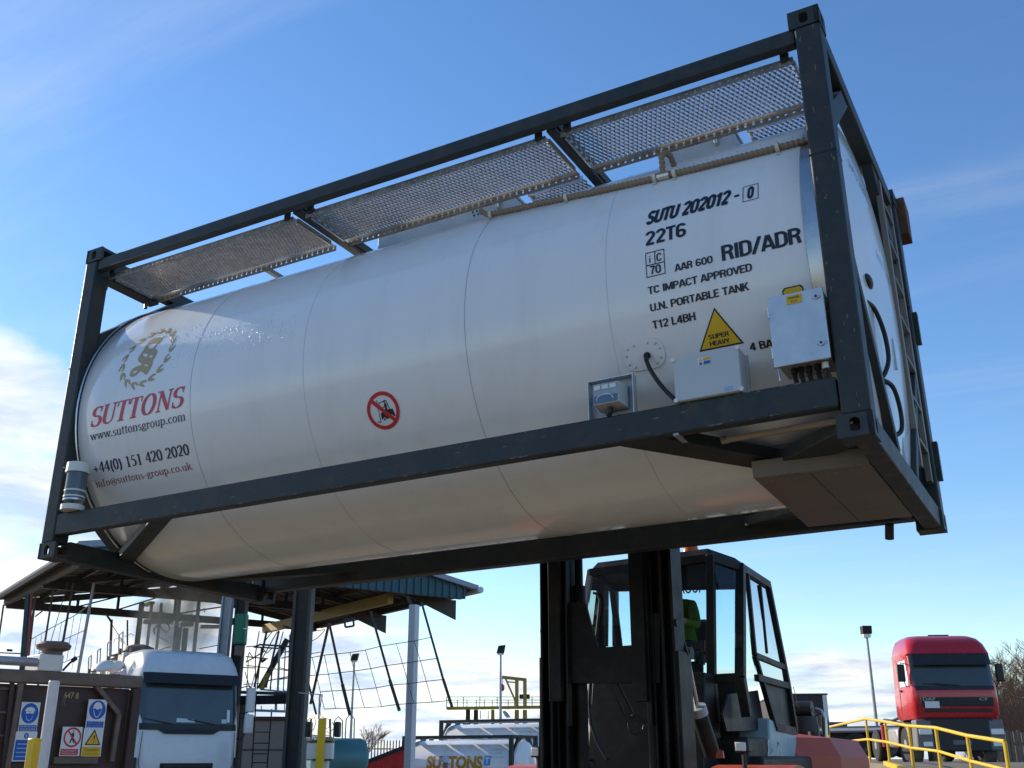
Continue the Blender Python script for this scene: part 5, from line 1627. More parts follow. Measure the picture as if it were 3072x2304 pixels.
for s_ in (-1, 1):
    MB().tube([scr_pt(s_ * .15, 2.10) + Vector((0, -.025, 0)), scr_pt(s_ * .15 - .75, 2.16) + Vector((0, -.025, 0))], .010, 5).build('wiper', mDark, ws)
    MB().add([(s_ * 1.218, .38, 2.12), (s_ * 1.218, 1.25, 2.12), (s_ * 1.196, 1.25, 2.86), (s_ * 1.196, .52, 2.86), (s_ * 1.21, .36, 2.4)], [(0, 1, 2, 3, 4)]).build('side_window', mDGlass if s_ > 0 else mLamp, red, smooth=0)
    MB().bx(s_ * 1.232 - .004, s_ * 1.232 + .004, 1.30, 1.31, 1.35, 2.9).build('door_seam', mDark, red)
    MB().bx(s_ * 1.24 - .02, s_ * 1.24 + .02, 1.1, 1.25, 1.98, 2.03).build('door_handle', mDark, red)
    mirrorset(red, s_, s_ * 1.30, .22, 2.22, 2.72, mDark, .22)
    MB().hexa([(s_ * .78, -.02, .30), (s_ * 1.25, .02, .30), (s_ * 1.25, .55, .30), (s_ * .78, .3, .30)], [(s_ * .80, .02, 1.16), (s_ * 1.23, .06, 1.16), (s_ * 1.23, .55, 1.16), (s_ * .80, .3, 1.16)]).build('corner_bumper', mBump, red, bevel=.05)
    hl = MB().bx(min(s_ * .82, s_ * 1.18), max(s_ * .82, s_ * 1.18), -.035, .0, .74, .90).build('headlight', mLamp, red, bevel=.02)
    MB().bx(min(s_ * .84, s_ * 1.1), max(s_ * .84, s_ * 1.1), -.03, .0, .42, .55).build('fog_light', mLamp, red, bevel=.02)
    for k in range(3):
        MB().bx(min(s_ * 1.0, s_ * 1.24), max(s_ * 1.0, s_ * 1.24), .62, 1.05, .42 + k * .3, .46 + k * .3).build('cab_step', mBump, red)
    lorry_wheel(red, s_ * 1.05, 1.42, .50, s_)
    lorry_wheel(red, s_ * 1.05, 4.95, .50, s_)
    MB().lathe((s_ * 1.05 - s_ * .2, 1.42, .5), (s_, 0, 0), [(.58, 0), (.62, .05), (.62, .38), (.58, .4)], 28, False).build('wheel_arch', mBump, red)
    MB().bx(min(s_ * .62, s_ * 1.12), max(s_ * .62, s_ * 1.12), 2.5, 3.7, .42, 1.0).build('fuel_tank', mRim, red, bevel=.1)
MB().bx(-.95, .95, .03, .3, .28, 1.20).build('front_bumper', mDark, red, bevel=.04)
MB().bx(-1.02, 1.02, -.028, -.004, 1.52, 1.77).build('grille', mDark, red, bevel=.01)
MB().bx(-.98, .98, -.024, -.004, 1.36, 1.44).build('grille', mDark, red, bevel=.01)
for k in range(3):
    MB().bx(-.98, .98, -.036, -.029, 1.555 + k * .07, 1.58 + k * .07).build('grille_bar', mFork, red)
flat_text('DAF', (-.97, -.041, 1.675), (1, 0, 0), (0, 0, 1), .36, .09, mRim, 'lettering', red, bold=.03)
flat_text('CF', (.62, -.041, 1.675), (1, 0, 0), (0, 0, 1), .24, .08, mRim, 'lettering', red, bold=.02)
MB().bx(-.93, -.52, -.048, -.042, 1.47, 1.655).build('notice_card', mSignW, red, smooth=0)
MB().bx(-.26, .26, .018, .026, .47, .59).build('number_plate', mBump, red)
MB().tube([(-.3, .9, 3.60), (.3, .9, 3.60)], .035, 8).build('roof_hatch', mDark, red)
MB().bx(-.45, -.33, 2.0, 6.2, .80, 1.05).build('chassis_rail', mDark, red)
MB().bx(.33, .45, 2.0, 6.2, .80, 1.05).build('chassis_rail', mDark, red)
MB().prism([(-.5, 4.4, 1.08), (.5, 4.4, 1.08), (.55, 5.0, 1.2), (.2, 5.6, 1.12), (-.2, 5.6, 1.12), (-.55, 5.0, 1.2)], (0, 0, .08)).build('fifth_wheel', mDark, red)
MB().bx(-1.0, 1.0, 2.1, 2.35, 1.0, 1.25).build('air_tanks', mDark, red)
MB().cyl((-1.15, 3.95, .45), (-1.15, 3.95, 1.12), .09, 12).build('fire_extinguisher', mRedP, red)
MB().tube([(-.6, 2.3, 1.1), (-.9, 2.6, 1.32), (-1.0, 3.4, 1.22), (-1.02, 4.2, 1.28), (-1.05, 4.6, 1.15)], .05, 8).build('air_lines', mDark, red)

# ramp and railing
rpts = [((590, 1320), 36), ((900, 1250), 29.5), ((1060, 1275), 27.2), ((1255, 1310), 25.2), ((1480, 1325), 24.0), ((1742, 1390), 21.6), ((2052, 1440), 19.4)]
top = [dep(*cR(*q), d) for q, d in rpts]
def deckz(p):
    dd = (p - CAM).dot(FWD)
    return 1.5 if dd > 28 else max(.4, 1.5 - (28 - dd) * .075)
rl = thing('ramp_railing', 'yellow tubular railing running down the edge of the loading ramp', 'railing', (top[4].x, top[4].y, deckz(top[4])))
mid = []
for i, p in enumerate(top):
    zb_ = deckz(p)
    MB().tube([(p.x, p.y, zb_ + .004), p], .036 if i > 2 else .032, 8).build('post', mYelP, rl, W=True)
    mid.append(Vector((p.x, p.y, (p.z + zb_) / 2 + .03)))
for i in range(6):
    MB().tube([top[i], top[i + 1]], .036, 8).build('top_rail', mYelP, rl, W=True)
    MB().tube([mid[i], mid[i + 1]], .032, 8).build('mid_rail', mYelP, rl, W=True)
ex = at(680, 1380, 30)
rm = MB()
far_ = [p + (red_ := Vector((math.cos(RZR), math.sin(RZR), 0))) * 7 for p in top]
for i in range(6):
    a, b, c, d_ = top[i], top[i + 1], far_[i + 1], far_[i]
    q = [Vector((p.x, p.y, deckz(w))) for p, w in ((a, a), (b, b), (c, b), (d_, a))]
    rm.hexa([Vector((p.x, p.y, -.01)) for p in q], q)
bk = [top[0], far_[0]]
a, d_ = top[0], far_[0]
e1 = Vector((-math.sin(RZR), math.cos(RZR), 0)) * 12
q = [Vector((p.x, p.y, 1.496)) for p in (a, d_, d_ + e1, a + e1)]
rm.hexa([Vector((p.x, p.y, -.01)) for p in q], q)
tag(rm.build('ramp', mGround, smooth=0), kind='structure')
for i in (2, 4):
    a, b = top[i], top[i + 1]
    MB().beam(Vector((a.x, a.y, deckz(a) + .05)) - RGT * .1, Vector((b.x, b.y, deckz(b) + .05)) - RGT * .1, .12, .1).build('kick_plate', mYelP, rl, W=True)

# white tanker lorry under the canopy
cW = crop(0, 1704, 800 / 2212)
wp = at(561, 2280, 25.9)
RZW = math.atan2(-(wp.x - CAM.x), wp.y - CAM.y) - rad(0)
RZW += rad(19)
wl_ = thing('white_lorry', 'white lorry cab with dark windscreen parked facing us under the canopy', 'lorry', (wp.x, wp.y, 0), RZW)
loft([(.55, 1.17, .08, 2.1, .2), (.75, 1.2, .0, 2.1, .25), (1.6, 1.2, .0, 2.1, .25), (2.25, 1.19, .05, 2.1, .22), (3.3, 1.15, .24, 2.1, .22), (3.40, 1.17, .14, 2.1, .25), (3.62, 1.13, .2, 2.1, .28), (3.88, 1.08, .42, 2.1, .3), (4.0, .98, .75, 2.05, .32)]).build('cab_body', mWhiteP, wl_, smooth=40)
wf = lambda x, z: Vector((x, .05 + (z - 2.25) / 1.05 * .19 - .016 + rnd_(x, 1.17, .22), z))
ws = curved(mDGlass, wf, -1.13, 1.13, (2.30, 2.6, 2.95, 3.3), 'windscreen', wl_)
curved(mDark, lambda x, z: wf(x, z) + Vector((0, -.006, 0)), -1.12, 1.12, (2.2, 2.34), 'screen_surround', ws)
MB().hexa([(-.55, -.02, 2.12), (.55, -.02, 2.12), (.75, 0.02, 2.22), (-.75, 0.02, 2.22)], [(-.5, .03, 2.12), (.5, .03, 2.12), (.75, .06, 2.24), (-.75, .06, 2.24)]).build('wiper_cowl', mDark, wl_)
curved(mDark, lambda x, z: Vector((x, -.02 + (z - 3.22) * .5 + rnd_(x, 1.19, .24), z)), -1.14, 1.14, (3.2, 3.32, 3.44), 'sun_visor', wl_)
for s_ in (-1, 1):
    MB().tube([wf(s_ * .5 + .1, 2.33) + Vector((0, -.03, 0)), wf(s_ * .5 - .55, 2.44) + Vector((0, -.025, 0))], .011, 5).build('wiper', mDark, ws)
MB().bx(-.12, .22, .32, .36, 2.95, 3.12).build('screen_mirror', mDark, ws)
MB().add([wf(x, z) + Vector((0, -.006, 0)) for x, z in ((-.32, 2.37), (.12, 2.37), (.08, 2.44), (-.3, 2.46))], [(0, 1, 2, 3)]).build('document', mPaper, ws, smooth=0)
MB().add([wf(x, z) + Vector((0, -.006, 0)) for x, z in ((.86, 2.38), (.93, 2.38), (.94, 2.66), (.87, 2.66))], [(0, 1, 2, 3)]).build('permit', mSignW, ws, smooth=0)
MB().add([wf(x, z) + Vector((0, -.006, 0)) for x, z in ((.74, 2.36), (.85, 2.36), (.85, 2.45), (.74, 2.45))], [(0, 1, 2, 3)]).build('permit', mPaper, ws, smooth=0)
for s_ in (-1, 1):
    mirrorset(wl_, s_, s_ * 1.33, .1, 2.62, 3.18, mWhiteP, .22)
    mirrorset(wl_, s_, s_ * 1.33, .12, 2.15, 2.58, mWhiteP, .22)
    MB().add([(s_ * 1.205, .42, 2.3), (s_ * 1.205, 1.3, 2.3), (s_ * 1.17, 1.3, 3.2), (s_ * 1.165, .58, 3.2)], [(0, 1, 2, 3)]).build('side_window', mDGlass, wl_, smooth=0)
    MB().tube([(s_ * 1.06, -.004, 2.16), (s_ * 1.08, -.006, 1.5), (s_ * .98, -.008, 1.22), (s_ * .7, -.008, 1.15)], .008, 5).build('panel_seam', mDark, wl_)
    MB().bx(min(s_ * 1.12, s_ * 1.205), max(s_ * 1.12, s_ * 1.205), -.0, .25, 1.1, 1.62).build('corner_vane', mDark, wl_, bevel=.02)
    MB().bx(min(s_ * .7, s_ * 1.15), max(s_ * .7, s_ * 1.15), -.04, .02, .62, .82).build('headlight', mLamp, wl_, bevel=.03)
    lorry_wheel(wl_, s_ * 1.05, 1.45, .5, s_)
    lorry_wheel(wl_, s_ * 1.05, 5.0, .5, s_)
MB().bx(-.60, .60, -.022, .0, 1.02, 1.50).build('grille', mFork, wl_, bevel=.01)
for k in range(6):
    MB().bx(-.56, .56, -.05, -.023, 1.05 + k * .075, 1.085 + k * .075).build('grille_bar', mDark, wl_)
MB().bx(-1.1, 1.1, -.03, .1, .40, .6).build('front_bumper', mWhiteP, wl_, bevel=.04)
MB().cyl((0, -.062, 1.09), (0, -.05, 1.09), .07, 16).build('badge', mRim, wl_)
MB().bx(-1.19, -.9, .06, .11, 3.52, 3.66).build('marker_light', mLamp, wl_) if False else None
MB().bx(-.45, .45, 2.1, 12, .85, 1.1).build('chassis_rail', mDark, wl_)

# the tank trailer behind it, its open man-lids in a row
trp = [at(412, 2010, 27.5), at(262, 2050, 39)]
dv_ = (trp[1] - trp[0])
dv_.z = 0
dv_.normalize()
tr0 = Vector((trp[0].x, trp[0].y, 0)) + Vector((.7, -.3, 0))
tr = thing('tank_trailer', 'tank trailer behind the white lorry with round lids along its top', 'trailer', tr0, math.atan2(-dv_.x, dv_.y))
MB().lathe((0, .3, 2.65), (0, 1, 0), [(.3, -.22), (.8, -.12), (1.05, .1), (1.05, 10.6), (.8, 10.85), (.3, 10.95)], 32).build('tank_barrel', mWhiteP, tr)
MB().bx(-.5, .5, .6, 10.8, 1.2, 1.6).build('chassis_rail', mDark, tr)
for y in (7.2, 8.5, 9.8):
    for s_ in (-1, 1):
        lorry_wheel(tr, s_ * 1.0, y, .5, s_)
for k, y in enumerate((.9, 3.2, 5.5, 7.8)):
    b = MB().bx(-.5, .35, y - .1, y + .9, 3.64, 4.02).build('spill_box', mat('cream_box', (.62, .58, .48), .5, var=.08), tr, bevel=.02)
    MB().lathe((-.10, y + .4, 4.02), (0, 0, 1), [(.40, 0), (.42, .06), (.36, .16), (.15, .23), (.0, .25)], 20).build('man_lid', mBrownL if k == 0 else mBeige, b)
    for q in range(6):
        a = q * math.pi / 3
        MB().bx(-.10 + .43 * math.cos(a) - .03, -.10 + .43 * math.cos(a) + .03, y + .4 + .43 * math.sin(a) - .03, y + .4 + .43 * math.sin(a) + .03, 4.0, 4.14).build('clamp', mBrownL, b)
    MB().tube([(-.52, y, 4.02), (-.56, y, 4.5), (-.56, y + .7, 4.5), (-.52, y + .7, 4.02)], .018, 6).build('guard_hoop', mGalvD, b)
MB().prism([(-1.15, .05, 2.5), (-.85, .05, 2.5), (-.6, .05, 3.45), (-.85, .05, 3.45)], (0, .05, 0)).build('red_panel', mRedP, tr)
for k in range(3):
    MB().lathe((-.95 + .3 * k, .25 + .5 * k, 3.60 + .04 * k), (-.3, -.5, .8), [(.0, -.02), (.20, 0), (.22, .06), (.10, .13), (.0, .14)], 14).build('valve_cap', mPvc, tr)

# ------------------------------------------------------------------ parked tank containers
def slice2d(vs, fs, step):
    bm = bmesh.new()
    bv = [bm.verts.new((v[0], v[1], 0)) for v in vs]
    for f in fs:
        try:
            bm.faces.new([bv[i] for i in f])
        except ValueError:
            pass
    y = min(v[1] for v in vs) + step
    hi = max(v[1] for v in vs)
    while y < hi:
        bmesh.ops.bisect_plane(bm, geom=bm.verts[:] + bm.edges[:] + bm.faces[:], plane_co=(0, y, 0), plane_no=(0, 1, 0))
        y += step
    bm.verts.index_update()
    o = [(v.co.x, v.co.y) for v in bm.verts], [[v.index for v in f.verts] for f in bm.faces]
    bm.free()
    return o


def parked_tank(label, origin, rz, z0, big, group='tank containers parked in the yard', text=True, faded=False):
    t = thing('parked_tank_container', label, 'tank container', (origin.x, origin.y, z0), rz, group)
    MB().lathe((0, 1.22, 1.25), (1, 0, 0), [(.02, -.36), (.45, -.32), (.85, -.18), (1.08, .05), (1.15, .32), (1.15, 5.75), (1.08, 6.0), (.6, 6.2), (.02, 6.25)], 48).build('tank_shell', mWhite, t)
    for x in (.16, 5.9):
        for y in (.07, 2.37):
            MB().bx(x - .09, x + .09, y - .07, y + .07, 0, 2.59).build('corner_post', mFrame, t)
            f = (lambda a: a) if y < 1 else (lambda a: 2.44 - a)
            up_ = [(.14, 1.25), (.14, 1.75), (.62, 2.47), (1.0, 2.47)] + [(1.22 - 1.16 * math.cos(rad(a)), 1.25 + 1.16 * math.sin(rad(a))) for a in (75, 60, 45, 30, 15)]
            lo_ = [(a, 2.5 - b) for a, b in up_]
            for P in (up_, lo_):
                MB().prism([(x - .05, f(a), b) for a, b in P], (.1, 0, 0)).build('corner_gusset', mFrame, t, smooth=0)
        for z in (.08, 2.53):
            MB().bx(x - .06, x + .06, .14, 2.3, z - .06, z + .06).build('end_rail', mFrame, t)
    for y in (.05, 2.39):
        for z in (.1, 2.53):
            MB().bx(.25, 5.81, y - .04, y + .04, z - .06, z + .06).build('side_rail', mFrame, t)
    for x in (.3, 1.75, 3.2, 4.65):
        MB().bx(x, x + 1.2, .12, .62, 2.44, 2.48).build('walkway', mGalvD, t)
    for x in (2.3, 4.1):
        MB().lathe((x, 1.22, 1.25), (1, 0, 0), [(1.1505, 0), (1.153, .004), (1.153, .01), (1.1505, .014)], 48, False).build('weld_seam', mSeam, t)
    def on(vs, fs, x0, phi0, m, name, e=.004):
        vs, fs = slice2d(vs, fs, .06)
        V = []
        for v in vs:
            a = rad(phi0) + v[1] / 1.15
            V.append((x0 + v[0], 1.22 - (1.15 + e) * math.cos(a), 1.25 + (1.15 + e) * math.sin(a)))
        return MB().add(V, fs).build(name, m, t, smooth=0)
    if big:
        vs, fs = text2d('SUTTONS', 3.0, .52, bold=.055)
        on(vs, fs, 1.42, -4.0, mYelO if faded else mat('ochre_print', (.50, .26, .02), .5, var=.05), 'lettering', .006)
    if text:
        for k, tx in enumerate(('SUTU 202062 8', '22T6   RID/ADR', 'U.N. PORTABLE TANK')):
            vs, fs = text2d(tx, (.8, .75, .9)[k], .10, bold=.0)
            on(vs, fs, 4.62, 36 - 9 * k, mSeam, 'lettering')
        vs, fs = fill2d([[(0, 0), (.34, 0), (.34, .42), (0, .42)]])
        if big:
            on(vs, fs, 4.48, 3, mat('sky_blue_print', (.05, .30, .62), .5, var=0), 'label_plate')
            vs, fs = fill2d([[(.06, .34), (.06, .27), (.14, .27), (.14, .07), (.2, .07), (.2, .27), (.28, .27), (.28, .34)]])
            on(vs, fs, 4.48, 3, mSignW, 'label_plate', .009)
    if faded:
        for x0, w in ((2.35, .35), (2.85, .5)):
            vs, fs = fill2d([[(0, 0), (w, 0), (w + .12, .5), (.1, .5), (.05, .3)]])
            on(vs, fs, x0, 5, mSeamL, 'torn_decal')
    return t


TZR = 0.0
tA = at(1213, 2218, 52.0)
parked_tank('white parked tank container with big gold letters nearest the man in the cap', Vector((tA.x - .16, tA.y - .05, 0)), TZR, 0.0, True)
tB = at(1322, 2160, 56.0)
parked_tank('white parked tank container standing higher behind the gold lettered one', Vector((tB.x - .16, tB.y, 0)), TZR, tB.z - 2.6, False, faded=True)
tl_ = thing('skeletal_trailer', 'skeletal trailer carrying the higher white tank container', 'trailer', (tB.x, tB.y, 0), TZR)
MB().bx(.1, 6.0, .6, .75, tB.z - 2.95, tB.z - 2.605).build('chassis_rail', mDark, tl_)
MB().bx(.1, 6.0, 1.7, 1.85, tB.z - 2.95, tB.z - 2.605).build('chassis_rail', mDark, tl_)
for x in (1.2, 2.5):
    for y, sg in ((.2, -1), (2.2, 1)):
        MB().lathe((x, y - sg * .16, .5), (0, sg, 0), [(.2, 0), (.46, 0), (.5, .05), (.5, .27), (.46, .32), (.2, .3)], 20).build('wheel', mTyre, tl_)
        MB().bx(x - .1, x + .1, min(y, 1.2), max(y, 1.2), .4, tB.z - 2.96).build('axle', mDark, tl_)
MB().bx(5.2, 5.35, .6, 1.85, 0, tB.z - 2.95).build('landing_leg', mDark, tl_)
# red skip
sk_ = at(1168, 2285, 47)
sk = thing('red_skip', 'red skip with a sloping black rim left of the gold lettered tank', 'skip', (sk_.x, sk_.y, 0), YAW)
MB().hexa([(-.75, 0, 0), (.6, 0, 0), (.6, 2.4, 0), (-.75, 2.4, 0)], [(-1.0, -.1, 1.38), (.72, -.1, 2.02), (.72, 2.5, 2.02), (-1.0, 2.5, 1.38)]).build('body', mRedP, sk)
MB().beam((-1.05, -.12, 1.42), (.78, -.12, 2.10), .14, .16).build('rim', mDark, sk)
MB().beam((-1.05, 2.52, 1.42), (.78, 2.52, 2.10), .14, .16).build('rim', mDark, sk)

# ------------------------------------------------------------------ yard lamps
def yard_lamp(label, u0, v0, u1, v1, d, hw_, hh3, style):
    tp_ = dep(u0, v0, d)
    bs = Vector((tp_.x, tp_.y, 0))
    t = thing('yard_lamp', label, 'lamp post', bs, YAW, 'floodlights on tall poles')
    z = tp_.z
    MB().tube([(0, 0, 0), (0, 0, z * .5), (0, 0, z)], [.10, .085, .06], 10).build('pole', mGalvD, t)
    MB().lathe((0, 0, 0), (0, 0, 1), [(.2, 0), (.2, .03), (.11, .05), (.11, 1.0)], 12).build('pole_base', mGalvD, t)
    hd_ = MB()
    if style:
        hd_.hexa([(-hw_, -.2, z), (hw_ * .8, -.2, z), (hw_ * .8, .2, z), (-hw_, .2, z)], [(-hw_ * .55, -.22, z + hh3), (hw_ * 1.15, -.22, z + hh3 + .05), (hw_ * 1.15, .25, z + hh3 + .05), (-hw_ * .55, .25, z + hh3)])
    else:
        hd_.hexa([(-hw_, -.2, z + .1), (hw_, -.2, z + .1), (hw_, .2, z + .1), (-hw_, .2, z + .1)], [(-hw_, -.24, z + hh3), (hw_, -.24, z + hh3), (hw_, .24, z + hh3), (-hw_, .24, z + hh3)])
    h0 = hd_.build('lamp_head', mFork, t, bevel=.02)
    MB().bx(-hw_ * .8, hw_ * .75, -.12, .12, z - .08, z + .0 if style else z + .09).build('lens', mLamp, h0)
    MB().tube([(-hw_ * .7, 0, z + .05), (0, 0, z - .12), (hw_ * .7, 0, z + .05)], .025, 6).build('yoke', mGalvD, h0)
    return t


yard_lamp('slim grey lamp post with a black floodlight beside the red lorry', 2600, 1908, 2628, 2140, 55, .24, .5, False)
yard_lamp('slim grey lamp post with a tilted floodlight beneath the canopy end', 1063, 1982, 1050, 2200, 70, .24, .4, True)
yard_lamp('slim grey lamp post with a tilted floodlight above the yellow gantry', 1502, 1960, 1500, 2150, 60, .24, .4, True)

# ------------------------------------------------------------------ yellow loading gantry
cG = crop(1150, 2000, 500 / 2212)
DG = 73.0
G = lambda X, Y: dep(*cG(X, Y), DG)
gy = thing('loading_gantry', 'ochre loading gantry with handrails standing above the parked tank containers', 'gantry', (G(1450, 560).x, G(1450, 560).y, 0), YAW)
gi = YAW
YV = Vector((-math.sin(YAW), math.cos(YAW), 0))
def gbar(p, q, w, m=mYelO, nm='bar', par=None):
    return MB().beam(p, q, w, w).build(nm, m, par or gy, W=True)
a, b = G(838, 565), G(2100, 548)
dk = MB().hexa([a, b, b + YV * 1.2, a + YV * 1.2], [p + Vector((0, 0, .16)) for p in (a, b, b + YV * 1.2, a + YV * 1.2)]).build('deck', mYelO, gy, W=True)
for X in (838, 970, 1060, 1100, 1225, 1280, 1335, 1440, 1510, 1655, 1740, 1975, 2090):
    p = G(X, 560)
    for off in ((0,) if X in (838, 1060, 1280, 1510, 1740, 1975, 2090) else (1.2,)):
        gbar(p + YV * off, Vector((p.x, p.y, G(X, 402 if off == 0 else 430).z)) + YV * off, .045, mGalvD, 'rail_post')
for off, Y in ((0, 402), (0, 480), (1.2, 430)):
    gbar(G(838, Y) + YV * off, Vector((G(2090, 560).x, G(2090, 560).y, G(838, Y).z)) + YV * off, .045, mGalvD, 'handrail')
for X, mm, w in ((1122, mFork, .22), (1228, mFork, .22), (1452, mYelO, .17), (1772, mYelO, .22), (1880, mYelO, .22)):
    p = G(X, 570)
    gbar(Vector((p.x, p.y, 0)) + YV * .3, p + YV * .3, w, mm, 'leg')
for X in (1772, 1880):
    p = G(X, 560)
    gbar(p - YV * .1, Vector((p.x, p.y, G(X, 165).z)) - YV * .1, .18, mYelO, 'davit_post')
gbar(G(1575, 140) - YV * .1, G(1898, 176) - YV * .1, .20, mYelO, 'davit_beam')
gbar(G(1622, 160) - YV * .1, G(1768, 492) - YV * .1, .12, mYelO, 'davit_brace')
gbar(G(1640, 202) - YV * .1, G(1765, 212) - YV * .1, .08, mYelO, 'davit_tie')
hp = G(1580, 280) - YV * .1
hk = MB().ball(hp, .2, (.75, .75, 1.2), 12, 8).build('hoist', mRedP, gy, W=True)
MB().cyl(hp, G(1585, 145) - YV * .1, .02, 6).build('chain', mDark, hk, W=True)
MB().bx(-.1, .1, -.1, .1, 0, .01).build('foot', mDark, gy) if False else None
cpn = G(1875, 398)
MB().beam(cpn - RGT * .35, cpn + RGT * .35, .15, .3).build('control_box', mDark, gy, W=True)
dsh = [G(*q) for q in ((1580, 595), (1610, 580), (1650, 610), (1690, 670), (1640, 680), (1610, 650))]
MB().prism(dsh, YV * .1).build('tilted_plate', mForkB, gy, W=True, smooth=0)
gbar(G(1290, 580), G(1290, 690), .06, mGalvD, 'prop')
gbar(G(1392, 580), G(1392, 690), .06, mGalvD, 'prop')

# ------------------------------------------------------------------ fence, teal tank, cabin, sheds
f0, f1 = dep(722, 2215, 52), dep(1225, 2218, 55)
fz = f0.z
fd = (f1 - f0)
fd.z = 0
fl = fd.length
fdn = fd.normalized()
fe = thing('palisade_fence', 'grey steel palisade fence with pointed pales along the yard edge', 'fence', (f0.x, f0.y, 0), math.atan2(fdn.y, fdn.x))
pz = fz
pale = MB().prism([(-.034, 0, .05), (.034, 0, .05), (.034, 0, pz - .1), (.0, 0, pz), (-.034, 0, pz - .1)], (0, -.02, 0)).build('pale', mFence, fe, smooth=0)
npal = int(fl / .155)
for k in range(1, npal):
    c = share(pale, fe)
    c.location = (k * .155, RND.uniform(-.004, .004), RND.uniform(-.02, .02))
for z in (.45, pz - .45):
    MB().bx(-.1, fl, .002, .05, z - .03, z + .03).build('rail', mFence, fe)
for k in range(int(fl / 2.75) + 1):
    MB().bx(k * 2.75 - .05, k * 2.75 + .05, .052, .15, 0, pz - .1).build('post', mFence, fe)

tt = at(1040, 2262, 37.5)
tk = thing('teal_storage_tank', 'teal horizontal storage tank in front of the palisade fence', 'storage tank', (tt.x, tt.y, 0), YAW + rad(22))
zt = tt.z - .12
MB().lathe((0, -.3, zt), (0, 1, 0) if False else (-1, .0, 0), [(.02, -.62), (.35, -.60), (.55, -.52), (.62, -.38), (.62, 1.1), (.5, 1.3), (.02, 1.35)], 32).build('tank_shell', mTealT, tk)
for x in (-.1, -.95):
    MB().bx(x - .15, x + .15, -.7, .1, 0, zt - .3).build('saddle', mGround, tk)
for x, h_2 in ((-.55, .55), (-.15, .62)):
    MB().tube([(x, -.3, zt + .6), (x, -.3, zt + .6 + h_2), (x + .12, -.3, zt + .75 + h_2), (x + .28, -.3, zt + .62 + h_2), (x + .3, -.3, zt + .6)], .022, 6).build('vent_pipe', mTealT, tk)
MB().bx(-1.2, -.6, -.35, -.31, zt + .62, zt + .66).build('top_rail', mGalvD, tk)

cbp = at(788, 2205, 46)
sc_ = thing('site_cabin', 'brownish steel cabin beyond the hanging ladder and the fence', 'cabin', (cbp.x, cbp.y, 0), YAW + .1)
MB().bx(-.85, .85, 0, 3, 0, cbp.z + .55).build('wall', mCabin, sc_)
MB().bx(-.9, .9, -.06, 3.05, cbp.z + .551, cbp.z + .72).build('roof', mMarT, sc_)
for z in (1.0, 1.9):
    MB().bx(-.86, .86, -.02, -.001, z, z + .05).build('panel_rib', mMarT, sc_)

far = at(820, 2225, 160)
sh = thing('distant_warehouse', 'pale roofed warehouse far beyond the fence', 'warehouse', (far.x, far.y, 0), YAW - .2)
MB().bx(-12, 8, 0, 14, 0, far.z).build('wall', mRoofG, sh)
MB().prism([(-12.4, -.3, far.z + .01), (8.4, -.3, far.z + .01), (-6, -.3, far.z + 2.2), (-12.4, -.3, far.z + 2.3)], (0, 14.5, 0)).build('roof', mRoofG, sh, smooth=0)

lm = thing('lattice_mast', 'thin steel lattice mast far off between canopy columns', 'mast', tuple(Vector((at(866, 2200, 120).x, at(866, 2200, 120).y, 0))), YAW)
lz0, lz1 = 0, at(872, 2108, 120).z
for s_ in (-1, 1):
    MB().beam((s_ * .75, 0, 0), (s_ * .32, 0, lz1), .1, .1).build('leg', mFence, lm)
for k in range(9):
    z0, z1 = lz1 * k / 9, lz1 * (k + 1) / 9
    w0, w1 = .75 - .43 * k / 9, .75 - .43 * (k + 1) / 9
    MB().beam((-w0, 0, z0), (w1, 0, z1), .06, .06).build('lattice_bar', mFence, lm)
    MB().beam((w0, .05, z0), (-w1, .05, z1), .06, .06).build('lattice_bar', mFence, lm)

# trailers and vehicles behind the forklift on the right
bp = at(2425, 2085, 60)
mt_ = thing('box_trailer', 'dark maroon box trailer with a white corner behind the forklift', 'trailer', (bp.x, bp.y, 0), YAW - .1)
MB().bx(-1.6, .72, 0, 9, 1.1, bp.z).build('box', mMarT, mt_)
MB().bx(.725, .95, -.02, 9, 1.1, bp.z).build('corner_post', mSignW, mt_)
MB().bx(-1.65, 1.0, -.05, 9.05, bp.z + .002, bp.z + .08).build('roof', mat('purple_trim', (.04, .03, .10), .5), mt_)
for y in (5.5, 6.8):
    for s_ in (-1, 1):
        lorry_wheel(mt_, -.3 + s_ * .95, y, .5, s_)
bp = at(2495, 2166, 75)
bc_ = thing('blue_container', 'blue container far behind the forklift', 'container', (bp.x, bp.y, 0), YAW)
MB().bx(-.9, 1.0, 0, 6, 0, bp.z).build('box', mBlueC, bc_)
for k in range(12):
    MB().bx(-.88 + k * .155, -.81 + k * .155, -.03, -.001, .1, bp.z - .1).build('rib', mBlueC, bc_)
ft = at(2570, 2190, 48)
fv = thing('flatbed_trailer', 'low trailer with double wheels behind the ramp railing', 'trailer', (ft.x, ft.y, 0), YAW + rad(55))
zf = ft.z
MB().bx(-1.2, 1.2, -3.5, 3.5, zf - .12, zf + .12).build('deck', mBump, fv)
MB().bx(-1.21, -1.205, -3.4, 3.4, zf - .05, zf + .05).build('marker_strip', mSignW, fv, smooth=0)
for y in (-1.5, -.3):
    for s_ in (-1, 1):
        w = MB().lathe((s_ * 1.0 - s_ * .16, y, zf - .6), (s_, 0, 0), [(.2, 0), (.46, 0), (.5, .05), (.5, .27), (.46, .32), (.25, .3)], 20).build('wheel', mTyre, fv)
MB().bx(-.5, .5, -3.2, 3.2, zf - .45, zf - .13).build('chassis_rail', mDark, fv)
for y in (-3.0, 3.0):
    MB().bx(-.6, .6, y - .1, y + .1, 0, zf - .46).build('stand', mDark, fv)
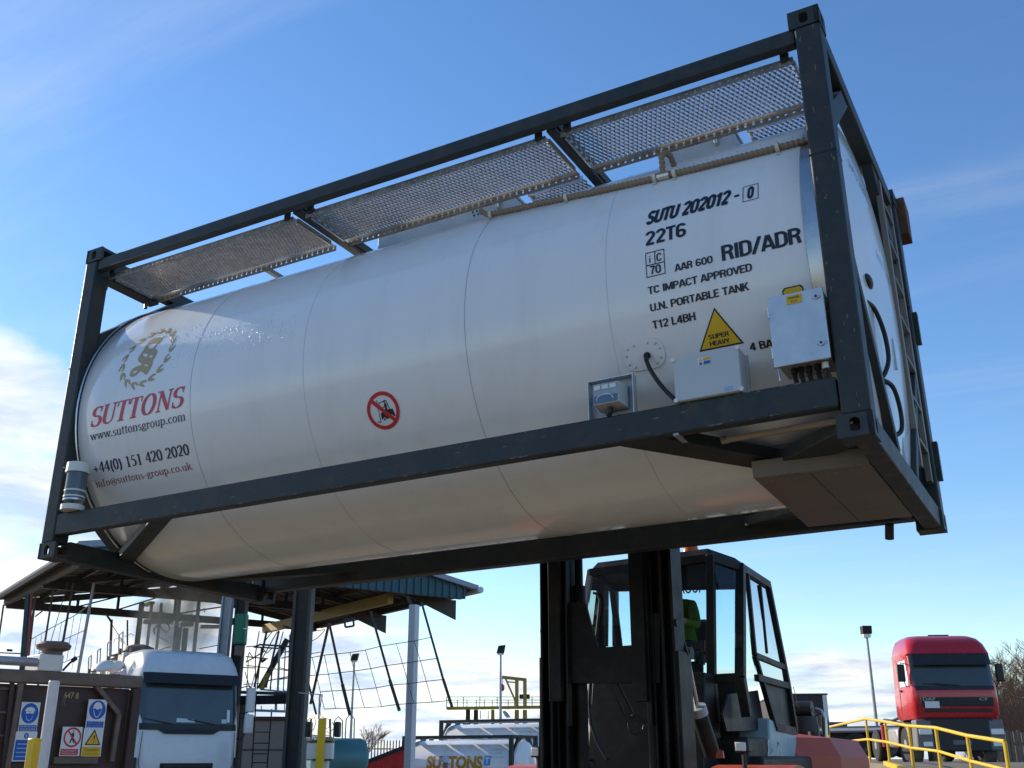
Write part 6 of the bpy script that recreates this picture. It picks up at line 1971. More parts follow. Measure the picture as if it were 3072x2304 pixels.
MB().bx(-1.1, -.3, 1.2, 2.8, zf + .125, zf + .6).build('tool_box', mFork, fv)

# ------------------------------------------------------------------ the canopy (wash bay) on the left
ZE = 6.4
cD, cA, cC, cB = Vector((-14.7, 12.4, 0)), Vector((-24.2, 17.0, 0)), Vector((-10.05, 22.36, 0)), Vector((-19.5, 27.0, 0))
eu, ew = (cA - cD), (cC - cD)
LU, LW = eu.length, ew.length
def cp3(u, w, z):                   # u along the ridge (0 near the teal gable), w across
    return cD + eu * (u / LU) + ew * (w / LW) + Vector((0, 0, z))
can = thing('wash_bay_canopy', 'large dark open steel canopy with a teal gable on the left of the yard', 'canopy', cp3(LU / 2, LW / 2, 0), math.atan2(eu.y, eu.x))
RISE = .95
def roofz(w):
    return ZE + RISE * (1 - abs(w - LW / 2) / (LW / 2))
def cbar(p, q, w, h=None, m=mShed, nm='beam', par=None):
    return MB().beam(p, q, w, h or w).build(nm, m, par or can, W=True)
for (w0, w1) in ((-.35, LW / 2), (LW / 2, LW + .35)):
    n_ = 22
    m = MB()
    for k in range(n_):             # trapezoid sheeting, ribs across the ridge
        u0, u1 = -.3 + (LU + .6) * k / n_, -.3 + (LU + .6) * (k + 1) / n_
        um, uq = u0 + (u1 - u0) * .5, u0 + (u1 - u0) * .62
        for (a, b, za, zb_) in ((u0, um, .10, .10), (um, uq, .10, .16), (uq, u1 - (u1 - u0) * .12, .16, .16), (u1 - (u1 - u0) * .12, u1, .16, .10)):
            m.add([cp3(a, w0, roofz(w0) + za), cp3(b, w0, roofz(w0) + zb_), cp3(b, w1, roofz(w1) + zb_), cp3(a, w1, roofz(w1) + za)], [(0, 1, 2, 3)])
    m.build('roof_sheet', mShedR, can, W=True, smooth=0)
for k in range(7):                  # purlins
    for side in (0, 1):
        w = (k + .3) / 7 * LW / 2 if side == 0 else LW - (k + .3) / 7 * LW / 2
        cbar(cp3(0, w, roofz(w) + .02), cp3(LU, w, roofz(w) + .02), .06, .14, nm='purlin')
for u in (.12, LU / 2, LU - .12):   # portal trusses
    cbar(cp3(u, 0, ZE - .1), cp3(u, LW, ZE - .1), .14, .24, nm='bottom_chord')
    cbar(cp3(u, 0, ZE - .05), cp3(u, LW / 2, ZE + RISE - .1), .12, .2, nm='rafter')
    cbar(cp3(u, LW, ZE - .05), cp3(u, LW / 2, ZE + RISE - .1), .12, .2, nm='rafter')
    for f in (.2, .32, .5, .68, .8):
        cbar(cp3(u, LW * f, ZE), cp3(u, LW * f, roofz(LW * f) - .15), .07, nm='web_post')
    for f, g_ in ((.2, .32), (.32, .5), (.5, .68)):
        cbar(cp3(u, LW * f, ZE), cp3(u, LW * g_, roofz(LW * g_) - .15), .05, nm='web_brace')
cbar(cp3(-.1, 0, ZE + .0), cp3(LU + .1, 0, ZE + .0), .12, .25, nm='eave_beam')
cbar(cp3(-.1, LW, ZE + .0), cp3(LU + .1, LW, ZE + .0), .12, .25, nm='eave_beam')
for w in (-.42, LW + .42):
    MB().tube([cp3(-.35, w, ZE + .05), cp3(LU + .35, w, ZE + .05)], .10, 10).build('gutter', mPost if w > 0 else mRoofG, can, W=True)
# teal gable: vertical sheeting below the slope
m = MB()
n_ = 44
for k in range(n_):
    w0, w1 = LW * k / n_, LW * (k + 1) / n_
    wm, wq = w0 + (w1 - w0) * .6, w0 + (w1 - w0) * .7
    for a, b, oa, ob in ((w0, wm, 0, 0), (wm, wq, 0, .05), (wq, w1 - .03, .05, .05), (w1 - .03, w1, .05, 0)):
        pa, pb2 = cp3(-.12 - oa, a, 0), cp3(-.12 - ob, b, 0)
        V = [Vector((p.x, p.y, z)) for p, z in ((pa, ZE - .25), (pb2, ZE - .25), (pb2, roofz(b) + .16), (pa, roofz(a) + .16))]
        m.add(V, [(0, 1, 2, 3)])
m.build('gable_cladding', mTeal, can, W=True, smooth=0)
cbar(cp3(-.2, -.4, roofz(-.4) + .18), cp3(-.2, LW / 2, ZE + RISE + .22), .06, .18, mRoofG, 'barge_board')
cbar(cp3(-.2, LW + .4, roofz(LW + .4) + .18), cp3(-.2, LW / 2, ZE + RISE + .22), .06, .18, mRoofG, 'barge_board')
# crane beam, roof lights, brackets under the eave
cbar(cp3(.6, LW * .80, ZE - .32), cp3(LU - .4, LW * .80, ZE - .32), .18, .30, mYelO, 'crane_beam')
cbar(cp3(LU * .35, LW * .55, ZE - .05), cp3(LU * .65, LW * .55, ZE - .05), .16, .08, mat('roof_light_yellow', (.62, .58, .20), .6, var=.05), 'roof_light')
cbar(cp3(LU * .72, LW * .35, ZE - .05), cp3(LU * .80, LW * .35, ZE - .05), .16, .08, mat('roof_light_yellow', (.62, .58, .20), .6), 'roof_light')
for u in (.8, 5.3):
    P = [cp3(u, LW - 1.5, ZE - .15), cp3(u, LW + .25, ZE - .15), cp3(u, LW + .25, ZE - .75)]
    MB().prism(P, (cp3(.05, 0, 0) - cp3(0, 0, 0))).build('eave_bracket', mShed, can, W=True, smooth=0)
fq = [dep(*cW(X + 1935.3, Y), 31.5) for X, Y in ((920, 425), (995, 425), (1000, 480), (930, 492))]
for a, b in ((0, 1), (1, 2), (2, 3), (3, 0)):
    MB().beam(fq[a], fq[b], .055, .055).build('hanging_frame', mTeal, can, W=True)
# columns
def column(u_, v_top, d, w, m, h=None):
    tpp = dep(u_, v_top, d)
    MB().ibeam((tpp.x, tpp.y, .0), (tpp.x, tpp.y, ZE - .1), w, h or w, w * .14, up=tuple(RGT)).build('column', m, can, W=True)
    return tpp
column(913, 1790, 26.0, .50, mShed, .44)
column(727, 1800, 28.0, .30, mShed, .28)
column(684, 1800, 27.6, .28, mGalvD, .26)
p = dep(1243, 1815, 30.5)
MB().bx(p.x - .11, p.x + .11, p.y - .11, p.y + .11, 0, p.z).build('column', mPost, can, W=True)
MB().beam(dep(1243, 1830, 30.5), dep(1222, 1790, 30.5), .09, .09).build('knee_brace', mShed, can, W=True)
c6 = crop(0, 1750, .33386)
c7 = crop(640, 1760, .32787)
def pxbar(par, f, d, a, b, thick, m, nm, s_=.328, h=None):
    w = thick * s_ * d / PXM
    return MB().beam(dep(*f(*a), d), dep(*f(*b), d), w, (h or w)).build(nm, m, par, W=True)
def pxtube(par, f, d, pts, thick, m, nm, s_=.328):
    return MB().tube([dep(*f(*q), d) for q in pts], thick * s_ * d / PXM / 2, 6).build(nm, m, par, W=True)
# bay screen behind the white lorry: posts, transom and panels with openings
c3 = lambda X, Y: (X * .36166, 1704 + Y * .36166)
DS = 33.0
for X0, X1, Y0, Y1, m, nm in ((1105, 1190, 285, 700, mShed, 'bay_post'), (1425, 1502, 200, 700, mPost, 'bay_post'), (1592, 1665, 200, 700, mPost, 'bay_post'), (1835, 1880, 250, 700, mShed, 'bay_post'),  # pale pillars: steam haze over dark steel put into their colour
                              (1228, 1248, 290, 600, mGalvD, 'bay_post'), (1308, 1328, 290, 600, mGalvD, 'bay_post'), (1185, 1432, 425, 462, mGalvD, 'transom'), (1495, 1600, 448, 482, mGalvD, 'transom'), (1660, 1840, 470, 500, mGalvD, 'transom'),
                              (1500, 1556, 500, 690, mBeige, 'bay_panel'), (1425, 1502, 490, 690, mBeige, 'bay_panel')):
    a, b = dep(*c3(X0, Y1), DS), dep(*c3(X1, Y0), DS)
    if nm == 'bay_panel':
        a, b = dep(*c3(X0, Y1), DS - .2), dep(*c3(X1, Y0), DS - .2)
    q = [a, a + RGT * (b - a).dot(RGT)]
    zz0 = 0 if nm == 'bay_post' else a.z
    V = [Vector((p.x, p.y, z)) for z in (zz0, b.z) for p in (q[0], q[1], q[1] + FWD * .12, q[0] + FWD * .12)]
    MB().hexa(V[:4], V[4:]).build(nm, m, can, W=True, smooth=0)
# swing frame hanging under the right eave
sg = dep(*cW(1935.3 + 1000, 600), 29)
sw = thing('hanging_guard_frame', 'slanting grid of thin steel bars hanging below the canopy eave', 'guard frame', (sg.x, sg.y, 0), YAW)
c4 = crop(700, 1704, .36166)
for a, b, t in (((795, 455), (905, 965), 19), ((905, 965), (967, 1218), 26), ((1140, 360), (1300, 930), 19), ((1298, 930), (1378, 1185), 26), ((1560, 280), (1740, 920), 19), ((1740, 920), (1815, 1155), 24), ((795, 455), (640, 1130), 20), ((610, 905), (688, 1215), 16)):
    pxbar(sw, c4, 29.5 if a[0] != 795 or b[0] > 700 else 28.5, a, b, t, mShed, 'main_bar', .3617)
for pts in ([(640, 745), (760, 722), (960, 702), (1100, 680), (1225, 648), (1350, 628), (1500, 605), (1640, 575)],
            [(615, 893), (790, 880), (890, 868), (1000, 855), (1140, 835), (1270, 810), (1400, 792), (1550, 770), (1690, 750)],
            [(720, 1028), (820, 1020), (1045, 1008), (1180, 995), (1310, 970), (1450, 960), (1600, 940), (1735, 925)],
            [(755, 1170), (850, 1165), (1085, 1160), (1225, 1150), (1360, 1132), (1495, 1122), (1650, 1112), (1790, 1100)],
            [(640, 530), (760, 510)], [(625, 715), (725, 697)], [(760, 515), (700, 580), (640, 612)]):
    pxtube(sw, c4, 29.5, pts, 7, mShed, 'grid_bar', .3617)
for pts in ([(655, 745), (755, 1170)], [(755, 725), (790, 885), (848, 1165)], [(968, 702), (1005, 860), (1088, 1160)], [(1095, 680), (1140, 835), (1230, 1150)], [(1352, 628), (1405, 795), (1497, 1122)], [(1500, 605), (1552, 772), (1650, 1112)]):
    pxtube(sw, c4, 29.45, pts, 6, mShed, 'grid_bar', .3617)

# stair with handrails and service poles, far left
stp = dep(150, 2200, 29)
st_ = thing('stair_handrails', 'pale sloping stair handrails and tall thin poles at the left of the canopy', 'handrail', (stp.x, stp.y, 0), YAW)
for a, b, t, m in (((318, 110), (248, 715), 17, mShed), ((478, 60), (385, 645), 14, mShed), ((660, 0), (543, 655), 17, mShed), ((845, -5), (705, 780), 22, mGalvD), ((32, 195), (0, 420), 12, mShed)):
    q0, q1 = dep(*c6(*a), 29), dep(*c6(*b), 29)
    g0 = q0 + (q1 - q0) * (q0.z / (q0.z - q1.z))
    w = t * .334 * 29 / PXM
    MB().beam(g0, q0, w, w).build('pole', m, st_, W=True)
q0, q1 = dep(*c6(252, 100), 27.5), dep(*c6(203, 710), 27.5)
g0 = q0 + (q1 - q0) * (q0.z / (q0.z - q1.z))
MB().beam(g0, q0, .10, .10).build('pole', mat('dark_green_paint', (.012, .05, .045), .5), st_, W=True)
MB().beam(g0 + RGT * .13, q0 + RGT * .10, .05, .05).build('pipe', mMaroon, st_, W=True)
for pts, t in (([(278, 505), (490, 385), (660, 295), (700, 272), (800, 195)], 9), ([(440, 592), (565, 510), (755, 425)], 8), ([(250, 686), (390, 612), (440, 592)], 8), ([(560, 715), (715, 655)], 8)):
    pxtube(st_, c6, 29, pts, t, mGalv, 'handrail', .334)
for a, b in (((325, 490), (300, 682)), ((375, 460), (350, 640)), ((555, 342), (512, 590)), ((665, 295), (600, 690)), ((737, 258), (645, 775)), ((630, 485), (600, 690)), ((515, 545), (505, 600))):
    pxtube(st_, c6, 29, [a, b], 6, mGalv, 'baluster', .334)
pxtube(st_, c6, 28, [(612, -10), (440, 580)], 7, mDark, 'cable', .334)
for a, b, t in (((1003, 325), (990, 680), 18), ((918, 230), (1008, 350), 14), ((1145, 330), (1145, 560), 12), ((915, 225), (1100, 520), 5), ((380, 250), (315, 300), 10)):
    pxbar(st_, c6, 33.2, a, b, t, mShed, 'prop', .334)
pxbar(st_, c6, 27, (-40, 622), (200, 632), 10, mFork, 'cross_rail', .334)
pxbar(st_, c6, 27, (65, 600), (108, 603), 20, mFork, 'clamp', .334)
for pts in ([(1020, 545), (1030, 500), (1060, 490), (1110, 545)], [(1085, 490), (1130, 550)], [(1120, 480), (1180, 450), (1200, 470)]):
    pxtube(st_, c6, 31, pts, 6, mGalv, 'hook_rail', .334)
# more hoop rails and arms in front of the bay screen
for pts, t in (([(1285, 550), (1275, 510), (1300, 480), (1330, 490), (1380, 535), (1410, 500), (1390, 460)], 12), ([(1300, 560), (1350, 590), (1400, 610)], 8), ([(1320, 680), (1420, 650)], 9), ([(1490, 440), (1595, 380)], 8), ([(1650, 670), (1810, 640)], 8), ([(1330, 310), (1400, 480)], 7), ([(1700, 370), (1690, 330)], 7)):
    pxtube(st_, c3, 31.5, pts, t, mShed, 'pipe_arm', .3617)

# access platform between the two dark columns
DP = 28.5
ap = dep(780, 2100, DP)
pf = thing('access_platform', 'tangle of grey rails and ladders on a raised platform between two dark columns', 'platform', (ap.x, ap.y, 0), YAW)
for a, b, t, m, nm in (((235, 965), (790, 985), 28, mShed, 'platform_edge'), ((245, 1040), (772, 1030), 78, mFork, 'platform_beam'), ((370, 552), (600, 565), 14, mShed, 'ring_rail'), ((420, 530), (705, 548), 16, mShed, 'ring_rail'), ((370, 552), (430, 530), 14, mShed, 'ring_rail'),
                       ((490, 405), (375, 920), 17, mShed, 'upright'), ((600, 405), (480, 925), 17, mShed, 'upright'), ((678, 480), (425, 935), 46, mBrown, 'chute'), ((500, 790), (440, 940), 40, mYelO, 'chute_end'), ((605, 560), (590, 955), 18, mGalvD, 'upright'), ((705, 440), (685, 980), 18, mShed, 'upright'),
                       ((722, 380), (738, 640), 9, mShed, 'upright'), ((740, 640), (690, 980), 16, mShed, 'upright'), ((420, 405), (380, 650), 8, mShed, 'upright'), ((585, 410), (430, 690), 8, mShed, 'brace'), ((540, 410), (470, 500), 7, mShed, 'brace'), ((300, 690), (470, 590), 10, mShed, 'brace'), ((640, 410), (600, 560), 8, mShed, 'upright'),
                       ((640, 600), (780, 585), 9, mShed, 'rail'), ((620, 655), (780, 620), 9, mShed, 'rail'), ((300, 720), (780, 780), 9, mGalvD, 'rail'), ((600, 740), (770, 785), 9, mGalvD, 'rail'), ((275, 895), (440, 885), 7, mShed, 'rail'), ((480, 865), (775, 805), 9, mShed, 'rail'), ((590, 850), (775, 825), 8, mShed, 'rail'),
                       ((300, 550), (380, 545), 8, mShed, 'rail'), ((300, 640), (500, 660), 10, mShed, 'rail'), ((320, 680), (305, 950), 7, mShed, 'upright'), ((385, 650), (385, 960), 9, mShed, 'upright'), ((540, 740), (520, 950), 12, mShed, 'upright'), ((440, 560), (400, 940), 10, mShed, 'upright'),
                       ((290, 780), (340, 950), 7, mShed, 'brace'), ((340, 950), (385, 780), 7, mShed, 'brace'), ((660, 560), (640, 950), 9, mShed, 'upright'), ((640, 950), (670, 960), 12, mGalvD, 'rail'), ((760, 600), (740, 985), 8, mShed, 'upright'), ((780, 640), (770, 985), 8, mShed, 'upright'), ((480, 660), (440, 690), 22, mShed, 'valve'),
                       ((330, 600), (300, 700), 7, mShed, 'brace'), ((330, 600), (370, 660), 7, mShed, 'brace'), ((450, 560), (490, 610), 7, mShed, 'brace'), ((490, 610), (540, 560), 7, mShed, 'brace'), ((430, 940), (680, 965), 14, mGalvD, 'rail'), ((200, 735), (390, 745), 10, mGalvD, 'rail'),
                       ((763, 195), (735, 330), 12, mGalvD, 'pipe'), ((808, 180), (795, 310), 10, mGalvD, 'pipe'), ((735, 330), (700, 480), 14, mShed, 'pipe'), ((760, 330), (715, 480), 8, mShed, 'pipe'), ((700, 380), (640, 360), 20, mBrown, 'hose_reel'),
                       ((395, 960), (352, 1660), 11, mFork, 'ladder_stile'), ((535, 1120), (492, 1660), 11, mFork, 'ladder_stile'), ((370, 1432), (520, 1432), 9, mFork, 'rung'), ((360, 1530), (505, 1530), 9, mFork, 'rung'), ((355, 1610), (500, 1612), 9, mFork, 'rung'), ((380, 1330), (520, 1332), 7, mFork, 'rung'),
                       ((392, 1132), (655, 1142), 22, mForkB, 'hanging_step'), ((575, 960), (572, 1135), 20, mForkB, 'hanger'), ((652, 1060), (650, 1140), 7, mFork, 'hanger'), ((440, 1090), (440, 1135), 7, mFork, 'hanger')):
    pxbar(pf, c7, DP if m is not mBrown else DP + .2, a, b, t, m, nm)
for a, b in (((270, 1000), (270, 1660)), ):
    q = dep(*c7(*a), DP + .3)
for X in (262, 745):
    q = dep(*c7(X, 1000), DP + .3)
    MB().bx(q.x - .09, q.x + .09, q.y - .09, q.y + .09, 0, q.z).build('platform_leg', mShed, pf, W=True)
# green cabinet and a small brown one on the column
gq0, gq1 = dep(*c7(178, 525), 27.1), dep(*c7(300, 245), 27.1)
gc = thing('green_cabinet', 'green cabinet mounted high on a dark canopy column', 'cabinet', ((gq0.x + gq1.x) / 2, (gq0.y + gq1.y) / 2, gq0.z), YAW)
gw, gh = (gq1 - gq0).dot(RGT) / 2, gq1.z - gq0.z
MB().bx(-gw, gw, -.0, .32, 0, gh).build('housing', mGreen, gc, bevel=.015)
MB().bx(-gw + .03, gw - .03, -.018, -.002, .03, gh - .03).build('door', mGreen, gc, bevel=.008)
MB().bx(.1, .25, -.03, -.019, gh * .48, gh * .51).build('handle', mGalv, gc)
gq0, gq1 = dep(*c7(188, 632), 27.1), dep(*c7(250, 535), 27.1)
sb_ = thing('switch_box', 'small brown switch box just under the green cabinet', 'switch box', ((gq0.x + gq1.x) / 2, (gq0.y + gq1.y) / 2, gq0.z), YAW)
gw, gh = (gq1 - gq0).dot(RGT) / 2, gq1.z - gq0.z
MB().bx(-gw, gw, 0, .25, 0, gh).build('housing', mBrownL, sb_, bevel=.01)
MB().bx(-gw + .02, gw - .02, -.012, -.002, .02, gh - .02).build('cover', mBrownL, sb_)

# yellow post with hose reels and white boxes
DY = 24.0
yp = dep(*c7(972, 1660), DY)
pm = thing('service_post', 'yellow service post with white boxes and black reels beside the teal tank', 'service post', (yp.x, yp.y, 0), YAW)
q0, q1 = dep(*c7(945, 1659), DY), dep(*c7(1010, 1205), DY)
MB().bx(-.078, .078, -.078, .078, 0, q1.z).build('post', mYelP, pm)
zq = lambda X, Y: dep(*c7(X, Y), DY)
def ybox(X0, Y0, X1, Y1, m, nm, yo=0.0, dpt=.3, bev=.01):
    a, b = zq(X0, Y1), zq(X1, Y0)
    xa, xb = (a - yp).dot(RGT), (b - yp).dot(RGT)
    return MB().bx(xa, xb, yo, yo + dpt, a.z, b.z).build(nm, m, pm, bevel=bev)
ybox(838, 1425, 1080, 1578, mSignW, 'white_box', .15, .3)
ybox(840, 1580, 1076, 1590, mDark, 'lip', .13, .33, 0)
ybox(842, 1414, 1082, 1424, mDark, 'lip', .13, .33, 0)
ybox(868, 1592, 1032, 1740, mSignW, 'white_box', .18, .28)
ybox(880, 1398, 1084, 1413, mYelO, 'shelf', .16, .3, 0)
for X0, X1 in ((822, 880), (1090, 1146)):
    a = ybox(X0, 1232, X1, 1375, mDark, 'reel_case', .16, .3, .03)
for X in (895, 1070):
    pxbar(pm, c7, DY + .2, (X, 1208), (X, 1398), 15, mYelO, 'arm')
pxbar(pm, c7, DY + .1, (975, 985), (965, 1205), 15, mGalvD, 'thin_pole')
pxbar(pm, c7, DY + .1, (780, 970), (1000, 990), 9, mGalvD, 'swing_arm')
for pts in ([(880, 1230), (925, 1195), (940, 1240), (915, 1310), (880, 1330)], [(1000, 990), (985, 1060), (975, 1130), (985, 1190), (1060, 1215), (1060, 1290), (1015, 1300)], [(1090, 1240), (1110, 1290), (1060, 1340), (1035, 1320)], [(860, 1232), (880, 1205), (900, 1200)], [(915, 1395), (915, 1360), (1060, 1360)]):
    pxtube(pm, c7, DY + .15, pts, 7, mDark, 'hose')

# ------------------------------------------------------------------ brown tank container with the safety signs, front left
DB = 14.6
bt0, bt1 = at(-60, 1993, DB), at(424, 2040, DB + .75)
e_x = (bt1 - bt0)
e_x.z = 0
wB = e_x.length
ezr = math.atan2(e_x.y, e_x.x)
zB = 2.591
br = thing('brown_tank_container', 'worn brown tank container with safety signs on its end at the front left', 'tank container', (bt1.x, bt1.y, 0), ezr)
e_x.normalize()
e_n = Vector((-e_x.y, e_x.x, 0))
def onb(u, v, y=0.0):               # photo pixel -> local (x, z) on the end frame plane, y behind it
    r = ray(u, v)
    o = Vector((bt1.x, bt1.y, 0)) + e_n * y
    p = CAM + r * ((o - CAM).dot(e_n) / r.dot(e_n))
    return ((p - Vector((bt1.x, bt1.y, 0))).dot(e_x), p.z)
zt0, zt1 = onb(300, 2010)[1], onb(300, 2047)[1]
def bbx(X0, Y0, X1, Y1, y0, y1, m, nm, par=None, bev=0.0):
    (xa, za), (xb, zb2) = onb(*c6(X0, Y1)), onb(*c6(X1, Y0))
    return MB().bx(xa, xb, y0, y1, za, zb2).build(nm, m, par or br, bevel=bev)
WB = 2.44
ztop = onb(*c6(900, 815))[1]
MB().bx(-WB, -.0, -.06, .10, ztop - .16, ztop).build('top_rail', mBrownL, br, bevel=.02)
xr = onb(*c6(1145, 1300))[0]
MB().bx(xr, 0, -.06, .12, .0, ztop - .162).build('corner_post', mBrown, br, bevel=.015)
MB().bx(-WB, -WB + .15, -.06, .12, .0, ztop - .162).build('corner_post', mBrown, br, bevel=.015)
MB().bx(-WB + .16, xr - .01, -.05, .1, .0, .16).build('bottom_rail', mBrown, br, bevel=.015)
MB().bx(-WB + .16, xr - .005, .06, .09, .17, ztop - .17).build('end_plate', mBrown, br)
for x in (-WB + .02, -.13):
    MB().bx(x, x + .11, .13, 6.0, ztop - .12, ztop - .01).build('top_side_rail', mBrown, br)
    MB().bx(x, x + .11, .13, 6.0, .02, .16).build('bottom_side_rail', mBrown, br)
    MB().bx(x - .0, x + .13, 5.9, 6.05, .0, ztop).build('corner_post', mBrown, br)
MB().lathe((-WB / 2, .35, 1.25), (0, 1, 0), [(.02, -.2), (.6, -.14), (1.0, 0), (1.1, .2), (1.1, 5.1), (.9, 5.4), (.02, 5.6)], 40).build('tank_shell', mBrown, br)
# octagonal flange strip
fp = [onb(*c6(*q)) for q in ((560, 850), (830, 880), (1065, 1175), (1000, 1600))]
fl_ = [Vector((x, -.0, z)) for x, z in fp]
for a, b in zip(fl_, fl_[1:]):
    MB().beam(a, b, .07, .055, (0, 0, 1) if abs((b - a).z) < .5 * (b - a).length else (1, 0, 0)).build('flange_strip', mBrownL, br)
fa = [onb(*c6(*q)) for q in ((195, 840), (60, 1659))]
MB().beam(Vector((fa[0][0], 0, fa[0][1])), Vector((fa[1][0], 0, fa[1][1])), .07, .06, (1, 0, 0)).build('flange_strip', mBrownL, br)
fa = [onb(*c6(*q)) for q in ((120, 840), (30, 1659))]
MB().beam(Vector((fa[0][0], .02, fa[0][1])), Vector((fa[1][0], .02, fa[1][1])), .04, .05, (1, 0, 0)).build('flange_strip', mBrown, br)
bbx(480, 1560, 880, 1620, -.01, .05, mBrownL, 'pale_sill')
for k, Y in enumerate((935, 1150, 1360)):
    bbx(-200, Y, 90, Y + 10, .03, .058, mBrownL, 'panel_rib')
lt = onb(*c6(590, 1030))
flat_text('647 8', (lt[0], .055, lt[1]), (1, 0, 0), (0, 0, 1), onb(*c6(720, 1030))[0] - lt[0], onb(*c6(590, 975))[1] - lt[1], mGold, 'lettering', br)
lt = onb(*c6(570, 1100))
flat_text('R', (lt[0], .055, lt[1]), (1, 0, 0), (0, 0, 1), .05, .12, mBrownL, 'lettering', br)

def sign(X0, Y0, X1, Y1, yo=-.03):
    (xa, za), (xb, zb2) = onb(*c6(X0, Y1)), onb(*c6(X1, Y0))
    s_ = MB().bx(xa, xb, yo, yo + .008, za, zb2).build('safety_sign', mSignW, br)
    return s_, xa, za, xb - xa, zb2 - za, yo
def sprint(sg_, polys, m, lev=1, nm='sign_print'):
    s_, xa, za, w, h, yo = sg_
    vs, fs = fill2d(polys)
    return MB().add([(xa + x * w, yo - .0015 * lev, za + y * h) for x, y in vs], fs).build(nm, m, s_, smooth=0)
def el(cx, cy, rx, ry, n_=28):
    return [(cx + rx * math.cos(2 * math.pi * k / n_), cy + ry * math.sin(2 * math.pi * k / n_)) for k in range(n_)]
rect = lambda x0, y0, x1, y1: [(x0, y0), (x1, y0), (x1, y1), (x0, y1)]
def stext(sg_, t, x, y, w, h, m, lev=2):
    s_, xa, za, sw_, sh_, yo = sg_
    vs, fs = text2d(t, w * sw_, h * sh_)
    return MB().add([(xa + x * sw_ + a, yo - .0015 * lev, za + y * sh_ + b) for a, b in vs], fs).build('lettering', m, s_, smooth=0)
# goggles sign
sA = sign(150, 1072, 358, 1330)
sprint(sA, [el(.5, .62, .45, .35)], mBlue)
sprint(sA, [rect(.03, .02, .97, .22)], mBlue)
sprint(sA, [[(.22, .70), (.30, .80), (.5, .84), (.70, .80), (.78, .70), (.66, .68), (.5, .66), (.34, .68)], [(.28, .62), (.44, .60), (.5, .64), (.56, .60), (.72, .62), (.70, .70), (.30, .70)]], mSignW, 2)
sprint(sA, [[(.30, .55), (.36, .40), (.5, .34), (.64, .40), (.70, .55), (.67, .55), (.6, .43), (.5, .38), (.4, .43), (.33, .55)]], mLBlue, 2)
for k, t in enumerate(('EYE PROTECTION', 'MUST BE WORN')):
    stext(sA, t, .1, .14 - .09 * k, .8, .055, mSignW)
sB = sign(95, 1335, 330, 1600)
sprint(sB, [rect(.05, .04, .86, .72)], mBlue)
sprint(sB, [el(.50, .86, .11, .10)], mBlue)
sprint(sB, [rect(.47, .80, .49, .92), rect(.51, .80, .53, .92)], mSignW, 2)
for k in range(4):
    sprint(sB, [rect(.14, .56 - .14 * k, .74 - .06 * (k % 2), .60 - .14 * k)], mLBlue, 2)
sC = sign(757, 1048, 958, 1302)
sprint(sC, [el(.52, .64, .44, .33)], mBlue)
sprint(sC, [rect(.04, .03, .94, .24)], mBlue)
sprint(sC, [[(.28, .66), (.30, .80), (.40, .89), (.52, .91), (.64, .89), (.74, .80), (.77, .66), (.64, .69), (.52, .64), (.40, .69)]], mSignW, 2)
sprint(sC, [[(.30, .62), (.36, .48), (.46, .38), (.58, .38), (.68, .48), (.75, .62), (.72, .62), (.65, .49), (.57, .41), (.47, .41), (.39, .49), (.33, .62)]], mSignW, 2)
for k, t in enumerate(('SAFETY HELMETS', 'MUST BE WORN')):
    stext(sC, t, .1, .15 - .09 * k, .76, .055, mLBlue)
sD = sign(522, 1292, 738, 1552)
sprint(sD, [el(.53, .64, .44, .345), el(.53, .64, .36, .28)], mSignR)
sprint(sD, [[(.25, .86), (.31, .89), (.82, .42), (.76, .38)]], mSignR, 2)
sprint(sD, [rect(.04, .03, .90, .24)], mSignR)
sprint(sD, [[(.50, .80), (.58, .80), (.62, .66), (.58, .66), (.58, .60), (.66, .44), (.62, .43), (.53, .56), (.45, .43), (.40, .44), (.48, .62), (.44, .70)], el(.56, .85, .035, .03, 12)], mInk, 1)
for k, t in enumerate(('NO ADMITTANCE TO', 'PEDESTRIANS')):
    stext(sD, t, .1, .15 - .085 * k, .72, .05, mSignW)
sE = sign(716, 1304, 925, 1556)
sprint(sE, [rect(.02, .01, .95, .34)], mYel)
sprint(sE, [[(.10, .40), (.92, .40), (.54, .97)]], mInk)
sprint(sE, [[(.20, .44), (.83, .44), (.54, .88)]], mYel, 2)
sprint(sE, [[(.52, .74), (.59, .74), (.565, .56), (.545, .56)], el(.555, .50, .03, .024, 12)], mInk, 3)
stext(sE, 'Caution', .12, .19, .72, .10, mInk)
stext(sE, 'Keep clear at all times', .12, .08, .72, .045, mInk)
# vent housing, cap and gauge on top
(vx0, vz0), (vx1, vz1) = onb(*c6(325, 790)), onb(*c6(562, 650))
vb = thing('vent_housing', 'white vent housing with a brown mushroom cap standing on the brown container', 'vent', (bt1.x + e_x.x * (vx0 + vx1) / 2, bt1.y + e_x.y * (vx0 + vx1) / 2, ztop), ezr)
hw2 = (vx1 - vx0) / 2
MB().bx(-hw2, hw2, -.06, .4, 0, vz1 - ztop).build('housing', mPvc, vb, bevel=.01)
MB().lathe((.06, .1, vz1 - ztop), (0, 0, 1), [(.12, 0), (.12, .05), (.20, .08), (.215, .13), (.17, .17), (.0, .18)], 20).build('cap', mBrownL, vb)
MB().tube([(hw2 - .01, -.1, .01), (hw2 + .06, -.1, .10), (hw2 + .11, -.1, .15)], .014, 6).tube([(hw2 + .09, -.1, .135), (hw2 + .14, -.1, .175)], .028, 8).build('gauge', mDark, vb)
MB().tube([(-2.5, 0, ztop + .10), (vx0 - .01, 0, ztop + .10)], .055, 12).build('top_pipe', mGalvD, br)

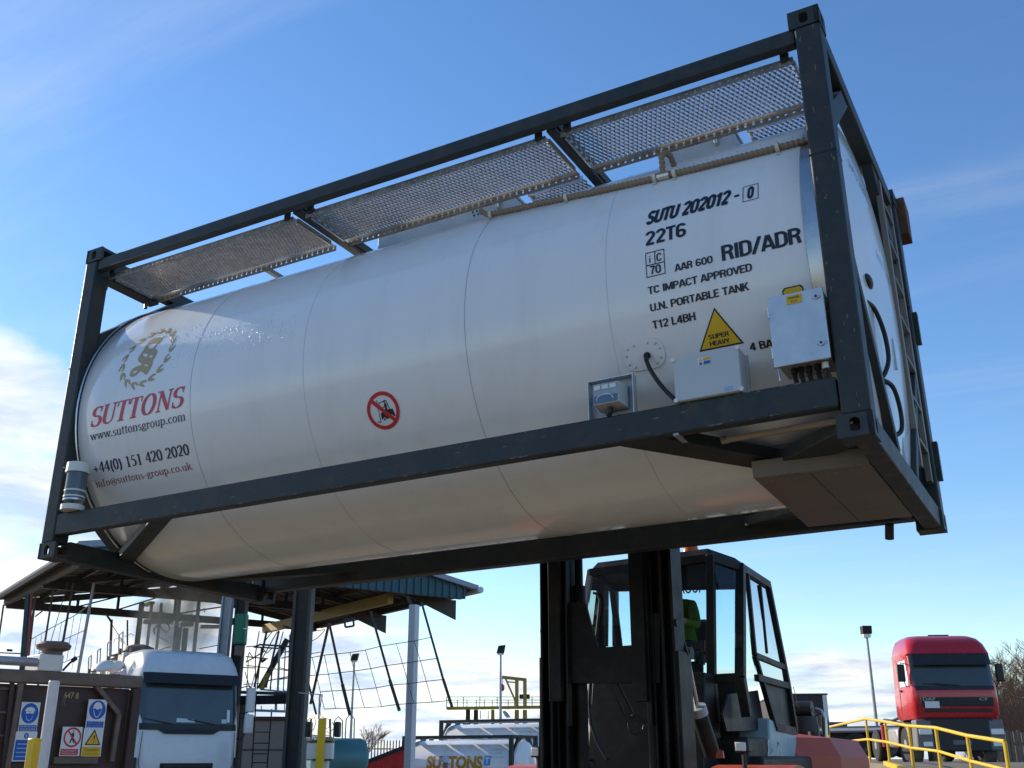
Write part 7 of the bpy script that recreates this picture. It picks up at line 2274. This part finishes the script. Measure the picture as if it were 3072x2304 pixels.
# white pole and yellow bollard in front of it
wp0, wp1 = dep(163, 2046, 11.6), dep(*c6(440, 1659), 11.6)
wpl = thing('white_pole', 'thick white pole standing in front of the brown container', 'pole', (wp0.x, wp0.y, 0))
MB().cyl((0, 0, 0), (0, 0, wp0.z), .056, 20).build('shaft', mPost, wpl)
MB().lathe((0, 0, wp0.z), (0, 0, 1), [(.056, 0), (.05, .012), (.0, .016)], 20).build('top_cap', mPost, wpl)
yb0 = dep(*c6(315, 1392), 10.6)
ybd = thing('yellow_bollard', 'yellow bollard in front of the blue sign at the bottom left', 'bollard', (yb0.x, yb0.y, 0))
MB().bx(-.045, .045, -.045, .045, 0, yb0.z).build('shaft', mYelP, ybd, bevel=.01)
MB().bx(-.1, .1, -.1, .1, 0, .015).build('foot_plate', mYelP, ybd)

# ------------------------------------------------------------------ bare trees and brush
def bare_tree(label, base, h, seed, spread=.5, levels=6, group='bare trees behind the red lorry', trunk_r=.12):
    rn = random.Random(seed)
    t = thing('bare_tree', label, 'tree', base, 0, group)
    tr_, crn = MB(), MB()
    def grow(p, d, ln, r, lev):
        q = p + d * ln
        mid_ = p.lerp(q, .5) + Vector((rn.gauss(0, .03), rn.gauss(0, .03), 0)) * ln
        (tr_ if lev == 0 else crn).tube([p, mid_, q], [r, r * .85, r * .68], 6 if lev == 0 else 3 if lev > 1 else 5, caps=False)
        if lev >= levels:
            return
        k = rn.choice((3, 3, 4)) if lev > 0 else 5
        for i in range(k):
            a = rn.uniform(0, 2 * math.pi)
            e = Vector((math.cos(a), math.sin(a), rn.uniform(-.1, .5)))
            d2 = (d + e * rn.uniform(spread * .7, spread * 1.5)).normalized()
            d2.z = max(d2.z, -.05)
            grow(p.lerp(q, rn.uniform(.55, 1.0) if i else 1.0), d2.normalized(), ln * rn.uniform(.55, .82), max(r * .55, .006), lev + 1)
    grow(Vector((0, 0, 0)), Vector((rn.gauss(0, .04), rn.gauss(0, .04), 1)).normalized(), h * .26, trunk_r, 0)
    tr_.build('trunk', mBark, t)
    crn.build('crown', mTwig, t, smooth=0, kind='stuff')
    return t
for i, (u, v, d, h) in enumerate(((3068, 1985, 46, 8.6), (3020, 2060, 50, 8.2), (3150, 1960, 49, 9.4), (2965, 2120, 56, 7.8))):
    p = at(u, v, d)
    bare_tree(('tall bare tree at the right edge behind the red lorry', 'bare tree just right of the red lorry mirror', 'bare tree at the far right beyond the frame edge', 'lower bare tree hidden partly by the red lorry')[i], (p.x, p.y, 0), h, 40 + i, .62)
p = at(1085, 2215, 58)
bare_tree('small bare bush rising behind the teal tank and fence', (p.x, p.y, 0), 4.6, 77, .42, 5, None, .05)
br_ = MB()
rn = random.Random(5)
for k in range(2600):
    u = rn.uniform(2930, 3130)
    d = rn.uniform(42, 50)
    p = at(u, 2250, d)
    p.z = 0
    h = rn.uniform(1.6, 5.0)
    q = p + Vector((rn.gauss(0, .5), rn.gauss(0, .5), h))
    w = .010
    br_.v += [p, p + RGT * w * 2, q]
    br_.f.append([len(br_.v) - 3, len(br_.v) - 2, len(br_.v) - 1])
    for j in range(3):
        a = p.lerp(q, rn.uniform(.4, .9))
        b = a + Vector((rn.gauss(0, .35), rn.gauss(0, .35), rn.uniform(.2, .8)))
        br_.v += [a, a + RGT * w * 1.4, b]
        br_.f.append([len(br_.v) - 3, len(br_.v) - 2, len(br_.v) - 1])
tag(br_.build('brushwood', mTwig, smooth=0, kind='stuff'), 'brown tangled brushwood below the bare trees at the right', 'brushwood')
gr = MB()
for k in range(2600):
    u = rn.uniform(735, 1230)
    p = dep(u, 2290, rn.uniform(49, 51.5))
    p.z = 0
    h = rn.uniform(.5, 1.75)
    q = p + Vector((rn.gauss(0, .18), rn.gauss(0, .18), h))
    gr.v += [p, p + RGT * rn.uniform(.015, .04), q]
    gr.f.append([len(gr.v) - 3, len(gr.v) - 2, len(gr.v) - 1])
tag(gr.build('dry_grass', mGrass, smooth=0, kind='stuff'), 'dry brown grass along the foot of the palisade fence', 'grass')
f0 = at(2990, 2230, 40)
fr = thing('mesh_fence', 'pale weathered timber fence behind the right end of the railing', 'fence', (f0.x, f0.y, 0), YAW + .12)
fz = at(2990, 2195, 40).z
pl0 = MB().bx(-.06, .06, 0, .02, 0, fz).build('board', mBrownL, fr)
for k in range(1, 14):
    c = share(pl0, fr)
    c.location = (k * .14, RND.uniform(-.01, .01), RND.uniform(-.05, .05))
for z in (.5, fz - .4):
    MB().bx(-.1, 1.95, .025, .07, z, z + .08).build('rail', mBrownL, fr)
for x in (0.05, 1.8):
    MB().bx(x, x + .1, .075, .16, 0, fz).build('post', mBrownL, fr)

# ------------------------------------------------------------------ steam from the wash bay
sm_ = bpy.data.materials.new('steam')
sm_.use_nodes = True
nt = sm_.node_tree
nt.nodes.clear()
o_ = nt.nodes.new('ShaderNodeOutputMaterial')
vo = nt.nodes.new('ShaderNodeVolumePrincipled')
vo.inputs['Color'].default_value = (.95, .93, .88, 1)
tc2 = nt.nodes.new('ShaderNodeTexCoord')
nz = nt.nodes.new('ShaderNodeTexNoise')
nz.inputs['Scale'].default_value = .9
nz.inputs['Detail'].default_value = 4
nz.inputs['Distortion'].default_value = .8
nt.links.new(tc2.outputs['Object'], nz.inputs['Vector'])
ln_ = nt.nodes.new('ShaderNodeVectorMath')
ln_.operation = 'LENGTH'
mpv = nt.nodes.new('ShaderNodeMapping')
mpv.inputs['Scale'].default_value = (1 / 1.75, 1 / .95, 1 / 1.75)
nt.links.new(tc2.outputs['Object'], mpv.inputs[0])
nt.links.new(mpv.outputs[0], ln_.inputs[0])
fall = nt.nodes.new('ShaderNodeMapRange')
fall.interpolation_type = 'SMOOTHSTEP'
for i, x in enumerate((.25, 1.0, 1.0, 0.0)):
    fall.inputs[i + 1].default_value = x
nt.links.new(ln_.outputs['Value'], fall.inputs[0])
mr_ = nt.nodes.new('ShaderNodeMapRange')
for i, x in enumerate((.36, .62, 0.0, 3.0)):
    mr_.inputs[i + 1].default_value = x
nt.links.new(nz.outputs['Fac'], mr_.inputs[0])
mu = nt.nodes.new('ShaderNodeMath')
mu.operation = 'MULTIPLY'
nt.links.new(fall.outputs[0], mu.inputs[0])
nt.links.new(mr_.outputs[0], mu.inputs[1])
nt.links.new(mu.outputs[0], vo.inputs['Density'])
nt.links.new(vo.outputs[0], o_.inputs['Volume'])
sc0 = dep(545, 1850, 30.5)
stm = MB().ball((0, 0, 0), 1.0, (1.75, .95, 1.75), 24, 14).build('steam', sm_, kind='stuff')
stm.location = sc0
stm.rotation_euler = (0, 0, YAW)
tag(stm, 'pale drifting steam under the canopy above the white lorry', 'steam')
